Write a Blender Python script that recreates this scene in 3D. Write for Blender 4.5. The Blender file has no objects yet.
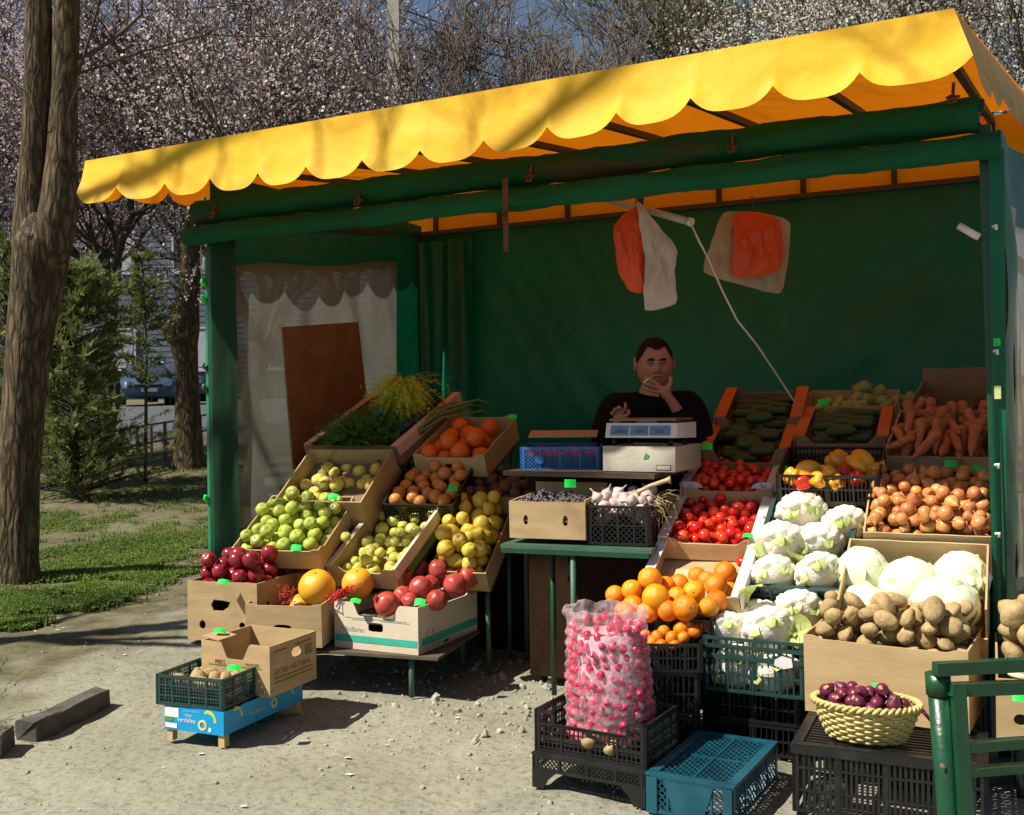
import bpy, bmesh, math, random
from mathutils import Vector, Matrix, noise, geometry
random.seed(7)
PI = math.pi
R_ = math.radians
scene = bpy.context.scene
COL = scene.collection

# ---------------------------------------------------------------- camera
CAMH, FPX = 1.38, 1066.0
PIT, ROL = R_(0.29), R_(-0.69)
cF = Vector((0, math.cos(PIT), -math.sin(PIT)))
cU0 = Vector((0, math.sin(PIT), math.cos(PIT)))
cR0 = Vector((1, 0, 0))
cR = math.cos(ROL) * cR0 + math.sin(ROL) * cU0
cU = -math.sin(ROL) * cR0 + math.cos(ROL) * cU0
cam_d = bpy.data.cameras.new('camera')
cam = bpy.data.objects.new('camera', cam_d)
COL.objects.link(cam)
m = Matrix((cR, cU, -cF)).transposed().to_4x4()
m.translation = Vector((0, 0, CAMH))
cam.matrix_world = m
cam_d.sensor_fit = 'HORIZONTAL'
cam_d.sensor_width = 36
cam_d.lens = 36 * FPX / 1024
cam_d.clip_end = 2000
cam_d.clip_start = 0.05
scene.camera = cam

def ray(px, py):
    return cF + cR * ((px - 512) / FPX) - cU * ((py - 407.5) / FPX)
def at(px, py, Y):
    d = ray(px, py); return Vector((0, 0, CAMH)) + d * (Y / d.y)
def ground_at(px, py, Z=0.0):
    d = ray(px, py); return Vector((0, 0, CAMH)) + d * ((Z - CAMH) / d.z)
def on_plane(px, py, P, N):
    d = ray(px, py); C = Vector((0, 0, CAMH)); return C + d * ((P - C).dot(N) / d.dot(N))

# ---------------------------------------------------------------- materials
MATS = {}
def new_mat(name):
    mt = bpy.data.materials.new(name); mt.use_nodes = True
    nt = mt.node_tree; b = nt.nodes['Principled BSDF']
    return mt, nt, b
def N(nt, t, **kw):
    n = nt.nodes.new(t)
    for k, v in kw.items():
        if k in n.inputs: n.inputs[k].default_value = v
        else: setattr(n, k, v)
    return n
def mat(name, c1, c2=None, scale=8, rough=.7, bump=0, bscale=60, rand=0, metal=0, detail=5, spec=.5,
        contrast=(.35, .65), stretch=None, trans=0, sss=0, c3=None, coat=0, hue=0, bdist=.01):
    """noise mix of two colours, optional per-object brightness variation, bump, translucency"""
    if name in MATS: return MATS[name]
    mt, nt, b = new_mat(name); L = nt.links
    tc = N(nt, 'ShaderNodeTexCoord')
    mp = N(nt, 'ShaderNodeMapping')
    if stretch: mp.inputs['Scale'].default_value = stretch
    L.new(tc.outputs['Object'], mp.inputs['Vector'])
    oi = N(nt, 'ShaderNodeObjectInfo')
    addv = N(nt, 'ShaderNodeVectorMath', operation='ADD')
    sc = N(nt, 'ShaderNodeMath', operation='MULTIPLY'); sc.inputs[1].default_value = 37.0
    L.new(oi.outputs['Random'], sc.inputs[0])
    L.new(mp.outputs[0], addv.inputs[0]); L.new(sc.outputs[0], addv.inputs[1])
    nz = N(nt, 'ShaderNodeTexNoise'); nz.inputs['Scale'].default_value = scale; nz.inputs['Detail'].default_value = detail
    L.new(addv.outputs[0], nz.inputs['Vector'])
    rp = N(nt, 'ShaderNodeValToRGB'); e = rp.color_ramp.elements
    c2 = c2 or tuple(x * .75 for x in c1)
    e[0].position = contrast[0]; e[0].color = (*c1, 1); e[1].position = contrast[1]; e[1].color = (*c2, 1)
    if c3:
        k = e.new(min(.99, contrast[1] + .12)); k.color = (*c3, 1)
    L.new(nz.outputs['Fac'], rp.inputs[0])
    out = rp.outputs[0]
    if rand or hue:
        hs = N(nt, 'ShaderNodeHueSaturation')
        mr = N(nt, 'ShaderNodeMapRange'); mr.inputs['To Min'].default_value = 1 - rand; mr.inputs['To Max'].default_value = 1 + rand
        L.new(oi.outputs['Random'], mr.inputs['Value']); L.new(mr.outputs[0], hs.inputs['Value'])
        if hue:
            fr = N(nt, 'ShaderNodeMath', operation='FRACT'); ml = N(nt, 'ShaderNodeMath', operation='MULTIPLY'); ml.inputs[1].default_value = 13.7
            L.new(oi.outputs['Random'], ml.inputs[0]); L.new(ml.outputs[0], fr.inputs[0])
            m2 = N(nt, 'ShaderNodeMapRange'); m2.inputs['To Min'].default_value = .5 - hue; m2.inputs['To Max'].default_value = .5 + hue
            L.new(fr.outputs[0], m2.inputs['Value']); L.new(m2.outputs[0], hs.inputs['Hue'])
        L.new(out, hs.inputs['Color']); out = hs.outputs[0]
    L.new(out, b.inputs['Base Color'])
    b.inputs['Roughness'].default_value = rough; b.inputs['Metallic'].default_value = metal
    b.inputs['Specular IOR Level'].default_value = spec
    if coat: b.inputs['Coat Weight'].default_value = coat
    if sss:
        b.inputs['Subsurface Weight'].default_value = sss; b.inputs['Subsurface Radius'].default_value = (.02, .01, .005); b.inputs['Subsurface Scale'].default_value = .5
    if bump:
        n2 = N(nt, 'ShaderNodeTexNoise'); n2.inputs['Scale'].default_value = bscale; n2.inputs['Detail'].default_value = 4
        L.new(addv.outputs[0], n2.inputs['Vector'])
        bp = N(nt, 'ShaderNodeBump'); bp.inputs['Strength'].default_value = bump; bp.inputs['Distance'].default_value = bdist
        L.new(n2.outputs['Fac'], bp.inputs['Height']); L.new(bp.outputs[0], b.inputs['Normal'])
    if trans:
        tr = N(nt, 'ShaderNodeBsdfTranslucent'); L.new(out, tr.inputs['Color'])
        mx = N(nt, 'ShaderNodeMixShader'); mx.inputs[0].default_value = trans
        L.new(b.outputs[0], mx.inputs[1]); L.new(tr.outputs[0], mx.inputs[2])
        L.new(mx.outputs[0], nt.nodes['Material Output'].inputs['Surface'])
    MATS[name] = mt
    return mt

def film_mat(name, col, opacity, scale=5, rough=.25, wrinkle=.4, trans_col=(1, 1, 1), vary=.22):
    """clear plastic film: part see-through, part milky"""
    mt, nt, b = new_mat(name); L = nt.links
    tc = N(nt, 'ShaderNodeTexCoord')
    nz = N(nt, 'ShaderNodeTexNoise'); nz.inputs['Scale'].default_value = scale; nz.inputs['Detail'].default_value = 7; nz.inputs['Distortion'].default_value = .6
    L.new(tc.outputs['Object'], nz.inputs['Vector'])
    mr = N(nt, 'ShaderNodeMapRange'); mr.inputs['From Min'].default_value = .3; mr.inputs['From Max'].default_value = .7
    mr.inputs['To Min'].default_value = max(0, opacity - vary); mr.inputs['To Max'].default_value = min(1, opacity + vary)
    L.new(nz.outputs['Fac'], mr.inputs['Value'])
    tr = N(nt, 'ShaderNodeBsdfTransparent'); tr.inputs['Color'].default_value = (*trans_col, 1)
    tl = N(nt, 'ShaderNodeBsdfTranslucent'); tl.inputs['Color'].default_value = (*col, 1)
    b.inputs['Base Color'].default_value = (*col, 1); b.inputs['Roughness'].default_value = rough
    m1 = N(nt, 'ShaderNodeMixShader'); m1.inputs[0].default_value = .4
    L.new(b.outputs[0], m1.inputs[1]); L.new(tl.outputs[0], m1.inputs[2])
    m2 = N(nt, 'ShaderNodeMixShader'); L.new(mr.outputs[0], m2.inputs[0])
    L.new(tr.outputs[0], m2.inputs[1]); L.new(m1.outputs[0], m2.inputs[2])
    bp = N(nt, 'ShaderNodeBump'); bp.inputs['Strength'].default_value = wrinkle; bp.inputs['Distance'].default_value = .02
    L.new(nz.outputs['Fac'], bp.inputs['Height']); L.new(bp.outputs[0], b.inputs['Normal'])
    L.new(m2.outputs[0], nt.nodes['Material Output'].inputs['Surface'])
    MATS[name] = mt
    return mt

cardboard = mat('cardboard', (.46, .325, .165), (.38, .265, .13), 6, .85, .15, 90, rand=.12, stretch=(1, 1, 4))
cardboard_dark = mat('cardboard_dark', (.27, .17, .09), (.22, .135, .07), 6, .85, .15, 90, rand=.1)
cardboard_pale = mat('cardboard_pale', (.62, .53, .40), (.56, .47, .35), 6, .8, .12, 90, rand=.06)
white_print = mat('white_print', (.74, .71, .72), (.66, .63, .64), 7, .6, .1, 80)
orange_print = mat('orange_print', (.62, .17, .045), (.5, .13, .04), 7, .6, .1, 80)
teal_print = mat('teal_print', (.03, .42, .30), (.04, .36, .27), 12, .6)
blue_print = mat('blue_print', (.0, .30, .62), (.0, .26, .56), 9, .35, spec=.5)
red_print = mat('red_print', (.45, .08, .05), (.36, .06, .04), 14, .7)
green_print = mat('green_print', (.10, .26, .05), (.08, .2, .04), 14, .7)
yellow_print = mat('yellow_print', (.72, .66, .08), (.35, .55, .06), 30, .6)
ink = mat('dark_ink', (.04, .05, .08), None, 8, .7)
black_plastic = mat('black_plastic', (.007, .008, .009), (.022, .022, .02), 14, .42, .15, 50, contrast=(.5, .8))
darkgreen_plastic = mat('darkgreen_plastic', (.012, .045, .045), (.02, .055, .05), 14, .4, .1, 50)
teal_plastic = mat('teal_plastic', (.005, .068, .11), (.010, .085, .125), 10, .4, .1, 50)
blue_plastic = mat('blue_plastic', (.03, .16, .45), (.03, .13, .38), 10, .4, .1, 50)
green_paint = mat('green_paint', (.006, .062, .026), (.009, .045, .02), 16, .35, .2, 40, contrast=(.4, .75))
green_paint_worn = mat('green_paint_worn', (.035, .13, .075), (.06, .10, .07), 10, .5, .25, 50, c3=(.16, .13, .10))
neon = mat('neon_paper', (.02, .85, .10), (.01, .72, .08), 30, .6, trans=.2)
wood_raw = mat('raw_wood', (.52, .38, .20), (.42, .29, .14), 9, .8, .2, 60, stretch=(6, 6, 1))
plywood = mat('brown_plywood', (.23, .115, .050), (.17, .08, .034), 7, .55, .2, 40, c3=(.28, .15, .07))
counter_wood = mat('counter_board', (.10, .06, .035), (.06, .038, .022), 9, .6, .2, 50)
steel = mat('steel', (.42, .42, .42), (.3, .29, .28), 12, .4, metal=.9)
rust = mat('rusty_iron', (.14, .06, .03), (.09, .04, .025), 30, .8, .3, 80)
concrete = mat('concrete', (.30, .28, .24), (.23, .21, .18), 9, .9, .5, 60)
string_white = mat('white_cord', (.62, .60, .52), (.5, .48, .42), 20, .6)
paper_liner = mat('paper_liner', (.20, .15, .10), (.13, .10, .07), 8, .9)

# ---------------------------------------------------------------- mesh builder
class MB:
    def __init__(s): s.v = []; s.f = []; s.m = []; s.sm = []
    def add(s, vs, fs, mi=0, smooth=False):
        o = len(s.v); s.v += [tuple(x) for x in vs]
        for f in fs: s.f.append([i + o for i in f]); s.m.append(mi); s.sm.append(smooth)
    def box(s, a, b, mi=0, M=None):
        x0, y0, z0 = a; x1, y1, z1 = b
        vs = [Vector(p) for p in ((x0,y0,z0),(x1,y0,z0),(x1,y1,z0),(x0,y1,z0),(x0,y0,z1),(x1,y0,z1),(x1,y1,z1),(x0,y1,z1))]
        if M: vs = [M @ p for p in vs]
        s.add(vs, [(0,3,2,1),(4,5,6,7),(0,1,5,4),(1,2,6,5),(2,3,7,6),(3,0,4,7)], mi)
    def bar(s, p, q, w, h=None, mi=0, up=Vector((0, 0, 1))):
        p = Vector(p); q = Vector(q); h = h or w; d = (q - p).normalized()
        x = d.cross(up)
        if x.length < 1e-4: x = d.cross(Vector((0, 1, 0)))
        x.normalize(); y = x.cross(d)
        vs = [c + x * a * w / 2 + y * b * h / 2 for c in (p, q) for a, b in ((-1,-1),(1,-1),(1,1),(-1,1))]
        s.add(vs, [(0,1,2,3),(7,6,5,4),(0,4,5,1),(1,5,6,2),(2,6,7,3),(3,7,4,0)], mi)
    def tube(s, pts, rads, n=8, mi=0, caps=True, smooth=True):
        pts = [Vector(p) for p in pts]
        if not hasattr(rads, '__len__'): rads = [rads] * len(pts)
        o = len(s.v); prev = None
        for i, p in enumerate(pts):
            d = (pts[min(i + 1, len(pts) - 1)] - pts[max(i - 1, 0)]).normalized()
            if prev is None:
                x = d.orthogonal().normalized()
            else:
                x = prev - d * prev.dot(d)
                x = x.normalized() if x.length > 1e-5 else d.orthogonal().normalized()
            prev = x; y = d.cross(x)
            for k in range(n):
                a = 2 * PI * k / n
                s.v.append(tuple(p + (x * math.cos(a) + y * math.sin(a)) * rads[i]))
        for i in range(len(pts) - 1):
            for k in range(n):
                a = o + i * n + k; b = o + i * n + (k + 1) % n
                s.f.append([a, b, b + n, a + n]); s.m.append(mi); s.sm.append(smooth)
        if caps:
            s.f.append([o + k for k in range(n)][::-1]); s.m.append(mi); s.sm.append(False)
            e = o + (len(pts) - 1) * n
            s.f.append([e + k for k in range(n)]); s.m.append(mi); s.sm.append(False)
    def prism(s, outline, holes, th, M, mi=0):
        """2D outline (x,z) with holes, thickness th along +y, placed by matrix M"""
        loops = [[Vector((x, 0, z)) for x, z in outline]] + [[Vector((x, 0, z)) for x, z in h] for h in holes]
        flat = [p for l in loops for p in l]
        tris = geometry.tessellate_polygon([[Vector((p.x, p.z, 0)) for p in l] for l in loops])
        n = len(flat); off = Vector((0, th, 0))
        vs = [M @ p for p in flat] + [M @ (p + off) for p in flat]
        fs = [tuple(t) for t in tris] + [tuple(i + n for i in reversed(t)) for t in tris]
        k = 0
        for l in loops:
            c = len(l)
            for i in range(c):
                a = k + i; b = k + (i + 1) % c
                fs.append((a, b, b + n, a + n))
            k += c
        s.add(vs, fs, mi)
    def build(s, name, mats, parent=None, mw=None, recalc=False):
        me = bpy.data.meshes.new(name)
        me.from_pydata(s.v, [], s.f)
        for mm in (mats if isinstance(mats, (list, tuple)) else [mats]): me.materials.append(mm)
        me.polygons.foreach_set('material_index', s.m)
        me.polygons.foreach_set('use_smooth', s.sm)
        if recalc:
            bm = bmesh.new(); bm.from_mesh(me); bmesh.ops.recalc_face_normals(bm, faces=bm.faces); bm.to_mesh(me); bm.free()
        me.update()
        o = bpy.data.objects.new(name, me); COL.objects.link(o)
        if parent: o.parent = parent
        if mw is not None:
            if parent: o.matrix_local = mw
            else: o.matrix_world = mw
        return o
def tag(o, label=None, cat=None, group=None, kind=None):
    if label: o['label'] = label
    if cat: o['category'] = cat
    if group: o['group'] = group
    if kind: o['kind'] = kind
    return o
def empty(name, loc=(0, 0, 0), rz=0, mw=None):
    o = bpy.data.objects.new(name, None); COL.objects.link(o); o.empty_display_size = .05
    if mw is not None: o.matrix_world = mw
    else: o.location = loc; o.rotation_euler = (0, 0, rz)
    return o
def copy_thing(o, mw, label=None, group=None, parent=None):
    c = o.copy(); COL.objects.link(c); c.matrix_world = mw
    if label: c['label'] = label
    if group: c['group'] = group
    for ch in o.children:
        d = ch.copy(); COL.objects.link(d); d.parent = c; d.matrix_local = ch.matrix_local.copy()
    return c
def text_part(s, size, mt, parent, M, name='lettering', ext=.0004, align='CENTER', shear=0):
    cu = bpy.data.curves.new(name, 'FONT'); cu.body = s; cu.size = size; cu.extrude = ext; cu.align_x = align; cu.shear = shear
    tmp = bpy.data.objects.new(name + '_tmp', cu); COL.objects.link(tmp)
    dg = bpy.context.evaluated_depsgraph_get(); dg.update()
    me = bpy.data.meshes.new_from_object(tmp.evaluated_get(dg)); bpy.data.objects.remove(tmp)
    me.materials.clear(); me.materials.append(mt)
    o = bpy.data.objects.new(name, me); COL.objects.link(o); o.parent = parent; o.matrix_local = M
    return o
def smooth_all(me):
    me.polygons.foreach_set('use_smooth', [True] * len(me.polygons))

# frames of the boxes: x right, y depth, z up, origin at front-left-bottom
POSE = {
'G':(-1.428,5.502,0.548,15.8,27.9,0.487,0.492,0.118),
'Y':(-1.253,5.890,0.699,21.2,35.6,0.532,0.450,0.201),
'R':(-1.624,5.291,0.221,18.1,-0.3,0.394,0.500,0.292),
'P':(-1.294,5.133,0.221,9.6,2.3,0.382,0.445,0.206),
'POM':(-0.873,5.163,0.204,25.4,-0.1,0.468,0.682,0.223),
'M':(-0.914,5.453,0.455,26.3,30.5,0.389,0.629,0.123),
'Q':(-0.381,5.462,0.425,18.1,32.8,0.266,0.515,0.120),
'DILL':(-1.200,6.350,1.031,29.5,24.6,0.660,0.720,0.118),
'OR':(-0.540,6.001,0.973,22.3,21.7,0.435,0.508,0.132),
'MAN':(-0.681,5.746,0.723,17.6,30.1,0.408,0.406,0.140),
'BLUEC':(0.036,5.152,1.046,8.6,1.6,0.389,0.300,0.116),
'SCB':(0.419,4.944,1.066,29.4,6.1,0.349,0.391,0.100),
'GRAPE':(-0.017,4.748,0.776,19.6,10.2,0.351,0.393,0.164),
'GARLIC':(0.320,4.645,0.752,21.2,8.2,0.282,0.370,0.181),
'TOM2':(0.650,4.655,0.690,21.2,19.2,0.411,0.501,0.100),
'ORC':(0.531,4.411,0.510,25.8,29.3,0.413,0.372,0.100),
'TOM1':(0.800,5.005,0.888,20.5,12.7,0.413,0.497,0.100),
'CUC1':(1.069,5.550,1.173,19.9,18.8,0.418,0.472,0.120),
'CUC2':(0.941,5.253,1.025,21.3,17.1,0.405,0.458,0.120),
'CUC3':(1.375,5.162,1.114,22.8,16.8,0.412,0.450,0.087),
'CARR2':(1.881,5.099,1.174,30.9,17.1,0.371,0.543,0.140),
'CARR1':(1.685,4.811,1.051,29.1,21.8,0.436,0.486,0.067),
'ONI':(1.431,4.342,0.678,23.2,25.5,0.485,0.463,0.180),
'PEP':(1.150,4.638,0.929,23.9,18.5,0.426,0.343,0.130),
'CAU2':(0.980,4.392,0.497,27.7,33.9,0.376,0.602,0.160),
'CAU1':(0.733,4.157,0.240,25.7,12.3,0.384,0.459,0.214),
'CAB':(1.257,4.090,0.403,25.5,28.9,0.513,0.397,0.251),
'POT':(1.070,3.933,0.220,34.5,9.7,0.569,0.329,0.298),
'BLK3':(0.923,3.564,-0.001,24.0,3.6,0.442,0.322,0.219),
'TEAL':(0.435,3.575,-0.000,29.3,-0.5,0.302,0.521,0.129),
'BC1':(0.071,3.835,0.130,30.6,6.3,0.436,0.265,0.142),
'BC2':(0.057,3.818,0.000,30.8,2.0,0.439,0.300,0.125),
'BAN':(-1.450,4.394,0.051,22.3,1.7,0.300,0.556,0.095),
'DGC':(-1.487,4.392,0.162,17.0,-2.4,0.342,0.291,0.123),
'SMC':(-1.375,4.570,0.182,21.9,-0.2,0.378,0.381,0.188),
}
def pose_matrix(X, Y, Z, yaw, tilt):
    c, s = math.cos(R_(yaw)), math.sin(R_(yaw))
    u = Vector((c, -s, 0)); v0 = Vector((s, c, 0)); z0 = Vector((0, 0, 1))
    ct, st = math.cos(R_(tilt)), math.sin(R_(tilt))
    v = v0 * ct + z0 * st; z = z0 * ct - v0 * st
    M = Matrix((u, v, z)).transposed().to_4x4(); M.translation = Vector((X, Y, Z))
    return M
def PM(k):
    p = POSE[k]; return pose_matrix(*p[:5]), p[5], p[6], p[7]
T = Matrix.Translation
def Rot(a, ax): return Matrix.Rotation(R_(a), 4, ax)

# ---------------------------------------------------------------- cartons
def ell(cx, cz, rx, rz, n=14, sq=1.0):
    out = []
    for i in range(n):
        a = -2 * PI * i / n
        c, s = math.cos(a), math.sin(a)
        out.append((cx + rx * math.copysign(abs(c) ** sq, c), cz + rz * math.copysign(abs(s) ** sq, s)))
    return out
def wall_outline(w, h, dip=None, rng=random, jit=.0015):
    """rectangle whose top edge may dip in the middle: dip=(depth, margin_left, margin_right)"""
    pts = [(0, 0), (w, 0)]
    top = []
    n = max(3, int(w / .05))
    for i in range(n + 1):
        x = w * (1 - i / n)
        z = h
        if dip:
            dp, ml, mr = dip; ramp = .045
            t = min(1, max(0, (x - ml) / ramp)) * min(1, max(0, (w - mr - x) / ramp))
            z = h - dp * (t * t * (3 - 2 * t))
        top.append((x, z + (rng.uniform(-jit, jit) if 0 < i < n else 0)))
    if dip:  # denser points on the ramps
        dp, ml, mr = dip; ramp = .045; top = [(w, h)]
        for i in range(7):
            t = i / 6; top.append((w - mr - ramp * t, h - dp * (t * t * (3 - 2 * t))))
        for i in range(7):
            t = 1 - i / 6; top.append((ml + ramp * t, h - dp * (t * t * (3 - 2 * t))))
        top.append((0, h))
        q = [top[0]]
        for p in top[1:]:
            if abs(p[0] - q[-1][0]) + abs(p[1] - q[-1][1]) > 1e-4: q.append(p)
        top = q
    return pts + top
WALLM = {
 'f': lambda w, d, th: Matrix.Identity(4),
 'b': lambda w, d, th: T((0, d - th, 0)),
 'l': lambda w, d, th: T((0, 0, 0)) @ Matrix(((0, 1, 0, 0), (1, 0, 0, 0), (0, 0, 1, 0), (0, 0, 0, 1))),
 'r': lambda w, d, th: T((w - th, 0, 0)) @ Matrix(((0, 1, 0, 0), (1, 0, 0, 0), (0, 0, 1, 0), (0, 0, 0, 1))),
}
def carton(key, label, group=None, m=None, inner=None, dips={}, holes={}, th=.007, name='carton', heights={}, pose=None, cat='box'):
    if pose: M, w, d, h = pose
    else: M, w, d, h = PM(key)
    mb = MB(); m = m or cardboard
    for k in 'fblr':
        L = w if k in 'fb' else d
        hh = heights.get(k, h)
        ol = wall_outline(L, hh, dips.get(k))
        if k in 'lr':  # butt the side walls between front and back
            ol = [(min(max(x, th), L - th), z) for x, z in ol]
        mb.prism(ol, holes.get(k, []), th, WALLM[k](w, d, th))
    mb.box((th, th, 0), (w - th, d - th, th))
    o = mb.build(name, m, mw=M, recalc=True)
    return tag(o, label, cat, group)
def rims(box, w, d, h, m, wd=.04, sides='lr', over=.012, tabs=True):
    """broad folded rims along the long sides of a tray"""
    for s in sides:
        mb = MB(); x0, x1 = (-over, wd - over) if s == 'l' else (w - wd + over, w + over)
        mb.box((x0, -.001, h + .001), (x1, d + .001, h + .008))
        xs = (x0, x0 + .007) if s == 'l' else (x1 - .007, x1)
        mb.box((xs[0], -.001, h - .055), (xs[1], d + .001, h + .0005))
        mb.build('rim', m, box)
def corner_tabs(box, w, d, h, m, wd=.08, ht=.03):
    for x0 in (0, w - wd):
        mb = MB(); fl = x0 > 0
        ol = [(0, 0), (wd, 0), (wd, ht), (wd * .35 if fl else wd * .65, ht), (wd * .1 if fl else wd * .9, ht * .55), (0, 0.004)] if fl else \
             [(0, 0), (wd, 0), (wd, .004), (wd * .9, ht * .55), (wd * .65, ht), (0, ht)]
        mb.prism(ol, [], .006, T((x0, -.008, h - .012)))
        mb.build('corner_tab', m, box, recalc=True)

# ---------------------------------------------------------------- plastic crates
def crate(M, w, d, h, m, label, style='slots', group=None, inverted=False, rows=3, pitch=.016, dipf=0, feet=0, name='plastic_crate', floor='grid', post=.022, bar=.0045):
    mb = MB(); t = .007
    z0 = feet
    def side(L, Mw, dip):
        zs = [z0 + (h - z0) * i / rows for i in range(rows + 1)]
        b = lambda a, c: mb.box(a, c, M=Mw)
        b((0, 0, 0), (post, t * 1.6, h)); b((L - post, 0, 0), (L, t * 1.6, h))
        for i, z in enumerate(zs):
            hh = .012 if i in (0, rows) else .007
            zz = min(max(z - hh / 2, z0), h - hh)
            if i == rows and dip:
                b((post, -.001, zz), (post + .05, t + .001, zz + hh)); b((L - post - .05, -.001, zz), (L - post, t + .001, zz + hh))
                b((post + .0502, -.001, zz - dip), (L - post - .0502, t + .001, zz + hh - dip))
                for xx in (post + .045, L - post - .055): b((xx, 0, zz - dip), (xx + .01, t, zz))
            else: b((post, -.001, zz), (L - post, t + .001, zz + hh))
        ztop = h - .012 - (dip or 0)
        for xx in (L * .25, L * .5, L * .75):
            b((xx - .004, -.0015, z0), (xx + .004, t + .0015, ztop))
        if style in ('slots', 'grid'):
            n = int((L - 2 * post) / pitch)
            for i in range(1, n):
                x = post + (L - 2 * post) * i / n
                b((x - bar / 2, .001, z0 + .006), (x + bar / 2, t - .001, ztop))
            if style == 'grid':
                k = int((h - z0) / pitch)
                for i in range(1, k):
                    z = z0 + (h - z0) * i / k
                    if z < ztop: b((post, .0015, z - bar / 2), (L - post, t - .0015, z + bar / 2))
        if style == 'diamond':
            span = ztop - z0; n = int((L - 2 * post) / (pitch * 1.4)); Wd = L - 2 * post
            for i in range(-int(span / (pitch * 1.4)) - 1, n + 1):
                for sg in (1, -1):
                    xa = post + i * pitch * 1.4; xb = xa + span
                    if sg < 0: xa, xb = xb, xa
                    za, zb = z0, z0 + span
                    pa, pb = Vector((xa, t / 2, za)), Vector((xb, t / 2, zb))
                    # clip to the panel
                    def clip(p, q):
                        lo, hi = post, L - post
                        if p.x < lo:
                            if q.x <= lo: return None
                            p = p + (q - p) * ((lo - p.x) / (q.x - p.x))
                        if p.x > hi:
                            if q.x >= hi: return None
                            p = p + (q - p) * ((hi - p.x) / (q.x - p.x))
                        return p
                    p2 = clip(pa, pb)
                    if p2 is None: continue
                    q2 = clip(pb, p2)
                    if q2 is None or (q2 - p2).length < .004: continue
                    mb.bar(Mw @ p2, Mw @ q2, bar, t - .003, up=(Mw.to_3x3() @ Vector((0, 1, 0))))
        if style == 'slots':  # solid band low on the wall
            pass
    I = Matrix.Identity(4)
    sw = Matrix(((0, 1, 0, 0), (1, 0, 0, 0), (0, 0, 1, 0), (0, 0, 0, 1)))
    side(w, I, dipf); side(w, T((0, d, 0)) @ Matrix.Scale(-1, 4, (0, 1, 0)), dipf)
    side(d - .0, sw @ T((0, .0005, 0)), 0); side(d, T((w - .0005, 0, 0)) @ Matrix.Scale(-1, 4, (1, 0, 0)) @ sw, 0)
    zf = (h - .006) if inverted else z0 + .002
    fl = MB()
    a = .012
    if floor == 'grid':
        n = int(w / .02)
        for i in range(n + 1):
            x = a + (w - 2 * a) * i / n; fl.box((x - .003, a, zf), (x + .003, d - a, zf + .004))
        n = int(d / .02)
        for i in range(n + 1):
            y = a + (d - 2 * a) * i / n; fl.box((a, y - .003, zf - .003), (w - a, y + .003, zf + .0015))
    elif floor == 'diamond':
        st = .03
        i = -int(d / st) - 1
        while i * st < w:
            for sg in (1, -1):
                xa = i * st; p = Vector((xa, a, zf)); q = Vector((xa + (d - 2 * a), d - a, zf))
                if sg < 0: p.y, q.y = q.y, p.y
                def cl(p, q):
                    if p.x < a:
                        if q.x <= a: return None
                        return p + (q - p) * ((a - p.x) / (q.x - p.x))
                    if p.x > w - a:
                        if q.x >= w - a: return None
                        return p + (q - p) * ((w - a - p.x) / (q.x - p.x))
                    return p
                p2 = cl(p, q)
                q2 = cl(q, p2) if p2 is not None else None
                if q2 is not None and (q2 - p2).length > .005: fl.bar(p2, q2, .005, .004)
            i += 1
        for k in (.5,):
            fl.box((a, d * k - .005, zf - .004), (w - a, d * k + .005, zf + .004)); fl.box((w * k - .005, a, zf - .0045), (w * k + .005, d - a, zf + .0045))
    elif floor == 'slots':
        for i in range(1, 12):
            y = a + (d - 2 * a) * i / 12; fl.box((a, y - .005, zf - .002), (w - a, y + .005, zf + .003))
        for k in (.2, .5, .8): fl.box((w * k - .012, a, zf - .004), (w * k + .012, d - a, zf + .0045))
    if inverted:
        for (A, B) in (((0, 0), (w, .03)), ((0, d - .03), (w, d)), ((0, .0302), (.03, d - .0302)), ((w - .03, .0302), (w, d - .0302))):
            fl.box((A[0] - .002, A[1] - .002, zf + .0015), (B[0] + .002, B[1] + .002, zf + .0085))
    o = mb.build(name, m, mw=M)
    fo = fl.build('crate_floor', m, o)
    return tag(o, label, 'crate', group)

def thing_mb(mb, name, m, label, cat, group=None, mw=None):
    return tag(mb.build(name, m, mw=mw), label, cat, group)

# ================================================================ LEFT SIDE BOXES
def hole2(L, h, z=.62, rx=.016, rz=.016, xs=(.2, .8)): return [ell(L * x, h * z, rx, rz) for x in xs]

M_, w, d, h = PM('G')
bxG = carton('G', 'brown carton of green apples, behind the red apples', dips={'r': (.02, .03, .03), 'f': (.012, .02, .02)})
M_, w, d, h = PM('Y')
bxY = carton('Y', 'deep brown carton of yellow apples, top of the left tier', holes={'b': hole2(w, h, .6, .014, .012)}, m=cardboard)
M_, w, d, h = PM('R')
bxR = carton('R', 'tall brown carton of red apples at the front left corner', holes={
    'f': [[(.15, .15), (.135, .178), (.15, .205), (.20, .203), (.245, .195), (.232, .17), (.20, .15)][::-1], ell(.085, .078, .018, .022), ell(.31, .085, .017, .015)],
    'r': hole2(d, h, .6)})
M_, w, d, h = PM('P')
bxP = carton('P', 'brown carton with a pomelo in red netting, beside the pomegranate carton', heights={'b': h + .06}, dips={'f': (.008, .02, .02)},
             holes={'f': [ell(.185, .09, .045, .017, sq=.7)]})
mb = MB(); mb.box((.145, -.001, .075), (.225, .0065, .105))
M_, w, d, h = PM('POM')
POSE['POM'] = POSE['POM'][:5] + (w, .6, h); M_, w, d, h = PM('POM')
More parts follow.
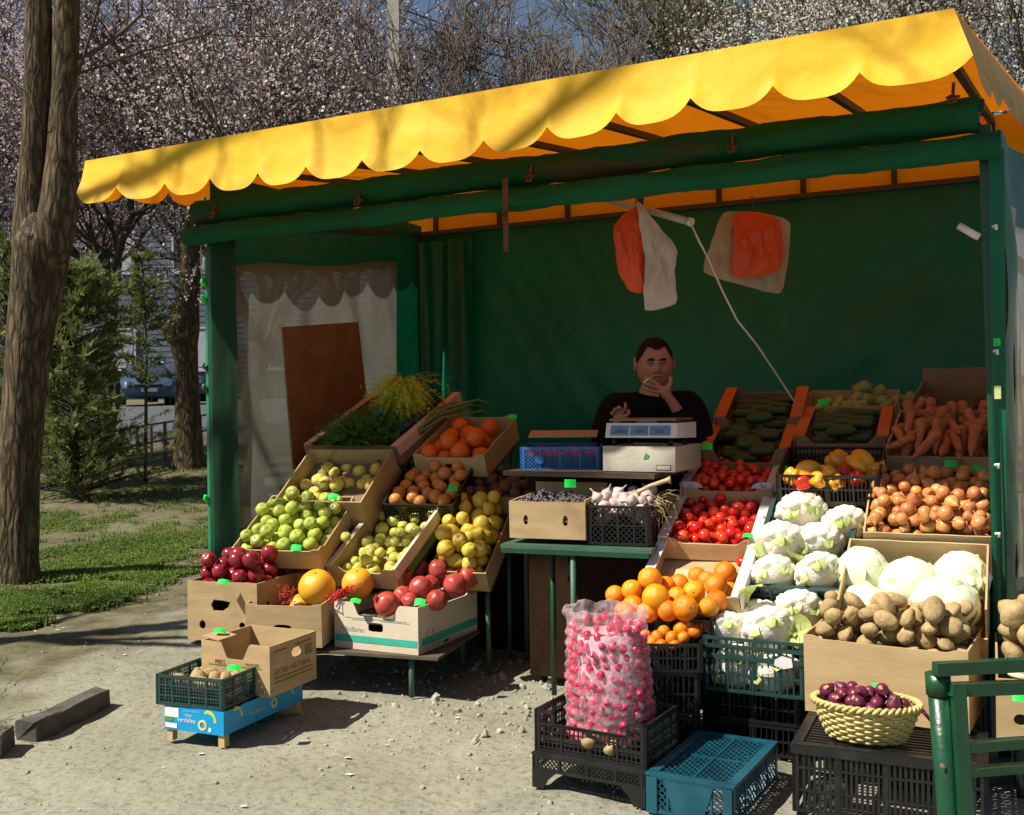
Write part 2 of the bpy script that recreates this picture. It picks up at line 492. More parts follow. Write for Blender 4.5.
bxPOM = carton('POM', 'pale printed carton of pomegranates with a teal stripe', m=cardboard_pale, dips={'f': (.065, .10, .10), 'r': (.022, .12, .08), 'l': (.02, .1, .1)},
               holes={'f': [ell(w * .5, h * .50, .042, .022, sq=.45)], 'r': [ell(d * .45, h * .07, .03, .007, sq=.5)]})
mb = MB(); mb.box((.006, -.0022, .035), (w - .0065, -.0005, .066)); mb.build('printed_stripe', teal_print, bxPOM)
mb = MB(); mb.box((w + .0005, .03, .035), (w + .0022, d - .008, .07)); mb.build('printed_stripe', teal_print, bxPOM)
mb = MB()
for k in range(9):  # leaf shaped mark on the side
    a0 = PI * .15 + k * .22; a1 = a0 + .2
    for sx in (1, -1):
        p = lambda a: (w + .0012, .11 + sx * (.035 * math.sin(a) * (1 - .0 * a)), .03 + .04 * (1 - math.cos(a)))
        mb.bar(p(a0), p(a1), .005, .0015, up=Vector((1, 0, 0)))
mb.build('printed_leaf_mark', red_print, bxPOM)
for (x0, x1, z) in ((.06, .40, .150), (.10, .22, .142), (.26, .42, .143)):
    mb = MB(); mb.box((x0, -.0018, z), (x1, -.0005, z + .004)); mb.build('printed_line', mat('pale_teal_ink', (.36, .52, .42), None, 20, .7), bxPOM)
text_part('Cladibras', .034, mat('pale_ink', (.42, .45, .40), None, 20, .8), bxPOM, T((.105, -.0012, .085)) @ Rot(90, 'X'))
# flap folded out at the back left of the pomegranate carton
mb = MB(); mb.box((-.02, .1, h - .004), (-.14, .34, h + .003)); mb.build('flap', cardboard_pale, bxPOM, mw=T((0, 0, 0)) @ Rot(-6, 'Y'))

M_, w, d, h = PM('M')
bxM = carton('M', 'long tilted brown tray of small yellow-green apples, middle of the left display', dips={'b': (.05, .05, .05), 'l': (.01, .1, .1), 'r': (.012, .15, .06), 'f': (.03, .05, .05)},
             holes={'b': [ell(w * .5, .035, .03, .012, sq=.5)]})
rims(bxM, w, d, h, cardboard_pale, .028, 'l')
rims(bxM, w, d, h, cardboard_pale, .016, 'r')
mb = MB(); mb.box((w + .0075, .05, .01), (w + .009, d - .02, .045)); mb.build('printed_stripe', green_print, bxM)
p = list(POSE['Q']); p[5] = .31; p[0] -= .035; p[1] += .012; POSE['Q'] = tuple(p)
M_, w, d, h = PM('Q')
bxQ = carton('Q', 'tilted brown tray heaped with yellow quinces behind the pomegranates', dips={'b': (.01, .03, .03)})
M_, w, d, h = PM('DILL')
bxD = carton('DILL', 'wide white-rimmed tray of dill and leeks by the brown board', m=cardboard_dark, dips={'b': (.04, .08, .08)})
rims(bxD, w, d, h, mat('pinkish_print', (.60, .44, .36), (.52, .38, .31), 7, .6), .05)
for s in (0, 1):
    mb = MB(); x = -.0135 if s == 0 else w + .0125
    mb.box((x, .22, h - .04), (x + .001, .28, h - .015)); mb.build('hand_hole', ink, bxD)
M_, w, d, h = PM('OR')
bxO = carton('OR', 'brown carton of deep orange fruit beside the leeks', dips={'f': (.02, .04, .04), 'b': (.01, .05, .05)}, holes={'f': [ell(w * .5, .06, .035, .014, sq=.6)]}, heights={'b': h + .02})
p = list(POSE['MAN']); POSE['MAN'] = tuple(p)
M_, w, d, h = PM('MAN')
bxN = crate(M_, w, d, h, black_plastic, 'black plastic crate of small oranges behind the yellow-green apples', 'grid', rows=2)
KIW = pose_matrix(-.30, 5.80, .78, 20, 20)
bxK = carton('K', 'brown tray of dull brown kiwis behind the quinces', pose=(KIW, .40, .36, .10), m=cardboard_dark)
POSE['K'] = (-.30, 5.80, .78, 20, 20, .40, .36, .10)

# banana carton on wooden legs, with a crate and a small carton on it
p = POSE['BAN']; Mb = pose_matrix(p[0], p[1], p[2], 23, 0); w, d, h = p[5], p[6], p[7]
ban = carton('BAN', 'low bright blue printed fruit box on stubby wooden legs', m=blue_print, pose=(Mb, w, d, h))
for x in (.004, w - .034):
    for y in (.008, d - .04):
        mb = MB(); mb.box((x, y, -.05), (x + .03, y + .03, -.0005)); mb.build('leg', wood_raw, ban)
mb = MB(); mb.box((.004, -.0022, .052), (.075, -.0005, .090)); mb.build('white_patch', white_print, ban)
mb = MB(); mb.box((.006, -.0024, .008), (.066, -.0005, .026)); mb.build('white_patch', white_print, ban)
mb = MB(); mb.prism(ell(.025, .042, .022, .008), [], .0014, T((0, -.0026, 0))); mb.build('green_badge', green_print, ban, recalc=True)
text_part('verdefeo', .026, white_print, ban, T((.115, -.0012, .037)) @ Rot(90, 'X'))
text_part('Fresco', .013, white_print, ban, T((.125, -.0012, .062)) @ Rot(90, 'X'))
text_part('ECUADOR BANANA', .009, mat('pale_blue_ink', (.35, .65, .85), None, 9, .6), ban, T((.14, -.0012, .080)) @ Rot(90, 'X'))
def banana_mark(parent, Mw):
    mb = MB()
    for k, (a, l) in enumerate(((-28, .062), (-38, .066), (-48, .060))):
        pts = []; 
        for i in range(7):
            t = i / 6; pts.append(Vector((l * t * math.cos(R_(a)) + .012 * math.sin(t * PI), 0, l * t * math.sin(R_(a)) + .010 * math.sin(t * PI))) + Vector((k * .006, 0, k * .004)))
        for i in range(6): mb.bar(pts[i], pts[i + 1], .0085, .0012 + .0002 * k, up=Vector((0, 1, 0)))
    mb.build('printed_bananas', yellow_print, parent, mw=Mw)
banana_mark(ban, T((.205, -.0012, .085)))
mb = MB(); mb.prism(ell(.195, .033, .022, .022), [ell(.195, .033, .013, .013)], .0014, T((0, -.0022, 0))); mb.build('printed_ring', mat('straw_print', (.75, .62, .18), None, 30, .6), ban, recalc=True)
mb = MB(); mb.prism(ell(.232, .018, .008, .009), [], .0014, T((0, -.0022, 0))); mb.build('white_dot', white_print, ban, recalc=True)
sideM = T((w + .0012, 0, 0)) @ Rot(90, 'Z') 
banana_mark(ban, sideM @ T((.42, 0, .088)))
banana_mark(ban, sideM @ T((.06, 0, .088)))
mb = MB(); mb.prism(ell(.34, .045, .022, .022), [ell(.34, .045, .012, .012)], .0014, sideM); mb.build('printed_ring', mat('straw_print', (.75, .62, .18)), ban, recalc=True)
text_part('verdefeo', .03, mat('dim_white_ink', (.5, .55, .6), None, 9, .6), ban, sideM @ T((.22, 0, .035)) @ Rot(90, 'X'))
p = POSE['DGC']
Md = pose_matrix(p[0], p[1] + .01, .149, 20, 0); POSE['DGC'] = (p[0], p[1] + .01, .149, 20, 0, .33, .29, .125)
crD = crate(Md, .33, .29, .125, darkgreen_plastic, 'small dark green mesh crate of roots on the blue fruit box', 'grid', rows=3, pitch=.0135, bar=.0035)
p = POSE['SMC']; Ms = pose_matrix(p[0] + .03, p[1] + .19, .149, 22, 0)
smc = carton('SMC', 'small brown carton with red lettering, nearly empty, on the blue fruit box', pose=(pose_matrix(-1.36, 4.62, .149, 24, 0), .36, .34, .215),
             dips={'f': (.07, .10, .10)}, holes={'r': [ell(.19, .155, .035, .02, sq=.8)]})
sM = T((.3612, 0, 0)) @ Rot(90, 'Z')
mb = MB(); mb.box((.18, -.0012, .182), (.30, 0, .190)); mb.box((.03, -.0012, .182), (.12, 0, .188)); mb.build('printed_line', red_print, smc, mw=sM)
text_part('EXTRA NATURAL', .034, mat('faded_red_ink', (.34, .13, .05), None, 20, .8), smc, sM @ T((.165, 0, .085)) @ Rot(90, 'X'))
for z in (.05, .068): 
    mb = MB(); mb.box((.03, -.0012, z), (.31, 0, z + .006)); mb.build('printed_line', mat('faded_green_ink', (.22, .20, .06), None, 20, .8), smc, mw=sM)
mb = MB(); mb.box((.255, -.0012, .125), (.305, 0, .170)); mb.build('printed_badge', mat('faded_green_ink', (.22, .20, .06)), smc, mw=sM)
mb = MB(); mb.box((.04, -.0016, .115), (.32, -.0005, .119)); mb.build('printed_line', green_print, smc)
text_part('PERS', .026, red_print, smc, T((.10, -.0018, .122)) @ Rot(90, 'X'))
text_part('MAKOBE', .018, mat('faded_green_ink', (.22, .20, .06)), smc, T((.27, -.0012, .124)) @ Rot(90, 'X'))
mb = MB(); mb.box((-.005, 0, .001), (-.10, .12, .006)); mb.build('flap', cardboard, smc, mw=T((.1, .0, .216)) @ Rot(8, 'Y'))

# ================================================================ MIDDLE
M_, w, d, h = PM('BLUEC')
blc = crate(M_, w, d, h, blue_plastic, 'blue plastic mesh crate of red radishes beside the scale', 'diamond', pitch=.013, rows=1, bar=.0035)
lid = MB(); lid.box((.02, .17, .012), (.36, .29, .017))
tag(lid.build('cardboard_sheet', cardboard, mw=M_ @ T((0, 0, h - .012)) @ Rot(12, 'X')), 'cardboard sheet laid over the back of the blue radish crate', 'cardboard')
mb = MB(); mb.prism(ell(.095, .055, .022, .022, 18), [], .003, T((0, -.006, 0))); mb.build('round_boss', blue_plastic, blc, recalc=True)

M_, w, d, h = PM('SCB')
Mc = pose_matrix(.419, 4.944, 1.056, 27, 0)
scb = carton('SCB', 'flat white carton under the weighing scale', m=mat('offwhite_card', (.50, .46, .38), (.42, .39, .32), 6, .7, .1, 60), pose=(Mc, w, d, .115))
mb = MB(); mb.box((w - .09, -.002, .008), (w - .02, -.0005, .032)); mb.build('stamp', ink, scb)
mb = MB(); mb.box((w - .087, -.003, .011), (w - .023, -.0022, .029)); mb.build('stamp_field', cardboard_pale, scb)
mb = MB(); mb.prism([(0, 0), (.022, .004), (.03, .018), (.012, .030), (.004, .016)], [], .001, T((w - .15, -.002, .055))); mb.build('green_mark', green_print, scb, recalc=True)
# scale
sc = empty('scale', mw=Mc @ T((0.0, .03, .145)))
tag(sc, 'white electronic weighing scale with a steel plate on the white carton', 'scale')
mb = MB(); W_, D_ = .345, .30
mb.add([(0, 0, .008), (W_, 0, .008), (W_, D_, .0), (0, D_, .0), (0, .02, .075), (W_, .02, .075), (W_, D_, .075), (0, D_, .075)], [(0, 3, 2, 1), (4, 5, 6, 7), (0, 1, 5, 4), (1, 2, 6, 5), (2, 3, 7, 6), (3, 0, 4, 7)])
mb.build('body', white_print, sc)
mb = MB(); mb.add([(.025, -.001, .020), (W_ - .03, -.001, .020), (W_ - .03, .0125, .064), (.025, .0125, .064)], [(0, 1, 2, 3)]); dsp = mb.build('display', mat('lcd_blue', (.14, .24, .36), (.11, .2, .31), 40, .2), sc)
for k, s_ in enumerate(('0.000', '0.00', '0.00')):
    text_part(s_, .024, ink, dsp, T((.075 + k * .095, .0018 - .0, .030)) @ Rot(74, 'X'), name='digits')
for x in (.118, .212):
    mb = MB(); mb.add([(x, -.0016, .020), (x + .004, -.0016, .020), (x + .004, .0118, .064), (x, .0118, .064)], [(0, 1, 2, 3)]); mb.build('display_divider', white_print, dsp)
mb = MB(); mb.box((.01, .03, .085), (W_ - .01, D_ - .01, .093)); mb.box((.012, .032, .0935), (W_ - .012, D_ - .012, .096)); pl = mb.build('weighing_plate', mat('worn_plate', (.30, .16, .11), (.22, .12, .08), 10, .4, metal=.3), sc)
mb = MB(); mb.box((.12, .1, .0755), (.22, .2, .0848)); mb.build('plate_stem', steel, sc)
for x in (.03, W_ - .04):
    for y in (.04, D_ - .05):
        mb = MB(); mb.tube([(x, y, -.030), (x, y, .0)], .012, 10); mb.build('foot', black_plastic, sc)

M_, w, d, h = PM('GRAPE')
Mg = pose_matrix(-.017, 4.748, .776, 19.6, 2); POSE['GRAPE'] = (-.017, 4.748, .776, 19.6, 2, w, d, h)
bxg = carton('GRAPE', 'brown carton of dark dusty grapes on the green shelf', pose=(Mg, w, d, h), heights={'b': h + .045, 'r': h + .01},
             holes={'f': [ell(w * .22, h * .5, .011, .022), ell(w * .74, h * .5, .012, .024)]})
mg = POSE['GARLIC']; POSE['GARLIC'] = (mg[0], mg[1], .757, mg[3], 2, mg[5], mg[6], mg[7] - .01)
M_, w, d, h = PM('GARLIC')
gcr = crate(M_, w, d, h, black_plastic, 'black plastic crate of garlic on the green shelf', 'diamond', pitch=.018, rows=2)

# ================================================================ RIGHT SIDE
def tray(key, label, rim_m, base_m=cardboard, wd=.042, front=.055, dipf=None, **kw):
    M_, w, d, h = PM(key)
    o = carton(key, label, m=base_m, dips={'f': (h - front, .045, .045) if front else None, 'b': (.02, .05, .05)}, **kw)
    rims(o, w, d, h, rim_m, wd)
    return o, w, d, h
bT2, w, d, h = tray('TOM2', 'white-rimmed tray of red tomatoes in full sun', white_print, front=.075)
for x in (.0, .39):
    for y in (.12, .36):
        mb = MB(); mb.prism(ell(x + .008, y, .007, .016, 8, .6), [], .001, T((0, 0, h + .0088)) @ Rot(-90, 'X')); 
mb = MB(); mb.box((-.008, .15, h + .0085), (.0, .19, h + .0095)); mb.box((-.008, .35, h + .0085), (.0, .38, h + .0095)); mb.build('rim_slot', cardboard_dark, bT2)
mb = MB(); mb.box((w, .2, h + .0085), (w + .008, .23, h + .0095)); mb.box((w, .42, h + .0085), (w + .008, .45, h + .0095)); mb.build('rim_slot', cardboard_dark, bT2)
bOC, w, d, h = tray('ORC', 'white-rimmed tilted tray running down behind the big oranges', white_print, front=.05)
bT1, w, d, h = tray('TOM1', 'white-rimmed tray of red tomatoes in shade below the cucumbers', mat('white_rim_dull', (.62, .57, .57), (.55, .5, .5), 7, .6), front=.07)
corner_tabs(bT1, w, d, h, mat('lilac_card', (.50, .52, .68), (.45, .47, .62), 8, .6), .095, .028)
text_part('%o', .026, ink, bT1, T((w - .04, -.0092, h - .008)) @ Rot(90, 'X'))
text_part('i n', .02, ink, bT1, T((.04, -.0092, h - .008)) @ Rot(90, 'X'))
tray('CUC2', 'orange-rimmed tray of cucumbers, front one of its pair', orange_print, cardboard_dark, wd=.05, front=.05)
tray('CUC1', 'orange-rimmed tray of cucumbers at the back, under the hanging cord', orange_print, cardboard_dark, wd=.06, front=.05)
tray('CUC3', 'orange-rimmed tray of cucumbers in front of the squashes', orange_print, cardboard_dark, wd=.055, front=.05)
POSE['ZUC'] = (1.53, 5.60, 1.24, 23, 14, .46, .36, .10)
carton('ZUC', 'shallow brown tray of pale green squashes at the back', m=cardboard)
carton('CARR2', 'brown carton of dark roots at the back right corner', m=cardboard_dark, heights={'b': .2, 'r': .16})
carton('CARR1', 'brown carton heaped with carrots above the onions', m=cardboard, heights={'l': .10, 'b': .09, 'r': .12, 'f': .07})
carton('ONI', 'big tilted brown carton of golden onions', m=cardboard)
M_, w, d, h = PM('PEP')
crate(M_, w, d, h, black_plastic, 'black plastic crate of yellow peppers behind the cauliflowers', 'slots', rows=2)
M_, w, d, h = PM('CAU2')
c2 = crate(M_, w, d, h, darkgreen_plastic, 'dark green crate of cauliflowers, tilted, upper of the two', 'slots', rows=3, floor='slots')
mb = MB(); mb.box((.004, d - .030, h - .0105), (w - .004, d - .0095, h + .004)); mb.build('rim', darkgreen_plastic, c2)
for x0, x1 in ((-.006, .014), (w - .014, w + .006)):
    mb = MB(); mb.box((x0, .0, h - .010), (x1, d, h + .003)); mb.build('rim', darkgreen_plastic, c2)
mb = MB(); mb.box((.0145, -.010, h - .010), (w - .0145, .012, h + .0025)); mb.build('rim', darkgreen_plastic, c2)
p = POSE['CAU1']; POSE['CAU1'] = (p[0], p[1], .25, 26, 3, p[5] + .01, p[6], p[7])
M_, w, d, h = PM('CAU1')
c1 = crate(M_, w, d, h, darkgreen_plastic, 'dark green crate of cauliflowers at the front, lower of the two', 'slots', rows=3, floor='slots', pitch=.022, bar=.006)
for z in (h * .60, h * .80):
    mb = MB(); mb.box((-.003, -.004, z), (w + .012, -.0012, z + .016)); mb.build('rail', darkgreen_plastic, c1)
mb = MB(); mb.prism([(0, 0), (.035, -.012), (.07, -.002), (.066, .03), (.03, .038), (.004, .022)], [], .001, T((w - .115, -.0062, h * .58))); mb.build('white_sticker', white_print, c1, recalc=True)
carton('CAB', 'brown carton of white cabbages behind the potatoes', m=cardboard, heights={'f': .12})
p = POSE['POT']; POSE['POT'] = (p[0], p[1], .228, 32, 3, .565, .34, .285)
M_, w, d, h = PM('POT')
bP = carton('POT', 'large brown carton of potatoes beside the wicker basket', dips={'f': (.012, .03, .03)}, holes={'f': [ell(w - .075, .11, .02, .018)], 'r': [ell(.26, .13, .016, .022)], 'l': hole2(.34, h)})
POSE['POT2'] = (1.625, 3.60, .21, 24, 4, .50, .40, .22)
M_, w, d, h = PM('POT2')
carton('POT2', 'brown carton of potatoes behind the green railing, at the right edge', holes={'f': [ell(.075, .085, .022, .020)]}, heights={'l': .27})
# crates on the ground
p = POSE['BLK3']; w, d, h = .60, p[6] + .06, .225
Mk = pose_matrix(p[0], p[1], 0, 24, 0); POSE['BLK3'] = (p[0], p[1], 0, 24, 0, w, d, h)
k3 = crate(Mk, w, d, h, black_plastic, 'black crate turned upside down under the wicker basket', 'slots', rows=3, pitch=.0165, inverted=True, floor='slots', bar=.0095)
mb = MB(); mb.box((-.004, -.006, h - .03), (w + .004, -.0012, h - .001)); mb.build('lip', black_plastic, k3)
p = POSE['TEAL']; Mt = pose_matrix(p[0], p[1], 0, 29.3, 0)
tl = crate(Mt, p[5], p[6], .128, teal_plastic, 'teal blue crate turned upside down on the gravel', 'diamond', rows=1, pitch=.017, inverted=True, floor='diamond', bar=.004)
mb = MB(); mb.prism([(.10, .005), (.20, .005), (.235, .115), (.065, .115)], [], .004, T((0, -.0052, 0))); mb.prism([(0.0, 0), (.038, 0), (.038, .12), (0, .12)], [], .004, T((0.002, -.0056, 0))); mb.prism([(0.0, 0), (.03, 0), (.03, .12), (0, .12)], [], .004, T((p[5] - .034, -.0056, 0))); mb.build('front_plate', teal_plastic, tl, recalc=True)
p = POSE['BC2']; M2 = pose_matrix(p[0], p[1], 0, 30.6, 0)
b2 = crate(M2, .439, .30, .122, black_plastic, 'black crate with arched feet, under the crate of the radish bag', 'diamond', rows=1, pitch=.012, feet=.062, inverted=True)
for x, s in ((0, 1), (.439, -1)):
    mb = MB(); mb.prism([(x, 0), (x + s * .045, 0), (x + s * .06, .03), (x + s * .10, .066), (x, .066)][::s], [], .008, T((0, -.0015, 0))); mb.build('foot', black_plastic, b2, recalc=True)
M1 = pose_matrix(POSE['BC1'][0] - .004, POSE['BC1'][1] + .002, .124, 30.6, 0)
b1 = crate(M1, .436, .29, .15, black_plastic, 'black crate holding the radish bag', 'grid', rows=3, pitch=.017, dipf=.045)
POSE['BC1'] = (POSE['BC1'][0] - .004, POSE['BC1'][1] + .002, .124, 30.6, 0, .436, .29, .15)
# oranges, mandarins and their stack
POSE['BLKO'] = (.40, 4.335, .37, 27, 5, .42, .27, .15)
M_, w, d, h = PM('BLKO')
crate(M_, w, d, h, black_plastic, 'black crate heaped with big oranges', 'slots', rows=2)
POSE['SMAND'] = (.45, 4.10, .335, 6, 0, .27, .18, .11)
M_, w, d, h = PM('SMAND')
crate(M_, w, d, h, black_plastic, 'small black crate of mandarins just behind the radish bag', 'slots', rows=2)
for i, (x, y, z, yw, ww, dd, hh, lab) in enumerate((
    (.40, 4.34, 0, 27, .40, .27, .18, 'black crate on the ground, bottom of the stack under the big oranges'),
    (.40, 4.34, .185, 27, .40, .27, .18, 'black crate in the stack, right under the crate of big oranges'),
    (.46, 4.11, 0, 6, .25, .17, .163, 'black crate on the ground, lowest under the mandarins'),
    (.46, 4.11, .167, 6, .25, .17, .163, 'black crate right under the crate of mandarins'),
    (.76, 4.22, 0, 26, .36, .36, .118, 'black crate on the ground below the front cauliflowers'),
    (.76, 4.22, .122, 26, .36, .36, .118, 'black crate right under the front crate of cauliflowers'),
    (1.15, 3.97, 0, 32, .50, .30, .222, 'black crate on the ground under the big potato carton'),
    (1.70, 3.62, 0, 24, .42, .34, .205, 'black crate on the ground under the potatoes behind the railing'))):
    crate(pose_matrix(x, y, z, yw, 0), ww, dd, hh, black_plastic, lab, 'slots', rows=2, pitch=.02, group='black crates under the goods')

# ================================================================ STALL
SO = Vector((-1.717, 5.994, 0)); TH = 28.1
su = Vector((math.cos(R_(TH)), -math.sin(R_(TH)), 0)); sv = Vector((math.sin(R_(TH)), math.cos(R_(TH)), 0))
SM = Matrix((su, sv, Vector((0, 0, 1)))).transposed().to_4x4(); SM.translation = SO
LEN, DEP = 4.02, 2.168
ZT, ZB, AO, BL, BR = 2.655, 2.425, .64, .20, -.045
RISE = .12
stall = empty('market_stall', mw=SM)
tag(stall, 'open market stall with green canvas walls and a scalloped yellow awning', 'stall')
awn_y = mat('yellow_awning', (.90, .56, .028), (.86, .49, .020), 2.2, .6, .45, 3.5, trans=.25, spec=.25, bdist=.04, c3=(.66, .38, .03))
_nt = awn_y.node_tree   # light coming through the sheet turns deep orange
for _n in _nt.nodes:
    if _n.type == 'BSDF_TRANSLUCENT':
        for _l in list(_n.inputs['Color'].links): _nt.links.remove(_l)
        _n.inputs['Color'].default_value = (.85, .20, .004, 1)
awn_side = mat('faded_awning', (.66, .56, .28), (.58, .47, .2), 2.2, .6, .35, 5, trans=.45, spec=.25)
canvas = mat('green_canvas', (.002, .145, .070), (.002, .11, .053), 1.5, .45, .6, 2.5, trans=.16, spec=.4, bdist=.06)
canvas_roll = mat('green_canvas_roll', (.010, .115, .055), (.007, .08, .040), 4, .8, .5, 14, spec=.15, stretch=(.3, 1, 1), c3=(.06, .05, .03))
def scallop_sheet(P0, P1, zt0, zt1, drop, n, out, name, m, flare=.04, dirn=-1, sub=14, cusp=.068, sagd=0):
    """hanging valance from P0 to P1 (xy in stall frame) with n scallops; out = outward unit vector"""
    mb = MB(); P0 = Vector(P0); P1 = Vector(P1); out = Vector(out)
    NX = n * sub; NZ = 8; rows = []
    for i in range(NX + 1):
        t = i / NX; u_ = (t * n) % 1.0
        if i == NX: u_ = 1.0
        e = abs(2 * u_ - 1); dz = drop + sagd * math.sin(PI * min(1, t * 1.15)) ** 2 - cusp * (e ** 3.0)
        zt = zt0 + (zt1 - zt0) * t
        base = P0.lerp(P1, t); row = []
        wav = .012 * math.sin(t * 17 + 1) + .008 * math.sin(t * 41)
        for j in range(NZ + 1):
            s = j / NZ
            z = zt - dz * s
            o = flare * s ** 1.3 + wav * s + .02 * noise.noise(Vector((t * 9, s * 2, 3))) * s - .004 * math.sin(s * PI) + .004 * s * math.cos(2 * PI * (u_ - .5))
            p = base + out * o; row.append((p.x + (.06 * s * max(0, (t - .94) / .06) if name == 'front_valance' else 0), p.y, z))
        rows.append(row)
    vs = [p for r in rows for p in r]; k = NZ + 1
    fs = [(i * k + j, (i + 1) * k + j, (i + 1) * k + j + 1, i * k + j + 1) for i in range(NX) for j in range(NZ)]
    mb.add(vs, fs, smooth=True)
    return mb.build(name, m, stall)
fy = -AO
scallop_sheet((-BL, fy, 0), (LEN + BR, fy, 0), ZT, ZT + .02, .245, 14, (0, -1, 0), 'front_valance', awn_y, flare=.05, sagd=.045)
yb = DEP + .12
zb = ZT + RISE * (yb + AO) / 1.0
scallop_sheet((-BL, fy + .003, 0), (-BL, yb, 0), ZT - .001, zb, .20, 10, (-1, 0, 0), 'left_valance', awn_y, flare=.03)
scallop_sheet((LEN + BR, fy + .003, 0), (LEN + BR + .15, yb, 0), ZT + .018, zb, .245, 10, (1, 0, 0), 'right_valance', awn_side, flare=.06)
scallop_sheet((LEN + BR + .15, yb, 0), (-BL, yb, 0), zb, zb, .52, 14, (0, 1, 0), 'back_valance', awn_y, flare=-.02, cusp=.03)
mb = MB(); NX, NY = 60, 20; vs = []
for i in range(NX + 1):
    for j in range(NY + 1):
        t = i / NX; s = j / NY
        x = -BL + (LEN + BR + BL + .15 * s) * t; y = fy + (yb - fy) * s
        sag = .018 * math.sin(s * PI) * abs(math.sin(t * PI * 6)) + .01 * noise.noise(Vector((x * 2, y * 2, 0)))
        vs.append((x, y, (ZT + .02 * t) + (zb - ZT) * s - sag * (0 if j in (0, NY) or i in (0, NX) else 1)))
k = NY + 1
mb.add(vs, [(i * k + j, (i + 1) * k + j, (i + 1) * k + j + 1, i * k + j + 1) for i in range(NX) for j in range(NY)], smooth=True)
mb.build('roof_sheet', awn_y, stall)
# rafters, seen dark against the lit canvas
frame_m = mat('dark_frame', (.03, .035, .022), (.05, .04, .025), 14, .55)
for i in range(8):
    x = .12 + (LEN - .24) * i / 7
    mb = MB(); mb.bar((x, fy + .03, ZT - .028), (x, yb - .03, zb - .05), .032, .032); mb.bar((x, yb - .035, zb - .07), (x, yb - .035, 2.40), .03, .03)
    mb.build('rafter', frame_m, stall)
mb = MB(); mb.bar((-BL + .02, fy + .02, ZT - .03), (LEN + BR - .02, fy + .02, ZT - .012), .03, .03); mb.build('eave_bar', frame_m, stall)
mb = MB(); mb.bar((0, 0, 2.50), (LEN, 0, 2.50), .04, .04); mb.build('front_beam', green_paint, stall)
# front cloth band and rolled curtain
def lumpy_tube(p, q, r, n=200, sag=.0, amp=.08, sq=1.0, sides=24):
    mb = MB(); p = Vector(p); q = Vector(q); vs = []
    for i in range(n + 1):
        t = i / n; c = p.lerp(q, t); c = c + Vector((0, 0, -sag * math.sin(t * PI)))
        for k in range(sides):
            a = 2 * PI * k / sides
            rr = r * (1 + amp * 1.3 * noise.noise(Vector((t * 14, math.cos(a), math.sin(a)))) + .05 * math.sin(a * 3 + t * 20) + .09 * noise.noise(Vector((t * 70, math.cos(a) * 2.5, math.sin(a) * 2.5))) + .06 * math.sin(a * 5 + noise.noise(Vector((t * 6, 0, 0))) * 9))
            vs.append(c + Vector((0, math.cos(a) * rr, math.sin(a) * rr * sq)))
    fs = [(i * sides + k, i * sides + (k + 1) % sides, (i + 1) * sides + (k + 1) % sides, (i + 1) * sides + k) for i in range(n) for k in range(sides)]
    fs.append(tuple(range(sides))[::-1]); fs.append(tuple(n * sides + k for k in range(sides)))
    mb.add(vs, fs, smooth=True); return mb
lumpy_tube((-.03, -.02, 2.462), (LEN - .02, -.02, 2.462), .062, sq=1.1).build('cloth_band', canvas_roll, stall)
lumpy_tube((-.055, -.08, 2.325), (LEN + .06, -.08, 2.325), .050, amp=.16).build('rolled_curtain', canvas_roll, stall)
# posts
def post(x, y, h, m, name='post', s=.045, lean=0, base=0):
    mb = MB(); mb.bar((x + lean, y, base), (x, y, h), s, s, up=Vector((0, 1, 0))); return mb.build(name, m, stall)
post(0.06, 0.0, 2.42, green_paint)
post(LEN + .0, 0.0, 2.42, green_paint, lean=.05)
post(0.03, DEP - .03, 2.6, frame_m); post(LEN - .03, DEP - .03, 2.6, frame_m)
for (a, b) in (((0.03, 0, 2.42), (0.03, DEP, 2.62)), ((LEN - .03, 0, 2.42), (LEN - .03, DEP, 2.62)), ((0, DEP - .035, 2.62), (LEN, DEP - .035, 2.62))):
    mb = MB(); mb.bar(a, b, .03, .03); mb.build('top_rail', frame_m, stall)
# canvas walls
def cloth(P, U, V, nu, nv, fn, name, m, hole=None):
    mb = MB(); P = Vector(P); U = Vector(U); V = Vector(V); Nn = U.cross(V).normalized(); vs = []
    for i in range(nu + 1):
        for j in range(nv + 1):
            a, b = i / nu, j / nv
            vs.append(P + U * a + V * b + Nn * fn(a, b))
    fs = []
    for i in range(nu):
        for j in range(nv):
            if callable(hole):
                if hole((i + .5) / nu, (j + .5) / nv): continue
            elif hole and hole[0] <= (i + .5) / nu <= hole[1] and hole[2] <= (j + .5) / nv <= hole[3]: continue
            k = nv + 1; fs.append((i * k + j, (i + 1) * k + j, (i + 1) * k + j + 1, i * k + j + 1))
    mb.add(vs, fs, smooth=True); return mb.build(name, m, stall)
def fold(a, b, s=0): return .018 * math.sin(a * 9 + 2 * b + s) + .03 * noise.noise(Vector((a * 4 + b * 2, b * 3, s))) + .022 * abs(noise.noise(Vector((a * 6 - b * 5, b * 2 + a * 2, s + 2)))) + .012 * noise.noise(Vector((a * 22 + b * 9, b * 2, s + 5)))
cloth((0.0, DEP, 0.02), (LEN, 0, 0), (0, 0, 2.60), 120, 60, lambda a, b: fold(a, b, 1) * 1.3, 'back_wall', canvas)
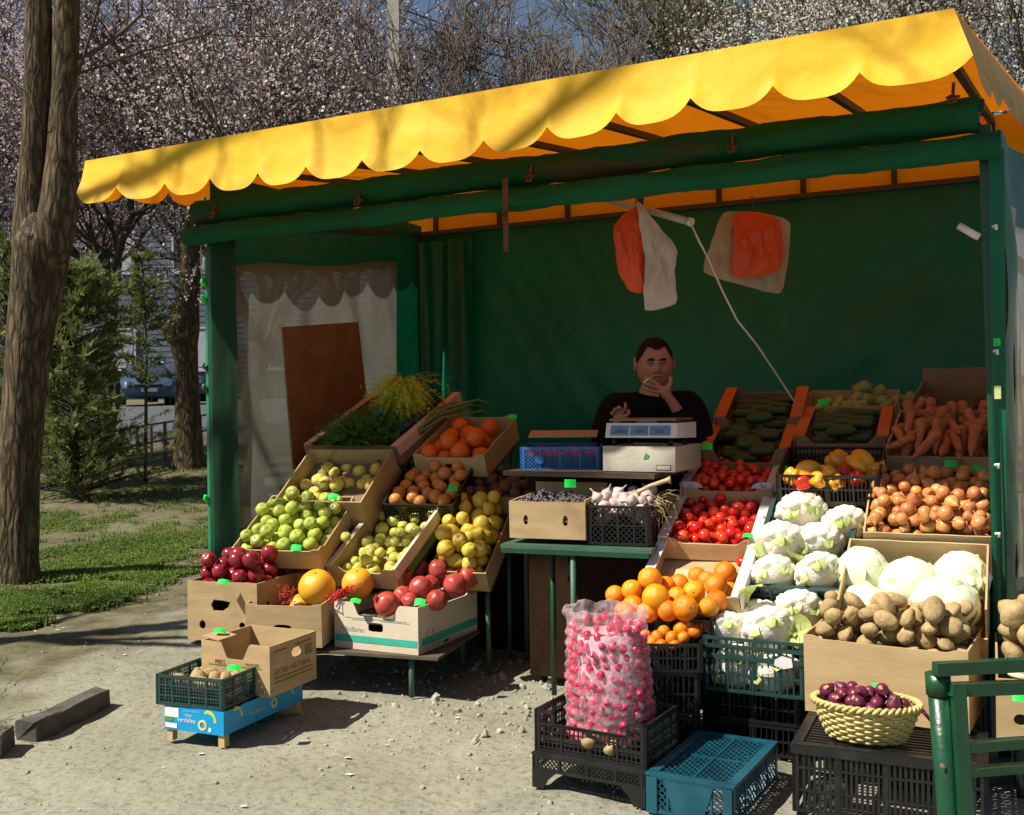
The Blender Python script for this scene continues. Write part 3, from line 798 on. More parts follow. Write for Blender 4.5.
# stall left wall with its clear window: window edges in the wall's own coordinates
Mi = SM.inverted()
def leftwall(px, py, off=0.0):
    q = Mi @ on_plane(px, py, SO + su * off, su); return q
wa, wb, wc = leftwall(235, 266, .075), leftwall(396, 263, .075), leftwall(245, 500, .075)
y0, y1, z1, z0 = wa.y, wb.y, wa.z, .62; z1b = wb.z
HW = 2.64
cloth((.03, .02, .05), (0, DEP, 0), (0, 0, HW), 90, 90, lambda a, b: fold(a, b, 4) * .5, 'left_wall', canvas, hole=lambda a, b: y0 / DEP + .01 < a < y1 / DEP - .012 and .235 < b < (z1 + (z1b - z1) * (a * DEP - y0) / (y1 - y0) - .09) / HW)
film = film_mat('clear_film', (.20, .205, .17), .86, 6, .5, 1.0, vary=.10)
film_warm = film_mat('yellowed_film', (.60, .52, .38), .8, 5, .4, .5, vary=.1)
pw = cloth((.075, y0, z0 - .15), (0, y1 - y0, 0), (0, 0, z1 - z0 + .15), 40, 40, lambda a, b: .015 * noise.noise(Vector((a * 4, b * 4, 2))) + .008 * math.sin(a * 6), 'plastic_window', film)
for v_ in pw.data.vertices:
    a_ = (v_.co.y - y0) / (y1 - y0); b_ = (v_.co.z - z0 + .15) / (z1 - z0 + .15)
    v_.co.z += (z1b - z1) * a_ * b_ + .012 * math.sin(a_ * 9) * b_; v_.co.y += .012 * math.sin(b_ * 7 + 1) * (1 if a_ > .5 else -.4)
# folded canvas bunched at the front left post, curtain folds in the back corner
cloth((.075, -.03, .25), (.125, .06, 0), (0, 0, 2.05), 20, 30, lambda a, b: .010 * math.sin(a * 5 + b) + .012 * noise.noise(Vector((a * 2, b * 5, 3))), 'side_curtain', mat('shaded_green_canvas', (.002, .035, .013), (.002, .024, .010), 2, .6, .3, 5, spec=.25))  # canvas colour darkened to stand for shade on the curtain's front
cloth((.10, DEP - .12, .4), (.42, .05, 0), (0, 0, 2.15), 50, 24, lambda a, b: .05 * noise.noise(Vector((a * 5 - b * .6, b * .9, 6))) + .012 * math.sin(a * 17 + b * 4), 'corner_curtain', canvas)
# right wall, seen from outside
RW = LEN + .035
cloth((RW, .02, .25), (.30, DEP, 0), (0, 0, 2.16), 80, 40, lambda a, b: fold(a, b, 7) * .9 + .02 * math.sin(a * 30) * (1 - b * .5), 'right_wall', mat('green_canvas_sunlit', (.012, .13, .075), (.008, .10, .055), 2, .42, .3, 5, trans=.25), hole=(.12, .9, .18, .86))
cloth((RW + .036, .02 + DEP * .10, .60), (.245, DEP * .82, 0), (0, 0, 1.55), 40, 30, lambda a, b: fold(a, b, 8) * .9 + .012 * math.sin(a * 25), 'plastic_window', film_warm)
cloth((RW + .036, .02 + DEP * .085, .58), (.005, .035, 0), (0, 0, 1.58), 4, 20, lambda a, b: fold(.16, b, 7) * .9, 'window_hem', mat('mustard_tape', (.42, .33, .10), (.36, .28, .08), 9, .6))
cloth((LEN + .015, -.045, .45), (.05, .03, 0), (0, 0, 1.87), 12, 30, lambda a, b: .006 * math.sin(a * 5 + b * 3), 'side_curtain', canvas)
# eyelet ties on the right post
for z in (2.02, 1.55, 1.12, .86):
    mb = MB(); mb.tube([(LEN + .028, -.068, z), (LEN + .042, -.075, z + .004), (LEN + .040, -.070, z - .012)], .006, 6); mb.build('tie', white_print, stall)
mb = MB(); mb.box((-.005, -.032, 1.72), (.02, -.026, 1.75)); mb.build('green_tape', neon, stall, mw=T((LEN + .03, -.01, -.15)))
mb = MB(); mb.box((-.01, -.032, 0), (.02, -.026, .05)); mb.build('paper_scrap', mat('pale_yellow_paper', (.6, .62, .25)), stall, mw=T((LEN + .03, -.01, 1.37)))
mb = MB(); mb.tube([(LEN - .09, -.06, 2.035), (LEN - .02, -.07, 1.985)], .014, 8); mb.build('white_clip', white_print, stall)
# left post clips and cords
for z in (2.07, 1.98, 1.60, 1.48, .86):
    mb = MB(); mb.tube([(.03, -.02, z - .018), (.005, -.03, z), (.013, -.03, z + .02)], .011, 6); mb.build('clip', neon if z > 1.9 or z < 1 else green_paint_worn, stall)
mb = MB(); mb.tube([(0, -.03, 2.31), (-.01, -.02, 2.2), (.005, -.03, 2.08)], .0025, 5); mb.tube([(.03, -.06, 2.30), (.02, -.03, 2.1)], .002, 5); mb.build('cord', string_white, stall)
mb = MB(); mb.box((.010, -.012, .3), (.034, .012, 2.2)); mb.build('sunlit_strip', mat('sunlit_green_paint', (.02, .22, .10), (.02, .18, .08), 12, .35), stall)  # sunlit left edge of the post, its light put into brighter green
# hooks and the punched strap
def stall_px(px, py, yoff):
    P = SO + sv * yoff; return Mi @ on_plane(px, py, P, sv)
for px, py in ((213, 212), (358, 199), (530, 175), (732, 145), (953, 95)):
    q = stall_px(px, py, -.10)
    mb = MB(); mb.tube([q + Vector((0, .02, .05)), q, q + Vector((.012, -.01, -.03)), q + Vector((-.014, -.01, -.03)), q + Vector((-.01, 0, .0))], .0065, 6); mb.bar(q + Vector((-.025, 0, -.008)), q + Vector((.025, 0, -.008)), .01)
    mb.build('hook', rust, stall)
q = stall_px(505, 178, -.135)
mb = MB(); mb.prism([(-.012, -.34), (.012, -.34), (.015, 0), (-.015, 0)], [ell(0, -.22 - .03 * k, .004, .004, 8) for k in range(4)], .004, T(q)); mb.tube([q + Vector((-.014, -.004, -.17)), q + Vector((.0, -.006, -.19)), q + Vector((.014, -.004, -.17)), q + Vector((0, -.004, -.15)), q + Vector((-.014, -.004, -.17))], .004, 6)
mb.build('strap', rust, stall, recalc=True)

# brown board leaning inside the left wall
off = .16
P4 = [on_plane(x, y, SO + su * off, su) for x, y in ((281, 327), (357, 322), (368, 420), (292, 470))]
P4[2] = P4[1] + (P4[2] - P4[1]) * 1.15; P4[3] = P4[0] + (P4[3] - P4[0]) * 1.0
mb = MB(); th = su * .012
mb.add([p for p in P4] + [p + th for p in P4], [(0, 1, 2, 3), (7, 6, 5, 4), (0, 4, 5, 1), (1, 5, 6, 2), (2, 6, 7, 3), (3, 7, 4, 0)])
thing_mb(mb, 'plywood_board', plywood, 'brown board leaning against the clear window', 'board')

# ================================================================ TABLES
def legs_tube(mb, pts, r=.014):
    for a, b in pts: mb.tube([a, b], r, 8)
# low table under the left display
lt = empty('display_table'); tag(lt, 'low green steel table carrying the left fruit cartons', 'table')
LM = pose_matrix(-1.60, 5.30, 0, 17, 0)
mb = MB(); mb.box((-.02, .0, .188), (1.30, .60, .202)); mb.build('tabletop', mat('old_board', (.10, .075, .05), (.07, .05, .035), 9, .8), lt, mw=LM)
def leg(P, Q, par, m=green_paint_worn, r=.014, name='leg'):
    mb = MB(); mb.tube([P, Q], r, 10); mb.build(name, m, par)
for a in ((412, 697, 4.98), ):
    g = ground_at(a[0], a[1]); leg(g, Vector((g.x, g.y, .19)), lt)
for px, py in ((463, 668), (489, 666), (205, 660)):
    g = ground_at(px, py); leg(g, Vector((g.x, g.y, .30)), lt)
leg((-1.52, 5.9, 0), (-1.52, 5.9, .5), lt)
# boards under the tilted trays
rl = empty('tiered_rack'); tag(rl, 'stepped green rack under the tilted fruit trays on the left', 'rack')
def shelf_for(keys, par, post_m=green_paint_worn, backlegs=True):
    for k in keys:
        M_, w, d, h = PM(k)
        mb = MB(); mb.box((.0, .02, -.022), (w, .07, -.002)); mb.box((0, d - .09, -.022), (w, d - .03, -.002)); mb.box((0.0, .075, -.0205), (.05, d - .095, -.003)); mb.box((w - .05, .075, -.0205), (w, d - .095, -.003))
        mb.build('board', counter_wood, par, mw=M_)
        for x in (.03, w - .03):
            P = M_ @ Vector((x, d - .06, -.022)); leg((P.x, P.y, 0), P, par, post_m, .013)
            if k not in ('ORC', 'CAB'):
                P = M_ @ Vector((x, .045, -.022))
                zb_ = 0 if P.z < .52 and k in ('Q',) else 0
                if k in ('G', 'M'): zb_ = .203
                leg((P.x, P.y, zb_), P, par, post_m, .013)
shelf_for(['G', 'Y', 'M', 'Q', 'DILL', 'OR', 'MAN', 'K'], rl)
rr = empty('tiered_rack'); tag(rr, 'stepped green rack under the vegetable trays on the right', 'rack')
shelf_for(['TOM2', 'ORC', 'TOM1', 'CUC1', 'CUC2', 'CUC3', 'ZUC', 'CARR2', 'CARR1', 'ONI', 'PEP', 'CAU2', 'CAB'], rr)
# green shelf table in the middle
gt = empty('shelf_table'); tag(gt, 'green painted shelf with grape and garlic cartons, on thin legs', 'table')
GM = pose_matrix(-.04, 4.71, 0, 21, 0)
mb = MB(); mb.box((-.02, .0, .735), (.66, .42, .752)); tt = mb.build('tabletop', green_paint_worn, gt, mw=GM)
mb = MB(); mb.box((-.015, -.004, .715), (.65, .012, .7345)); mb.build('edge_strip', green_paint, gt, mw=GM)
for x, y in ((.31, .02), (.10, .36), (.60, .36)):
    P = GM @ Vector((x, y, 0)); leg(P, P + Vector((0, 0, .735)), gt, green_paint_worn if y < .1 else green_paint, .013)
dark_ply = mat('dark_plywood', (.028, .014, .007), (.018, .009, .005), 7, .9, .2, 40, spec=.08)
# counter of the seller
ct = empty('counter'); tag(ct, 'dark wooden counter with a plywood front that holds the scale', 'counter')
CM = pose_matrix(-.02, 5.10, 0, 28, 0)
mb = MB(); mb.box((-.02, -.02, 1.030), (.745, .44, 1.052)); mb.build('countertop', counter_wood, ct, mw=CM)
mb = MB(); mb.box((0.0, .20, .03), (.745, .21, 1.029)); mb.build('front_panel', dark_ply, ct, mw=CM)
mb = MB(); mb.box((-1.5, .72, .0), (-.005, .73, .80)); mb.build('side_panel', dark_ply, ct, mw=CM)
for x in (.05, .70):
    for y in (.26, .40):
        P = CM @ Vector((x, y, 0)); leg(P, P + Vector((0, 0, 1.03)), ct, green_paint, .018)
# foreground railing
rg = empty('railing', mw=T(ground_at(940, 860))); tag(rg, 'dark green painted steel railing in the bottom right foreground', 'railing')
A = lambda x, y: at(x, y, 2.9)
mb = MB(); mb.tube([A(939, 690), A(949, 815), A(956, 905)], .030, 20); mb.build('post', green_paint, rg, mw=rg.matrix_world.inverted())
mb = MB(); mb.tube([A(937.5, 673), A(939, 694)], .0335, 20); mb.build('collar', green_paint, rg, mw=rg.matrix_world.inverted())
mb = MB(); mb.tube([A(937, 662), A(937.5, 673)], .012, 8); mb.build('bolt', rust, rg, mw=rg.matrix_world.inverted())
def rail_bar(p, q, wd, nm='rail', dY=0.0):
    mb = MB(); P = at(p[0], p[1], 2.86); Q = at(q[0], q[1], 2.86 + dY); mb.bar(P, Q, .03, wd); mb.build(nm, green_paint, rg, mw=rg.matrix_world.inverted())
rail_bar((935, 669), (1120, 660), .034, dY=.1)
rail_bar((950, 689.5), (1120, 684), .034, dY=.1)
rail_bar((957.5, 684.5), (971, 905), .0345, 'upright')
rail_bar((966, 747), (1120, 735), .026, dY=.1)
rail_bar((968, 772), (1120, 760), .022, dY=.1)
mb = MB(); mb.prism(ell(0, 0, .006, .006), [], .002, T(at(942.5, 766, 2.866))); mb.build('paint_spot', mat('pink_paint', (.6, .2, .2)), rg, mw=rg.matrix_world.inverted(), recalc=True)

# ================================================================ PRODUCE MESHES (unit radius)
def sphere_mesh(name, fn, mats, nu=20, nv=14, extra=None, mfn=None):
    """lat-long sphere displaced by fn(dir) -> Vector; extra(MB) adds more"""
    mb = MB(); vs = []
    for j in range(nv + 1):
        ph = PI * j / nv
        for i in range(nu):
            a = 2 * PI * i / nu
            d = Vector((math.sin(ph) * math.cos(a), math.sin(ph) * math.sin(a), math.cos(ph)))
            vs.append(fn(d, a, ph))
    fs = []
    for j in range(nv):
        for i in range(nu):
            a, b = j * nu + i, j * nu + (i + 1) % nu
            f = (a, a + nu, b + nu, b)
            fs.append(f)
    mb.add(vs, fs, 0, True)
    if extra: extra(mb)
    o = mb.build(name, mats); me = o.data; bpy.data.objects.remove(o)
    bm = bmesh.new(); bm.from_mesh(me); bmesh.ops.remove_doubles(bm, verts=bm.verts, dist=1e-5); bmesh.ops.recalc_face_normals(bm, faces=bm.faces); bm.to_mesh(me); bm.free()
    return me
def nz(d, s, k): return noise.noise(d * s + Vector((k, k * 1.7, -k)))
green_stem = mat('green_stem', (.10, .17, .03), (.07, .12, .02), 9, .7)
brown_stem = mat('brown_stem', (.12, .07, .03), (.08, .05, .02), 9, .8)
def apple_mesh(name, m, k, tall=1.0, lump=.05, dim=.22):
    def fn(d, a, ph):
        r = 1 - dim * math.exp(-(ph / .38) ** 2) - dim * .8 * math.exp(-((PI - ph) / .33) ** 2) + lump * nz(d, 1.2, k) + .02 * math.cos(5 * a) * math.sin(ph) * (ph / PI)
        p = d * r; p.z *= tall * .92; s = 1 - .07 * (ph / PI); return Vector((p.x * s, p.y * s, p.z))
    def ex(mb): mb.tube([(0, 0, .62), (.03, .02, .85), (.08, .03, 1.02)], [.03, .03, .045], 5, 1)
    return sphere_mesh(name, fn, [m, brown_stem], 20, 14, ex)
apple_green_m = mat('green_apple_skin', (.47, .53, .09), (.34, .44, .06), 2.5, .28, rand=.12, c3=(.44, .46, .10), hue=.012)
apple_yellow_m = mat('yellow_apple_skin', (.68, .60, .12), (.54, .50, .09), 2.2, .3, rand=.14, c3=(.55, .34, .06), hue=.015)
apple_red_m = mat('red_apple_skin', (.32, .025, .032), (.18, .010, .018), 3, .22, rand=.2, stretch=(1, 1, .3), c3=(.30, .05, .04))
apple_mix_m = mat('yellow_green_skin', (.60, .56, .10), (.44, .47, .08), 2.4, .3, rand=.14, hue=.02)
quince_m = mat('quince_skin', (.66, .50, .06), (.55, .40, .05), 2.5, .42, .1, 9, rand=.12, c3=(.40, .28, .05), hue=.012)
orange_m = mat('orange_peel', (.85, .30, .008), (.80, .25, .006), 3, .33, .25, 60, rand=.06, hue=.012)
orange_deep_m = mat('deep_orange_peel', (.72, .15, .012), (.66, .12, .01), 3, .38, .2, 60, rand=.08)
mandarin_m = mat('mandarin_peel', (.84, .28, .008), (.78, .20, .006), 3, .35, .2, 60, rand=.08, hue=.012)
pomelo_m = mat('pomelo_peel', (.80, .42, .03), (.72, .34, .025), 2, .36, .2, 50)
pomegr_m = mat('pomegranate_skin', (.48, .085, .055), (.35, .03, .03), 1.8, .35, .1, 12, rand=.15, c3=(.55, .26, .13))
tomato_m = mat('tomato_skin', (.72, .035, .014), (.60, .022, .011), 2, .16, rand=.10, coat=.3, hue=.006)
onion_m = mat('onion_skin', (.62, .27, .085), (.46, .17, .05), 2.2, .3, .12, 10, rand=.2, stretch=(3, 3, .6), c3=(.62, .38, .18), hue=.012)
red_onion_m = mat('red_onion_skin', (.17, .018, .055), (.085, .010, .032), 2.6, .38, rand=.2, stretch=(3, 3, .5), c3=(.30, .08, .12))
potato_m = mat('potato_skin', (.42, .30, .14), (.32, .22, .095), 2.4, .75, .35, 7, rand=.12, c3=(.20, .13, .06))
carrot_m = mat('carrot_skin', (.52, .17, .06), (.38, .11, .045), 3, .7, .3, 8, rand=.15, c3=(.16, .07, .04))
beet_m = mat('dark_root_skin', (.13, .06, .04), (.09, .04, .028), 3, .8, .3, 8, rand=.15)
cucumber_m = mat('cucumber_skin', (.035, .075, .015), (.02, .05, .01), 3, .4, .4, 10, rand=.2, stretch=(3, 3, .5), c3=(.10, .14, .04))
squash_m = mat('squash_skin', (.30, .34, .10), (.22, .27, .07), 3, .35, rand=.12, stretch=(3, 3, .5))
squash_y_m = mat('yellow_squash_skin', (.50, .42, .06), (.25, .30, .05), 3, .4, rand=.1, stretch=(4, 4, .4))
pepper_y_m = mat('yellow_pepper_skin', (.80, .36, .02), (.72, .28, .015), 2, .18, rand=.06, coat=.3)
pepper_r_m = mat('red_pepper_skin', (.55, .04, .012), (.45, .03, .01), 2, .18, rand=.06, coat=.3)
garlic_m = mat('garlic_skin', (.60, .50, .46), (.48, .36, .36), 3, .5, .2, 10, rand=.1, stretch=(3, 3, .5))
radish_m = mat('radish_skin', (.70, .012, .11), (.60, .01, .085), 3, .25, rand=.12, c3=(.75, .2, .28))
kiwi_m = mat('kiwi_skin', (.14, .075, .03), (.10, .05, .02), 6, .85, .3, 30, rand=.15)
grape_m = mat('grape_skin', (.07, .05, .08), (.11, .09, .13), 6, .55, rand=.3)
cauli_m = mat('cauliflower_head', (.88, .85, .74), (.82, .77, .60), 5, .75, .5, 22, rand=.05)
cauli_leaf_m = mat('cauliflower_leaf', (.60, .66, .26), (.42, .52, .14), 5, .5, .2, 12, trans=.25, rand=.12)
cabbage_m = mat('cabbage_leaf', (.84, .87, .70), (.76, .82, .56), 1.6, .42, .15, 6, rand=.04)
root_hair = mat('root_hair', (.30, .22, .12), None, 9, .9)

green_apples = [apple_mesh('green_apple', apple_green_m, k, 1.0, .07) for k in (1, 5, 9)]
yellow_apples = [apple_mesh('yellow_apple', apple_yellow_m, k, .98, .06) for k in (2, 6)]
red_apples = [apple_mesh('red_apple', apple_red_m, k, 1.05, .06) for k in (3, 7)]
mix_apples = [apple_mesh('small_apple', apple_mix_m, k, .97, .05, .18) for k in (4, 8)]
def quince(k):
    def fn(d, a, ph):
        r = 1 + .10 * nz(d, 1.1, k) + .06 * nz(d, 2.6, k + 3) - .16 * math.exp(-((PI - ph) / .35) ** 2)
        p = d * r; s = 1 - .28 * max(0, math.cos(ph)) ** 1.5; return Vector((p.x * s, p.y * s, p.z * (1.12 + .1 * max(0, d.z))))
    def ex(mb):
        for i in range(5):
            a = i * 2 * PI / 5; c, s = math.cos(a), math.sin(a)
            mb.tube([(c * .12, s * .12, -.85), (c * .2, s * .2, -1.02)], [.07, .03], 4, 1)
    return sphere_mesh('quince', fn, [quince_m, brown_stem], 18, 14, ex)
quinces = [quince(k) for k in (1, 4, 8)]
def orange_mesh(nm, m, k, ob=.97):
    def fn(d, a, ph):
        r = 1 + .03 * nz(d, 1.3, k) - .05 * math.exp(-(ph / .22) ** 2)
        return Vector((d.x * r, d.y * r, d.z * r * ob))
    def ex(mb): mb.tube([(0, 0, .90 * ob), (0, 0, .965 * ob)], [.10, .085], 6, 1)
    return sphere_mesh(nm, fn, [m, green_stem], 24, 16, ex)
oranges = [orange_mesh('orange', orange_m, k, o) for k, o in ((1, .98), (2, 1.03))]
deep_oranges = [orange_mesh('orange', orange_deep_m, 4)]
mandarins = [orange_mesh('mandarin', mandarin_m, 3, .88)]
def pomegr(k):
    def fn(d, a, ph):
        r = 1 + .05 * math.cos(6 * a) * math.sin(ph) ** 2 * .6 + .06 * nz(d, 1.5, k)
        return d * r
    def ex(mb):
        n = 6; ring = []
        for j, (rr, z) in enumerate(((.20, .90), (.17, 1.08), (.26, 1.26))):
            for i in range(n * 2):
                a = PI * i / n; q = rr; zz = z - (.12 if (j == 2 and i % 2) else 0)
                ring.append((q * math.cos(a), q * math.sin(a), zz))
        k2 = n * 2
        mb.add(ring, [(j * k2 + i, j * k2 + (i + 1) % k2, (j + 1) * k2 + (i + 1) % k2, (j + 1) * k2 + i) for j in range(2) for i in range(k2)], 0, False)
    return sphere_mesh('pomegranate', fn, [pomegr_m], 26, 18, ex)
pomegranates = [pomegr(k) for k in (1, 5)]
def tomato(k):
    def fn(d, a, ph):
        r = 1 + .03 * math.cos(5 * a + k) * math.exp(-(ph / .8) ** 2) - .12 * math.exp(-(ph / .3) ** 2)
        return Vector((d.x * r, d.y * r, d.z * r * .88))
    def ex(mb):
        for i in range(5):
            a = i * 2 * PI / 5 + k
            c, s = math.cos(a), math.sin(a)
            mb.add([(-s * .05, c * .05, .80), (s * .05, -c * .05, .80), (c * .38, s * .38, .86)], [(0, 1, 2)], 1)
        mb.tube([(0, 0, .74), (.03, 0, .95)], .03, 5, 1)
    return sphere_mesh('tomato', fn, [tomato_m, green_stem], 20, 14, ex)
tomatoes = [tomato(k) for k in (0, 2)]
def onion(nm, m, k, squash=.9):
    def fn(d, a, ph):
        r = 1 + .03 * nz(d, 1.4, k) + .012 * math.cos(14 * a)
        z = d.z * r * squash; s = 1
        if d.z > .75: z += (d.z - .75) * 1.9; s = 1 - (d.z - .75) * 1.6
        return Vector((d.x * r * s, d.y * r * s, z))
    def ex(mb):
        mb.tube([(0, 0, 1.15 * squash), (.03, .02, 1.6 * squash), (.12, .05, 1.85 * squash)], [.15, .09, .03], 6, 1)
        for i in range(6):
            a = i; mb.tube([(0, 0, -.85 * squash), (.12 * math.cos(a), .12 * math.sin(a), -1.08 * squash)], [.03, .01], 3, 2)
        # loose flake of dry skin
        mb.add([Vector((math.cos(b) * 1.03 * math.sin(p_), math.sin(b) * 1.03 * math.sin(p_), math.cos(p_) * 1.04 * squash)) + Vector((.10, .05, .02)) * q for b, p_, q in ((0, .9, .2), (.5, 1.0, 1.2), (.45, 1.6, 1.4), (-.1, 1.5, .3))], [(0, 1, 2, 3)], 1)
    return sphere_mesh(nm, fn, [m, mat('dry_onion_skin', (.58, .36, .18), (.5, .28, .12), 4, .5, trans=.2), root_hair], 22, 16, ex)
onions = [onion('onion', onion_m, k, s) for k, s in ((1, .88), (4, .95), (7, .82))]
red_onions = [onion('red_onion', red_onion_m, k, .9) for k in (2, 5)]
def potato(k):
    rr = random.Random(k); ax = rr.uniform(1.15, 1.5); az = rr.uniform(.72, .85)
    def fn(d, a, ph):
        r = 1 + .16 * nz(d, 1.1, k) + .05 * nz(d, 3.1, k + 2)
        for e in range(4):
            c = Vector((math.cos(e * 2.1 + k), math.sin(e * 2.1 + k), .5 * math.cos(e * 1.3))).normalized(); r -= .06 * math.exp(-((d - c).length / .13) ** 2)
        return Vector((d.x * r * ax, d.y * r, d.z * r * az))
    return sphere_mesh('potato', fn, [potato_m], 24, 16)
potatoes = [potato(k) for k in (1, 2, 3, 4)]
def carrot(k):
    mb = MB(); rr = random.Random(k); pts = []; rad = []
    for i in range(12):
        t = i / 11; pts.append((.10 * math.sin(t * 2.4 + k), .06 * math.sin(t * 5 + k), 1.9 * (t - .5) * 1.4)); rad.append((.46 * (1 - t) ** .55 * (.85 + .15 * math.sin(k + t * 9)) + .03) * (1 if i else .7))
    mb.tube(pts, rad, 12, 0); mb.tube([Vector(pts[0]), Vector(pts[0]) - Vector((0, 0, .12))], [.14, .10], 6, 1)
    o = mb.build('carrot', [carrot_m, green_stem]); me = o.data; bpy.data.objects.remove(o); return me
carrots = [carrot(k) for k in (1, 2, 3)]
def cuke(nm, m, k, L=2.6, r=.42, bump=.03):
    mb = MB(); pts = []; rad = []
    for i in range(15):
        t = i / 14; pts.append((.12 * math.sin(t * PI) * (1 if k % 2 else -1), 0, (t - .5) * L)); rad.append(max(.02, r * (1 - abs(2 * t - 1) ** 4.5) ** .5 * (1 + bump * math.sin(i * 2.3 + k))))
    mb.tube(pts, rad, 12, 0); mb.tube([(0, 0, -L / 2 + .02), (.02, 0, -L / 2 - .12)], [.05, .04], 5, 1)
    o = mb.build(nm, [m, green_stem]); me = o.data; bpy.data.objects.remove(o); return me
cucumbers = [cuke('cucumber', cucumber_m, k) for k in (1, 2)]
squashes = [cuke('squash', squash_m, k, 2.1, .72) for k in (1, 2)]
long_squashes = [cuke('long_squash', squash_y_m, 3, 3.6, .6)]
def pepper(nm, m, k):
    def fn(d, a, ph):
        lob = .16 * math.cos(4 * a + k) * math.sin(ph) ** .7
        r = 1 + lob * .8 - .35 * math.exp(-(ph / .35) ** 2) - .30 * math.exp(-((PI - ph) / .4) ** 2) + .05 * nz(d, 1.3, k)
        return Vector((d.x * r, d.y * r, d.z * r * 1.15))
    def ex(mb): mb.tube([(0, 0, .7), (.05, 0, .95), (.16, .05, 1.15)], [.11, .07, .08], 6, 1)
    return sphere_mesh(nm, fn, [m, green_stem], 28, 18, ex)
peppers_y = [pepper('yellow_pepper', pepper_y_m, k) for k in (1, 3)]
peppers_r = [pepper('red_pepper', pepper_r_m, 2)]
def garlic(k):
    def fn(d, a, ph):
        r = 1 + .08 * abs(math.cos(4.5 * a + k)) * math.sin(ph)
        z = d.z * .82; s = 1
        if d.z > .6: z += (d.z - .6) * 1.6; s = 1 - (d.z - .6) * 1.9
        return Vector((d.x * r * s, d.y * r * s, z))
    def ex(mb): mb.tube([(0, 0, 1.0), (.05, .02, 1.5), (.18, .1, 2.1)], [.17, .13, .11], 7, 0)
    return sphere_mesh('garlic_bulb', fn, [garlic_m], 28, 14, ex)
garlics = [garlic(k) for k in (0, 1)]
radishes = [onion('radish', radish_m, 3, .95)]
for me in radishes:
    me.materials.clear(); [me.materials.append(x) for x in (radish_m, green_stem, garlic_m)]
kiwis = [orange_mesh('kiwi', kiwi_m, 6, 1.15)]
def cabbage(k):
    def fn(d, a, ph):
        r = 1 + .03 * nz(d, 1.2, k) + .012 * nz(d, 5, k)
        for e in range(5):  # veins radiate from the base, leaf edges step outwards
            aa = e * 1.256 + k; dd = (a - aa + PI) % (2 * PI) - PI
            r += .018 * math.exp(-(dd / .05) ** 2) * (ph / PI)
            edge = .9 + .35 * math.sin(a * 2 + e) ; r += .012 * (1 if ph > edge + e * .18 else 0)
        return Vector((d.x * r, d.y * r, d.z * r * .90))
    def ex(mb):
        mb.tube([(0, 0, -.80), (0, 0, -1.0)], [.18, .16], 10, 0)
    return sphere_mesh('cabbage', fn, [cabbage_m], 64, 40, ex)
cabbages = [cabbage(k) for k in (1, 3)]
wrap_m = mat('cabbage_wrapper', (.68, .76, .44), (.84, .88, .68), 1.8, .45, .2, 8, trans=.12, rand=.08)
def wrap_leaf(k):
    mb = MB(); vs = []; nr, na = 12, 40
    for i in range(nr + 1):
        for j in range(na):
            a = 2 * PI * j / na; edge = 1.0 + .10 * math.sin(a * 3 + k) + .05 * math.sin(a * 9 + k * 2) ; t = i / nr; ph = t * 1.05 * edge
            r = 1.012 + .07 * t ** 5 * (1 + .8 * math.sin(a * 7 + k)) + .010 * math.exp(-(math.sin(a * 1) / .10) ** 2) * (1 - t) + .007 * abs(math.sin(a * 6 + t * 2))
            vs.append(Vector((math.sin(ph) * math.cos(a), math.sin(ph) * math.sin(a), math.cos(ph) * .95)) * r)
    mb.add(vs, [(i * na + j, i * na + (j + 1) % na, (i + 1) * na + (j + 1) % na, (i + 1) * na + j) for i in range(nr) for j in range(na)], 0, True)
    o = mb.build('wrap', wrap_m); me = o.data; bpy.data.objects.remove(o); return me
wrap_leaves = [wrap_leaf(k) for k in (0, 2, 5)]
def cauli_head(k):
    rr = random.Random(k); cs = []
    gold = PI * (3 - math.sqrt(5))
    for i in range(46):  # florets spread on the dome
        z = 1 - (i / 46) * 1.25; q = math.sqrt(max(0, 1 - z * z)); a = i * gold
        cs.append((Vector((q * math.cos(a), q * math.sin(a), z)).normalized(), rr.uniform(.9, 1.12)))
    def fn(d, a, ph):
        best = 0
        for c, s in cs:
            dd = (d - c).length / (.25 * s); 
            if dd < 1: best = max(best, math.sqrt(1 - dd * dd) * s)
        r = .84 + .16 * best + .035 * noise.noise(d * 11) + .02 * noise.noise(d * 24)
        return Vector((d.x * r, d.y * r, (d.z * r * .78) if d.z > -.2 else -.2 * r * .78 + (d.z + .2) * .5))
    return sphere_mesh('cauliflower', fn, [cauli_m], 84, 48)
cauli_meshes = [cauli_head(k) for k in (1, 2)]
def leaf_mesh(nm, m, L=1.0, W=.6, curl=.5, n=8, seed=0):
    rr = random.Random(seed); vs = []
    for i in range(n + 1):
        t = i / n
        wdt = W * math.sin(PI * min(1, t * .93 + .07)) ** .7
        for j in range(5):
            s = (j - 2) / 2
            vs.append(Vector((s * wdt / 2, L * t * math.cos(curl * t), L * t * math.sin(curl * t) + .14 * abs(s) * W + .05 * math.sin(i * 2.1 + j * 3 + seed))))
    mb = MB(); mb.add(vs, [(i * 5 + j, i * 5 + j + 1, (i + 1) * 5 + j + 1, (i + 1) * 5 + j) for i in range(n) for j in range(4)], 0, True)
    mb.tube([vs[i * 5 + 2] - Vector((0, 0, .02)) for i in range(n)], [.05 * (1 - i / n) + .008 for i in range(n)], 5, 0)
    o = mb.build(nm, m); me = o.data; bpy.data.objects.remove(o); return me
cauli_leaves = [leaf_mesh('leaf', cauli_leaf_m, 1.1, .98, c, seed=s) for s, c in ((1, .9), (2, 1.2), (3, .5))]

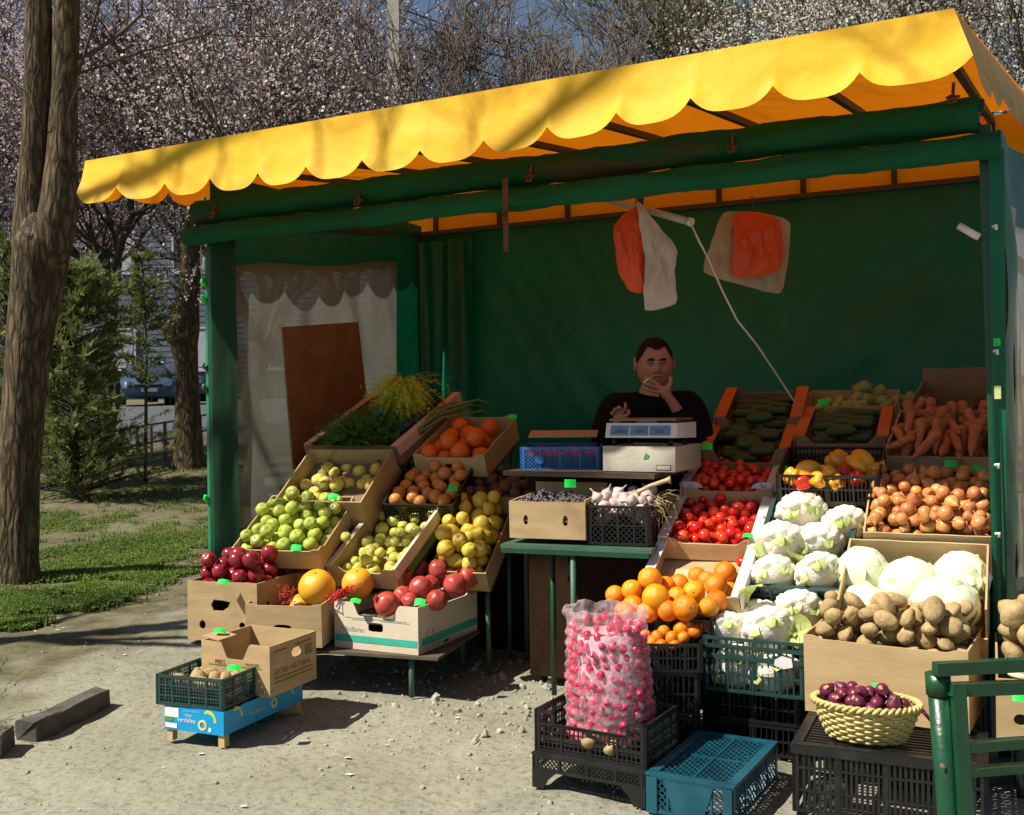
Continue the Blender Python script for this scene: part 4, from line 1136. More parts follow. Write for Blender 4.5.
# ---------------------------------------------------------------- piling
def pack(w, d, z0, rad, n, rng, mg=.008, spread=.06, fn=None, cand=70):
    out = []
    for i in range(n):
        r = rad * rng.uniform(1 - spread, 1 + spread); best = None
        for _ in range(cand):
            x = rng.uniform(mg + r, w - mg - r); y = rng.uniform(mg + r, d - mg - r)
            z = z0 + r + (fn(x / w, y / d) if fn else 0)
            for (a, b, c, q) in out:
                dd = (x - a) ** 2 + (y - b) ** 2; s = (r + q) * .96
                if dd < s * s: z = max(z, c + math.sqrt(s * s - dd))
            if best is None or z < best[2]: best = (x, y, z, r)
        out.append(best)
    return out
def rand_rot(rng, up=False):
    if up: return Matrix.Rotation(rng.uniform(0, 2 * PI), 4, 'Z') @ Matrix.Rotation(rng.gauss(0, .45), 4, 'X') @ Matrix.Rotation(rng.gauss(0, .45), 4, 'Y')
    return Matrix.Rotation(rng.uniform(0, 2 * PI), 4, 'Z') @ Matrix.Rotation(math.acos(rng.uniform(-1, 1)), 4, 'X') @ Matrix.Rotation(rng.uniform(0, 2 * PI), 4, 'Z')
def put(me, name, mw, label, cat, group=None):
    o = bpy.data.objects.new(name, me); COL.objects.link(o); o.matrix_world = mw
    return tag(o, label, cat, group)
def fill(key, meshes, rad, n, name, label, cat, group, z0=None, seed=1, up=False, fn=None, spread=.07, liner=True, mg=.008, box=None, cand=70):
    M_, w, d, h = PM(key); rng = random.Random(seed)
    z0 = (h - rad * 2.2) if z0 is None else z0
    z0 = max(z0, .008)
    for (x, y, z, r) in pack(w, d, z0, rad, n, rng, mg, spread, fn, cand):
        put(rng.choice(meshes), name, M_ @ T((x, y, z)) @ rand_rot(rng, up) @ Matrix.Scale(r, 4), label, cat, group)
    if z0 > .02 and box:
        mb = MB(); mb.box((.008, .008, z0 - .012), (w - .008, d - .008, z0 - .002)); mb.build('liner', paper_liner, box)
fill('G', green_apples, .037, 62, 'apple', 'green apple in the tilted carton behind the red apples', 'apple', 'green apples in the carton', z0=.02, seed=3, up=True, spread=.13, box=bxG, fn=lambda x, y: .03 * (1 - abs(2 * x - 1)))
fill('Y', yellow_apples, .038, 26, 'apple', 'yellow apple in the topmost carton on the left', 'apple', 'yellow apples in the carton', z0=.105, seed=4, up=True, spread=.12, box=bxY, fn=lambda x, y: .22 * max(0, y - .42) * -1 + (0.0 if y < .55 else .0))
fill('R', red_apples, .042, 44, 'apple', 'dark red apple in the tall carton at the front left', 'apple', 'red apples in the carton', z0=.21, seed=5, up=True, spread=.12, box=bxR, fn=lambda x, y: .05 * y)
fill('M', mix_apples, .034, 34, 'apple', 'small yellow-green apple in the long tilted tray', 'apple', 'small apples in the tray', z0=.02, seed=6, up=True, spread=.16, box=bxM, fn=lambda x, y: (.0 if x > .3 or y < .4 else .0) + .35 * max(0, y - .72))
fill('Q', quinces, .040, 52, 'quince', 'yellow quince in the heaped tray behind the pomegranates', 'quince', 'quinces in the tray', z0=.03, seed=7, spread=.15, box=bxQ)
# stray small apple between the trays
put(mix_apples[0], 'apple', T(at(346, 537, 5.33)) @ Rot(40, 'X') @ Matrix.Scale(.028, 4), 'small green apple lodged between the green-apple carton and the long tray', 'apple')
for (px, py, Y, r, lab) in ((317, 587, 5.28, .092, 'big yellow-orange pomelo on red netting, left one'), (358, 583, 5.30, .080, 'big yellow-orange pomelo, right one beside the pomegranate carton'), (300, 606, 5.33, .062, 'small pomelo mostly sunk in its brown carton')):
    put(orange_mesh('pomelo', pomelo_m, 7, .94), 'pomelo', T(at(px, py, Y)) @ Rot(25, 'X') @ Matrix.Scale(r, 4), lab, 'pomelo')
net_m = mat('red_netting', (.75, .03, .03), (.6, .02, .02), 60, .5, trans=.3)
rng = random.Random(12)
mb = MB()
for k in range(60):
    P = at(rng.uniform(325, 352), 0, 5.2); 
    px = rng.uniform(322, 352); py = 604 - (px - 322) * .55 + rng.uniform(-5, 5); P = at(px, py, rng.uniform(5.12, 5.22)); px += rng.uniform(4, 12); Q = at(px, 604 - (px - 322) * .5 + rng.uniform(-6, 4), rng.uniform(5.12, 5.22))
    mb.tube([P, (P + Q) / 2 + Vector((0, 0, rng.uniform(-.01, .012))), Q], .0022, 4)
thing_mb(mb, 'netting', net_m, 'crumpled red netting between the two pomelos', 'netting')
mb = MB()
for k in range(40):
    px = rng.uniform(278, 292); py = rng.uniform(590, 604); P = at(px, py, 5.25); Q = at(px + rng.uniform(-6, 8), py + rng.uniform(-7, 4), 5.25)
    mb.tube([P, Q], .002, 4)
thing_mb(mb, 'netting', net_m, 'tuft of red netting at the left in the pomelo carton', 'netting')
mb = MB()
for k in range(40):
    px = rng.uniform(274, 288); py = rng.uniform(622, 629); P = at(px, py, 5.2); Q = at(px + rng.uniform(-5, 5), py + rng.uniform(-3, 3), 5.2)
    mb.tube([P, Q], .003, 4)
thing_mb(mb, 'netting', net_m, 'red netting showing through the hand hole of the pomelo carton', 'netting')
for i, (px, py, Y, r) in enumerate(((387, 604, 5.06, .060), (402, 578, 5.36, .055), (419, 568, 5.50, .050), (438, 571, 5.42, .058), (421, 588, 5.16, .058), (455, 585, 5.20, .057), (468, 577, 5.38, .056), (403, 596, 5.20, .050), (437, 600, 5.08, .050), (446, 578, 5.46, .05), (410, 602, 5.10, .045), (430, 585, 5.3, .05), (470, 585, 5.45, .045))):
    put(pomegranates[i % 2], 'pomegranate', T(at(px, py, Y)) @ rand_rot(random.Random(i)) @ Matrix.Scale(r, 4), 'red pomegranate heaped in the pale carton with the teal stripe', 'pomegranate', 'pomegranates in the carton')
M_, w, d, h = PM('POM')
mb = MB(); mb.box((.008, .008, h - .10), (w - .008, d - .008, h - .09)); mb.build('liner', paper_liner, bxPOM)
mb = MB(); M2_, w2, d2, h2 = PM('P'); mb.box((.008, .008, h2 - .09), (w2 - .008, d2 - .008, h2 - .08)); mb.build('liner', paper_liner, bxP)
fill('OR', deep_oranges, .055, 13, 'orange', 'deep orange fruit in the shaded carton beside the leeks', 'orange', 'oranges in the back carton', z0=.02, seed=8, box=bxO, fn=lambda x, y: .10 * max(0, y - .3))
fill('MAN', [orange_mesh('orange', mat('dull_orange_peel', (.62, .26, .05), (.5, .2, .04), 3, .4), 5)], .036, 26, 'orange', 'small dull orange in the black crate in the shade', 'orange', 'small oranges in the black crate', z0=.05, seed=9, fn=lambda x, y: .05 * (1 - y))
fill('K', kiwis, .030, 46, 'kiwi', 'brown kiwi in the tray behind the quinces', 'kiwi', 'kiwis in the tray', z0=.02, seed=10, fn=lambda x, y: .02 * (1 - abs(2 * x - 1)), box=bxK)
fill('BLUEC', radishes, .020, 42, 'radish', 'small red radish in the blue mesh crate', 'radish', 'radishes in the blue crate', z0=.055, seed=11)
fill('GARLIC', garlics, .027, 60, 'garlic_bulb', 'garlic bulb in the black crate on the green shelf', 'garlic', 'garlic in the black crate', z0=.05, seed=12, fn=lambda x, y: .07 * (1 - abs(2 * x - 1)), spread=.12)
M_, w, d, h = PM('GARLIC')
mb = MB(); P = M_ @ Vector((.20, .10, h + .045)); mb.tube([P, P + Vector((.06, 0, .03)), P + Vector((.13, -.02, .055)), P + Vector((.145, -.02, .057))], [.010, .009, .010, .018], 8)
thing_mb(mb, 'garlic_stalk', mat('dry_stalk', (.55, .45, .27), (.4, .32, .18), 20, .8, stretch=(1, 1, 6)), 'thick dry garlic stalk poking out of the black crate', 'stalk')
# dry stalks hanging out at the right of the garlic crate
rng = random.Random(5); mb = MB()
for k in range(46):
    P = M_ @ Vector((w + rng.uniform(-.03, .03), rng.uniform(.05, .33), h + rng.uniform(-.02, .03))); Q = P + Vector((rng.uniform(.0, .07), rng.uniform(-.05, .02), rng.uniform(-.13, .03)))
    mb.tube([P, (P + Q) / 2 + Vector((.01, 0, .012)), Q], [.0035, .003, .0015], 4)
tag(mb.build('dry_leaves', mat('dry_leaf', (.34, .30, .14), (.24, .2, .1), 20, .8)), 'loose dry garlic leaves at the right side of the crate', 'leaves', kind='stuff')
# grapes
M_, w, d, h = PM('GRAPE'); rng = random.Random(31)
gme = sphere_mesh('b', lambda dd, a, ph: dd, [grape_m], 8, 6)
mb = MB(); mb.box((.008, .008, h * .45), (w - .008, d - .008, h * .5)); mb.build('liner', paper_liner, bxg)
for b in range(9):
    mb = MB(); cx, cy = w * (.2 + .3 * (b % 3)), d * (.17 + .31 * (b // 3)); 
    for k in range(110):
        a = rng.uniform(0, 2 * PI); q = math.sqrt(rng.random()) * .075; x = min(max(cx + q * math.cos(a) * 1.1, .02), w - .02); y = min(max(cy + q * math.sin(a), .02), d - .02)
        z = h * .55 + (.055 + .03 * math.cos(b)) * (1 - (q / .085) ** 2) + rng.uniform(-.01, .008) + .05 * (1 - y / d) * 0
        r = rng.uniform(.0055, .0085); vs = [Vector(v.co) * r + Vector((x, y, z)) for v in gme.vertices]
        mb.add(vs, [tuple(p_.vertices) for p_ in gme.polygons], 0, True)
    for k in range(14): 
        a = rng.uniform(0, 2 * PI); mb.tube([(cx, cy, h * .6 + .05), (cx + .05 * math.cos(a), cy + .05 * math.sin(a), h * .6 + rng.uniform(.03, .075))], .0012, 4, 1)
    o = mb.build('grape_bunch', [grape_m, mat('grape_stem', (.3, .25, .15))], mw=M_)
    tag(o, 'dusty dark grape bunch in the carton on the green shelf', 'grapes', 'grape bunches in the carton')
# tomatoes
fill('TOM2', tomatoes, .0265, 84, 'tomato', 'shiny red tomato in the sunlit white-rimmed tray', 'tomato', 'tomatoes in the sunlit tray', z0=.01, seed=14, box=bT2, mg=.02)
fill('TOM1', tomatoes, .0265, 88, 'tomato', 'red tomato in the shaded white-rimmed tray', 'tomato', 'tomatoes in the shaded tray', z0=.015, seed=15, box=bT1, mg=.02, fn=lambda x, y: .02 * (1 - abs(2 * x - 1)))
M_, w, d, h = PM('ORC')
put(tomatoes[0], 'tomato', M_ @ T((w - .055, d - .06, .04)) @ Matrix.Scale(.029, 4), 'stray red tomato alone in the tray behind the big oranges', 'tomato')
mb = MB(); mb.box((.05, .10, .008), (w - .05, d - .10, .012)); mb.build('inner_sheet', mat('bright_card', (.60, .42, .25), (.55, .38, .22), 6, .8), bOC)
# big oranges
for i, (px, py, Y, r) in enumerate(((650, 579, 4.36, .050), (632, 590, 4.34, .042), (615, 595, 4.38, .040), (656, 598, 4.24, .056), (679, 584, 4.42, .043), (677, 597, 4.30, .040), (694, 592, 4.32, .046), (685, 608, 4.18, .052),
        (707, 580, 4.46, .038), (725, 573, 4.44, .048), (716, 586, 4.36, .048), (668, 611, 4.20, .042), (648, 612, 4.24, .044), (717, 601, 4.24, .045), (709, 607, 4.18, .040), (633, 606, 4.30, .044), (697, 576, 4.52, .04), (729, 592, 4.40, .042), (641, 595, 4.40, .045), (666, 586, 4.40, .04), (625, 612, 4.28, .045))):
    put(oranges[i % 2], 'orange', T(at(px, py, Y)) @ rand_rot(random.Random(i + 50)) @ Matrix.Scale(r, 4), 'big bright orange heaped on the black crate behind the radish bag', 'orange', 'big oranges in the heap')
for i, (px, py, Y, r) in enumerate(((657, 637, 4.16, .026), (664, 632, 4.2, .026), (672, 638, 4.14, .027), (681, 629, 4.18, .030), (661, 645, 4.12, .024), (687, 625, 4.20, .031), (694, 632, 4.17, .028), (683, 638, 4.14, .026), (651, 642, 4.16, .025), (700, 627, 4.2, .026), (674, 645, 4.12, .022), (645, 636, 4.2, .026))):
    put(mandarins[0], 'mandarin', T(at(px, py, Y)) @ rand_rot(random.Random(i + 80)) @ Matrix.Scale(r * 1.04, 4), 'small mandarin in the little black crate just behind the radish bag', 'mandarin', 'mandarins in the little crate')
# cucumbers: lying across
def lay(key, meshes, r, n, name, label, cat, group, z0, seed, rows=3, ang=8, L=2.6, yr=(.12, .88), yaw=90, nz_=2):
    M_, w, d, h = PM(key); rng = random.Random(seed); k = 0
    for i in range(n):
        lay_ = i // (n // nz_ + 1); t = (i % (n // nz_ + 1)) / (n // nz_)
        y = d * (yr[0] + (yr[1] - yr[0]) * t) + rng.uniform(-.008, .008); x = w * (.5 + rng.choice((-.2, .2, 0)) * (1 if L * r < w * .62 else .3)) + rng.uniform(-.01, .01)
        z = z0 + r * .45 + lay_ * r * .75 + rng.uniform(0, .006)
        put(rng.choice(meshes), name, M_ @ T((x, y, z)) @ Matrix.Rotation(R_(yaw + rng.gauss(0, ang)), 4, 'Z') @ Rot(90, 'X') @ Rot(rng.uniform(0, 360), 'Z') @ Matrix.Scale(r, 4), label, cat, group)
for key, lab, g in (('CUC2', 'dark green cucumber in the front orange-rimmed tray left of the peppers', 'cucumbers in the front tray'), ('CUC1', 'dark green cucumber in the back orange-rimmed tray under the cord', 'cucumbers in the back tray'), ('CUC3', 'dark green cucumber in the orange-rimmed tray before the squashes', 'cucumbers in the right tray')):
    lay(key, cucumbers, .052, 26, 'cucumber', lab, 'cucumber', g, .03, hash(len(lab)) % 50, ang=9, nz_=2, L=2.6)
M_, w, d, h = PM('ZUC'); rng = random.Random(8)
zb_ = Matrix.Identity(4)
for i, (px, py, Y, r) in enumerate(((861, 388, 5.75, .052), (879, 394, 5.78, .050), (856, 397.5, 5.62, .040), (868, 400, 5.62, .040), (849, 405, 5.55, .042), (861, 406, 5.52, .038), (896, 400, 5.7, .045), (840, 402, 5.66, .04), (908, 398, 5.8, .04), (881, 402, 5.62, .04), (886, 406, 5.56, .04))):
    put(squashes[i % 2], 'squash', T(at(px, py, Y)) @ Rot(rng.uniform(40, 110), 'Y') @ Rot(rng.uniform(-40, 40), 'X') @ Matrix.Scale(r, 4), 'pale green round squash heaped behind the cucumber tray', 'squash', 'round squashes at the back')
for i, (px, py, a) in enumerate(((823, 404, 62), (835, 406, 50))):
    put(long_squashes[0], 'long_squash', T(at(px, py, 5.56)) @ Rot(a, 'Y') @ Rot(-20, 'X') @ Matrix.Scale(.036, 4), ('long striped yellow squash with the green tag on it', 'long striped yellow squash right of the tagged one')[i], 'squash')
# peppers
for i, (px, py, Y, r, rd) in enumerate(((808, 472, 4.62, .052, 0), (838, 462, 4.72, .050, 0), (860, 464, 4.62, .056, 0), (827, 475, 4.58, .042, 0), (845, 474, 4.60, .040, 1), (793, 477, 4.62, .038, 0), (856, 478, 4.54, .036, 1), (818, 480, 4.55, .035, 0), (872, 470, 4.6, .04, 0), (836, 482, 4.54, .036, 0), (803, 483, 4.57, .034, 1))):
    put(peppers_r[0] if rd else peppers_y[i % 2], 'pepper', T(at(px, py, Y)) @ rand_rot(random.Random(i + 3)) @ Matrix.Scale(r, 4), ('glossy yellow pepper in the black crate behind the cauliflowers', 'small red pepper low in the black crate behind the cauliflowers')[rd], 'pepper', ('yellow peppers in the crate', 'red peppers in the crate')[rd])
# carrots and dark roots
def roots(key, meshes, n, r, name, label, cat, group, z0, seed, hump=.06):
    M_, w, d, h = PM(key); rng = random.Random(seed)
    for i, (x, y, z, q) in enumerate(pack(w, d, z0, r * .55, n, rng, .02, .1, lambda a, b: hump * (1 - abs(2 * a - 1)) + .03 * b)):
        tilt = rng.uniform(35, 80) if rng.random() < .6 else 90
        put(rng.choice(meshes), name, M_ @ T((x, y, z)) @ Rot(rng.gauss(0, 28), 'Z') @ Rot(tilt + 42, 'X') @ Rot(rng.gauss(0, 14), 'Y') @ Matrix.Scale(r * rng.uniform(.85, 1.2), 4), label, cat, group)
roots('CARR1', carrots, 46, .060, 'carrot', 'short thick carrot heaped above the onion carton', 'carrot', 'carrots in the heap', .0, 21, .05)
dark_carrots = []
for me in carrots[:2]:
    m2 = me.copy(); m2.materials.clear(); m2.materials.append(beet_m); m2.materials.append(green_stem); dark_carrots.append(m2)
roots('CARR2', dark_carrots, 22, .05, 'root_vegetable', 'dark root vegetable in the rear right carton', 'root', 'dark roots in the rear carton', .01, 22, .02)
# onions
fill('ONI', onions, .0255, 185, 'onion', 'golden onion in the big tilted carton', 'onion', 'golden onions in the carton', z0=.095, seed=23, spread=.24, fn=lambda x, y: .02 * (1 - abs(2 * x - 1)), mg=.008, box=None, cand=50)
# potatoes
M_, w, d, h = PM('POT'); rng = random.Random(24)
mb = MB(); mb.box((.008, .008, h - .095), (w - .008, d - .008, h - .085)); mb.build('liner', paper_liner, bP)
for (x, y, z, r) in pack(w, d, h - .085, .0345, 76, rng, .012, .22, lambda a, b: .02 * (1 - abs(2 * a - 1))):
    put(rng.choice(potatoes), 'potato', M_ @ T((x, y, z)) @ rand_rot(rng) @ Matrix.Scale(r * .93, 4), 'brown potato in the large carton by the wicker basket', 'potato', 'potatoes in the large carton')
M_, w, d, h = PM('POT2')
for (x, y, z, r) in pack(w * .8, d, h - .05, .043, 40, rng, .012, .14, lambda a, b: .06 * b):
    put(rng.choice(potatoes), 'potato', M_ @ T((x, y, z)) @ rand_rot(rng) @ Matrix.Scale(r, 4), 'brown potato in the carton behind the green railing', 'potato', 'potatoes in the right-edge carton')
put(sphere_mesh('cut', lambda dd, a, ph: Vector((dd.x * 1.5, dd.y, dd.z * .55 if dd.z < .2 else .11)), [mat('cut_flesh', (.78, .72, .42), (.7, .62, .35), 5, .6)], 20, 14), 'potato', M_ @ T((.10, .05, h + .012)) @ Rot(12, 'Z') @ Matrix.Scale(.045, 4), 'potato cut in half showing its pale flesh, at the right edge', 'potato')
# cabbages
for i, (px, py, Y, r, lab) in enumerate(((862, 572, 4.20, .096, 'leftmost of the three upper white cabbages'), (909, 586, 4.10, .110, 'middle one of the three upper white cabbages, lower than its neighbours'), (961, 579, 4.06, .102, 'white cabbage at the right end of its carton'), (945, 606, 3.95, .115, 'white cabbage low behind the potatoes, only its top showing'), (862, 607, 4.08, .090, 'yellowish cabbage low behind the potatoes on the left'))):
    cb_ = put(cabbages[i % 2], 'cabbage', T(at(px, py, Y)) @ Rot(180 + (-70, -40, -65, -20, -30)[i], 'X') @ Rot(i * 50, 'Z') @ Matrix.Scale(r, 4), lab, 'cabbage')
    for q in range(4):
        l = bpy.data.objects.new('outer_leaf', wrap_leaves[(i + q) % 3]); COL.objects.link(l); l.parent = cb_
        l.matrix_local = Rot(q * 95 + i * 33, 'Z') @ Rot(62 + 22 * math.sin(q * 2.1 + i), 'X')
# cauliflowers with leaves as parts
def cauli(px, py, Y, r, label, nl, rx=-50, ry=0, la=0, group=None):
    rng = random.Random(int(px))
    o = put(cauli_meshes[int(px) % 2], 'cauliflower', T(at(px, py, Y)) @ Rot(ry, 'Y') @ Rot(-rx, 'X') @ Matrix.Scale(r * 1.12, 4), label, 'cauliflower', group)
    for k in range(nl):
        a = la + k * 360 / max(nl, 1) * (.6 if nl < 4 else 1)
        l = bpy.data.objects.new('leaf', cauli_leaves[k % 3]); COL.objects.link(l); l.parent = o
        l.matrix_local = Rot(a, 'Z') @ T((0, .72, -.52)) @ Rot(66 + rng.uniform(-14, 12), 'X') @ Matrix.Scale(.95 * rng.uniform(.8, 1.1), 4)
    return o
cauli(802, 514, 4.60, .105, 'cauliflower with yellow leaves, highest in the tilted green crate', 5, 40, la=60)
cauli(845, 527, 4.48, .095, 'cauliflower nearest the onion carton in the tilted green crate', 5, 45, la=10)
cauli(779, 549, 4.46, .120, 'large cauliflower at the left in the middle of the tilted green crate', 5, 50, la=-40)
cauli(818, 546, 4.44, .105, 'cauliflower between the large left one and the onion carton', 4, 40, la=200)
cauli(774, 576, 4.32, .088, 'small cauliflower at the front left of the tilted green crate', 4, 55, la=-60)
cauli(820, 575, 4.24, .092, 'cauliflower at the front right of the tilted green crate', 5, 60, la=20)
cauli(757, 622, 4.28, .105, 'tall cauliflower with pale ribbed leaves, back of the front crate', 6, 20, la=100)
cauli(728, 632, 4.20, .080, 'cauliflower at the left corner of the front green crate', 4, 60, la=-90)
cauli(770, 632, 4.12, .100, 'cauliflower in the middle of the front green crate', 5, 60, la=180)
cauli(798, 614, 4.20, .100, 'cauliflower beside the potato carton in the front green crate', 5, 50, la=150)
cauli(737, 668, 4.17, .095, 'cauliflower seen through the slats at the left of the front crate', 4, 60)
cauli(775, 674, 4.10, .095, 'cauliflower seen through the slats at the right of the front crate', 4, 60)
for i, (px, py, Y, sx, lab) in enumerate(((797, 648, 4.03, -70, 'loose green cauliflower leaf hanging over the front crate'), (742, 604, 4.22, -20, 'pale upright cauliflower leaf left of the heads'), (812, 560, 4.30, -100, 'curled green leaf between the cauliflowers of the tilted crate'))):
    put(cauli_leaves[i], 'cauliflower_leaf', T(at(px, py, Y)) @ Rot(i * 70 - 30, 'Z') @ Rot(sx + 90, 'X') @ Matrix.Scale(.11, 4), lab, 'leaf')
# roots in the small dark green crate, two potatoes under the radish bag
fill('DGC', red_onions, .026, 22, 'red_onion', 'dull red onion in the small dark green crate', 'onion', 'roots in the small green crate', z0=.008, seed=41, spread=.2)
fill('DGC', potatoes[:2], .028, 12, 'potato', 'small brown potato in the small dark green crate', 'potato', 'potatoes in the small green crate', z0=.05, seed=42, spread=.1)
for px, py, Y, lab in ((591, 741, 3.75, 'potato lying in the black crate against the radish bag, left one'), (613, 748, 3.715, 'potato lying in the black crate against the radish bag, right one')):
    put(potatoes[1], 'potato', T(at(px, py, Y)) @ Rot(50, 'Z') @ Matrix.Scale(.029, 4), lab, 'potato')

# ---------------------------------------------------------------- radish bag
bagc = ground_at(606, 760, .14); BC = Vector((0.350, 3.905, .14))
prof = [(0, .148), (.02, .16), (.06, .163), (.14, .160), (.24, .156), (.33, .152), (.40, .147), (.435, .142), (.455, .150), (.468, .152)]
Hb = .475
def bag_pt(t, a, k=0):
    z = t * Hb
    for i in range(len(prof) - 1):
        if prof[i][0] <= z <= prof[i + 1][0] + 1e-6 or i == len(prof) - 2:
            q = min(1, max(0, (z - prof[i][0]) / (prof[i + 1][0] - prof[i][0]))); r = prof[i][1] * (1 - q) + prof[i + 1][1] * q; break
    ca, sa = math.cos(a), math.sin(a)
    w_ = .010 * noise.noise(Vector((ca * 5, sa * 5, z * 22 + k))) + .007 * noise.noise(Vector((ca * 13, sa * 13, z * 55))) + .004 * math.sin(z * 160 + ca * 5)
    if t > .9: w_ += .010 * noise.noise(Vector((ca * 7, sa * 7, 5))) * (t - .9) * 10
    return Vector((BC.x + (r + w_) * ca * 1.0 - .015 * t, BC.y + (r * .80 + w_) * sa, BC.z + z + .012 * noise.noise(Vector((ca * 3, sa * 3, 9))) * (1 if t > .85 else 0)))
bag_m = film_mat('bag_film', (.93, .82, .86), .20, 18, .2, .9, trans_col=(1, .98, .98), vary=.19)
nu, nv = 120, 90
mb = MB(); vs = [bag_pt(j / nv, 2 * PI * i / nu) for j in range(nv + 1) for i in range(nu)]
fs = [(j * nu + i, j * nu + (i + 1) % nu, (j + 1) * nu + (i + 1) % nu, (j + 1) * nu + i) for j in range(nv) for i in range(nu)]
# rolled lip going back down inside
base = len(vs)
for q in range(1, 7):
    for i in range(nu):
        p = bag_pt(1, 2 * PI * i / nu); c = Vector((BC.x - .015, BC.y, p.z)); rr_ = 1 - .028 * q; dz = .012 * math.sin(q * .7) - .010 * max(0, q - 2)
        vs.append(c + (p - c) * rr_ + Vector((0, 0, dz + .004 * noise.noise(Vector((i * .4, q, 0))))))
for q in range(6):
    for i in range(nu):
        a0 = (nv * nu if q == 0 else base + (q - 1) * nu); b0 = base + q * nu
        fs.append((a0 + i, a0 + (i + 1) % nu, b0 + (i + 1) % nu, b0 + i))
mb.add(vs, fs, 0, True)
thing_mb(mb, 'plastic_bag', bag_m, 'tall clear plastic bag packed with pink radishes, standing in the black crate', 'bag')
rng = random.Random(77); n = 0; pts = []
for t_i in range(4000):
    if n >= 255: break
    a = rng.uniform(0, 2 * PI); t = rng.uniform(.03, .90); p = bag_pt(t, a); c = Vector((BC.x - .015 * t, BC.y, p.z)); r = rng.uniform(.011, .0185)
    p = c + (p - c) * (1 - (r + .003) / max(.05, (p - c).length))
    if any((p - q).length < (r + s) * .98 + .002 for q, s in pts): continue
    pts.append((p, r)); n += 1
    put(radishes[0], 'radish', T(p) @ rand_rot(rng) @ Matrix.Scale(r, 4), 'pink radish packed inside the clear plastic bag', 'radish', 'radishes in the plastic bag')
mb = MB(); mb.tube([BC + Vector((0, 0, .01)), BC + Vector((0, 0, .2)), BC + Vector((-.012, 0, .40))], [.118, .118, .112], 30)
tag(mb.build('radish_leaves', mat('white_root_mass', (.66, .46, .50), (.60, .22, .32), 30, .8, .6, 60, c3=(.85, .76, .78))), 'pale mass of radish roots filling the middle of the bag', 'radish roots', kind='stuff')
put(radishes[0], 'radish', T(BC + Vector((.02, -.05, .43))) @ Matrix.Scale(.028, 4), 'big pink radish lying on top in the mouth of the bag', 'radish')

# ---------------------------------------------------------------- wicker basket with red onions
Bc = pose_matrix(0, 0, 0, 22, 0); Bc.translation = Vector((1.185, 3.60, .232))
wick = mat('wicker', (.60, .50, .20), (.48, .38, .13), 18, .55, .3, 50, c3=(.36, .28, .10))
basket = empty('wicker_basket', mw=Bc); tag(basket, 'yellow wicker basket of red onions on the upturned black crate', 'basket')
def bk(z, a):
    t = z / .118; rx = .118 + .052 * t ** .8; ry = .078 + .042 * t ** .8
    return Vector((rx * math.cos(a), ry * math.sin(a), z))
NS = 32
mb = MB()
for row in range(11):
    pts = []
    for i in range(NS * 4 + 1):
        a = 2 * PI * i / (NS * 4); z = .006 + row * .0105
        s = math.sin(a * NS / 2 + (row % 2) * PI) * .0045
        p = bk(z, a); q = p.copy(); q.z = 0; p = p + q.normalized() * s; pts.append(p)
    mb.tube(pts, .0056, 6, caps=False)
mb.build('weave', wick, basket)
mb = MB()
for i in range(NS):
    a = 2 * PI * i / NS; mb.tube([bk(0, a), bk(.06, a), bk(.122, a)], .0042, 5)
mb.build('stakes', wick, basket)
mb = MB()
for sgn in (0, PI):
    pts = [bk(.122, 2 * PI * i / 160) * 1.0 + Vector((.007 * math.cos(2 * PI * i / 160) * math.cos(i * .9 + sgn), .007 * math.sin(2 * PI * i / 160) * math.cos(i * .9 + sgn), .007 * math.sin(i * .9 + sgn))) for i in range(161)]
    mb.tube(pts, .0065, 6, caps=False)
mb.build('braided_rim', wick, basket)
mb = MB(); mb.prism([(bk(0, 2 * PI * i / 30).x, bk(0, 2 * PI * i / 30).y) for i in range(30)], [], .004, Rot(90, 'X')); mb.prism([(bk(.06, 2 * PI * i / 30).x * .95, bk(.06, 2 * PI * i / 30).y * .95) for i in range(30)], [], .004, T((0, 0, .065)) @ Rot(90, 'X')); mb.build('base', wick, basket, recalc=True)
rng = random.Random(3); pk = []
for i in range(38):
    best = None; r = rng.uniform(.019, .028)
    for _ in range(50):
        a = rng.uniform(0, 2 * PI); q = math.sqrt(rng.random()); x = q * (.155 - r) * math.cos(a); y = q * (.108 - r) * math.sin(a); z = .07 + r
        for (a1, b1, c1, q1) in pk:
            dd = (x - a1) ** 2 + (y - b1) ** 2; s = (r + q1) * .95
            if dd < s * s: z = max(z, c1 + math.sqrt(s * s - dd))
        z2 = z + .02 * q
        if best is None or z2 < best[4]: best = (x, y, z, r, z2)
    pk.append(best[:4])
    put(rng.choice(red_onions), 'red_onion', Bc @ T(best[:3]) @ rand_rot(rng) @ Matrix.Scale(best[3], 4), 'glossy purple-red onion in the wicker basket', 'onion', 'red onions in the basket')
mb = MB(); P = Bc @ Vector((.15, -.02, .125)); mb.tube([P, P + Vector((.03, -.01, -.015)), P + Vector((.055, -.015, -.05)), P + Vector((.06, -.015, -.075))], [.010, .007, .004, .002], 6); mb.tube([P + Vector((0, -.01, .0)), P + Vector((.035, -.03, -.02)), P + Vector((.05, -.03, -.045))], [.006, .005, .001], 5)
thing_mb(mb, 'onion_stalk', red_onion_m, 'dry purple onion stalk hanging over the right rim of the basket', 'stalk')

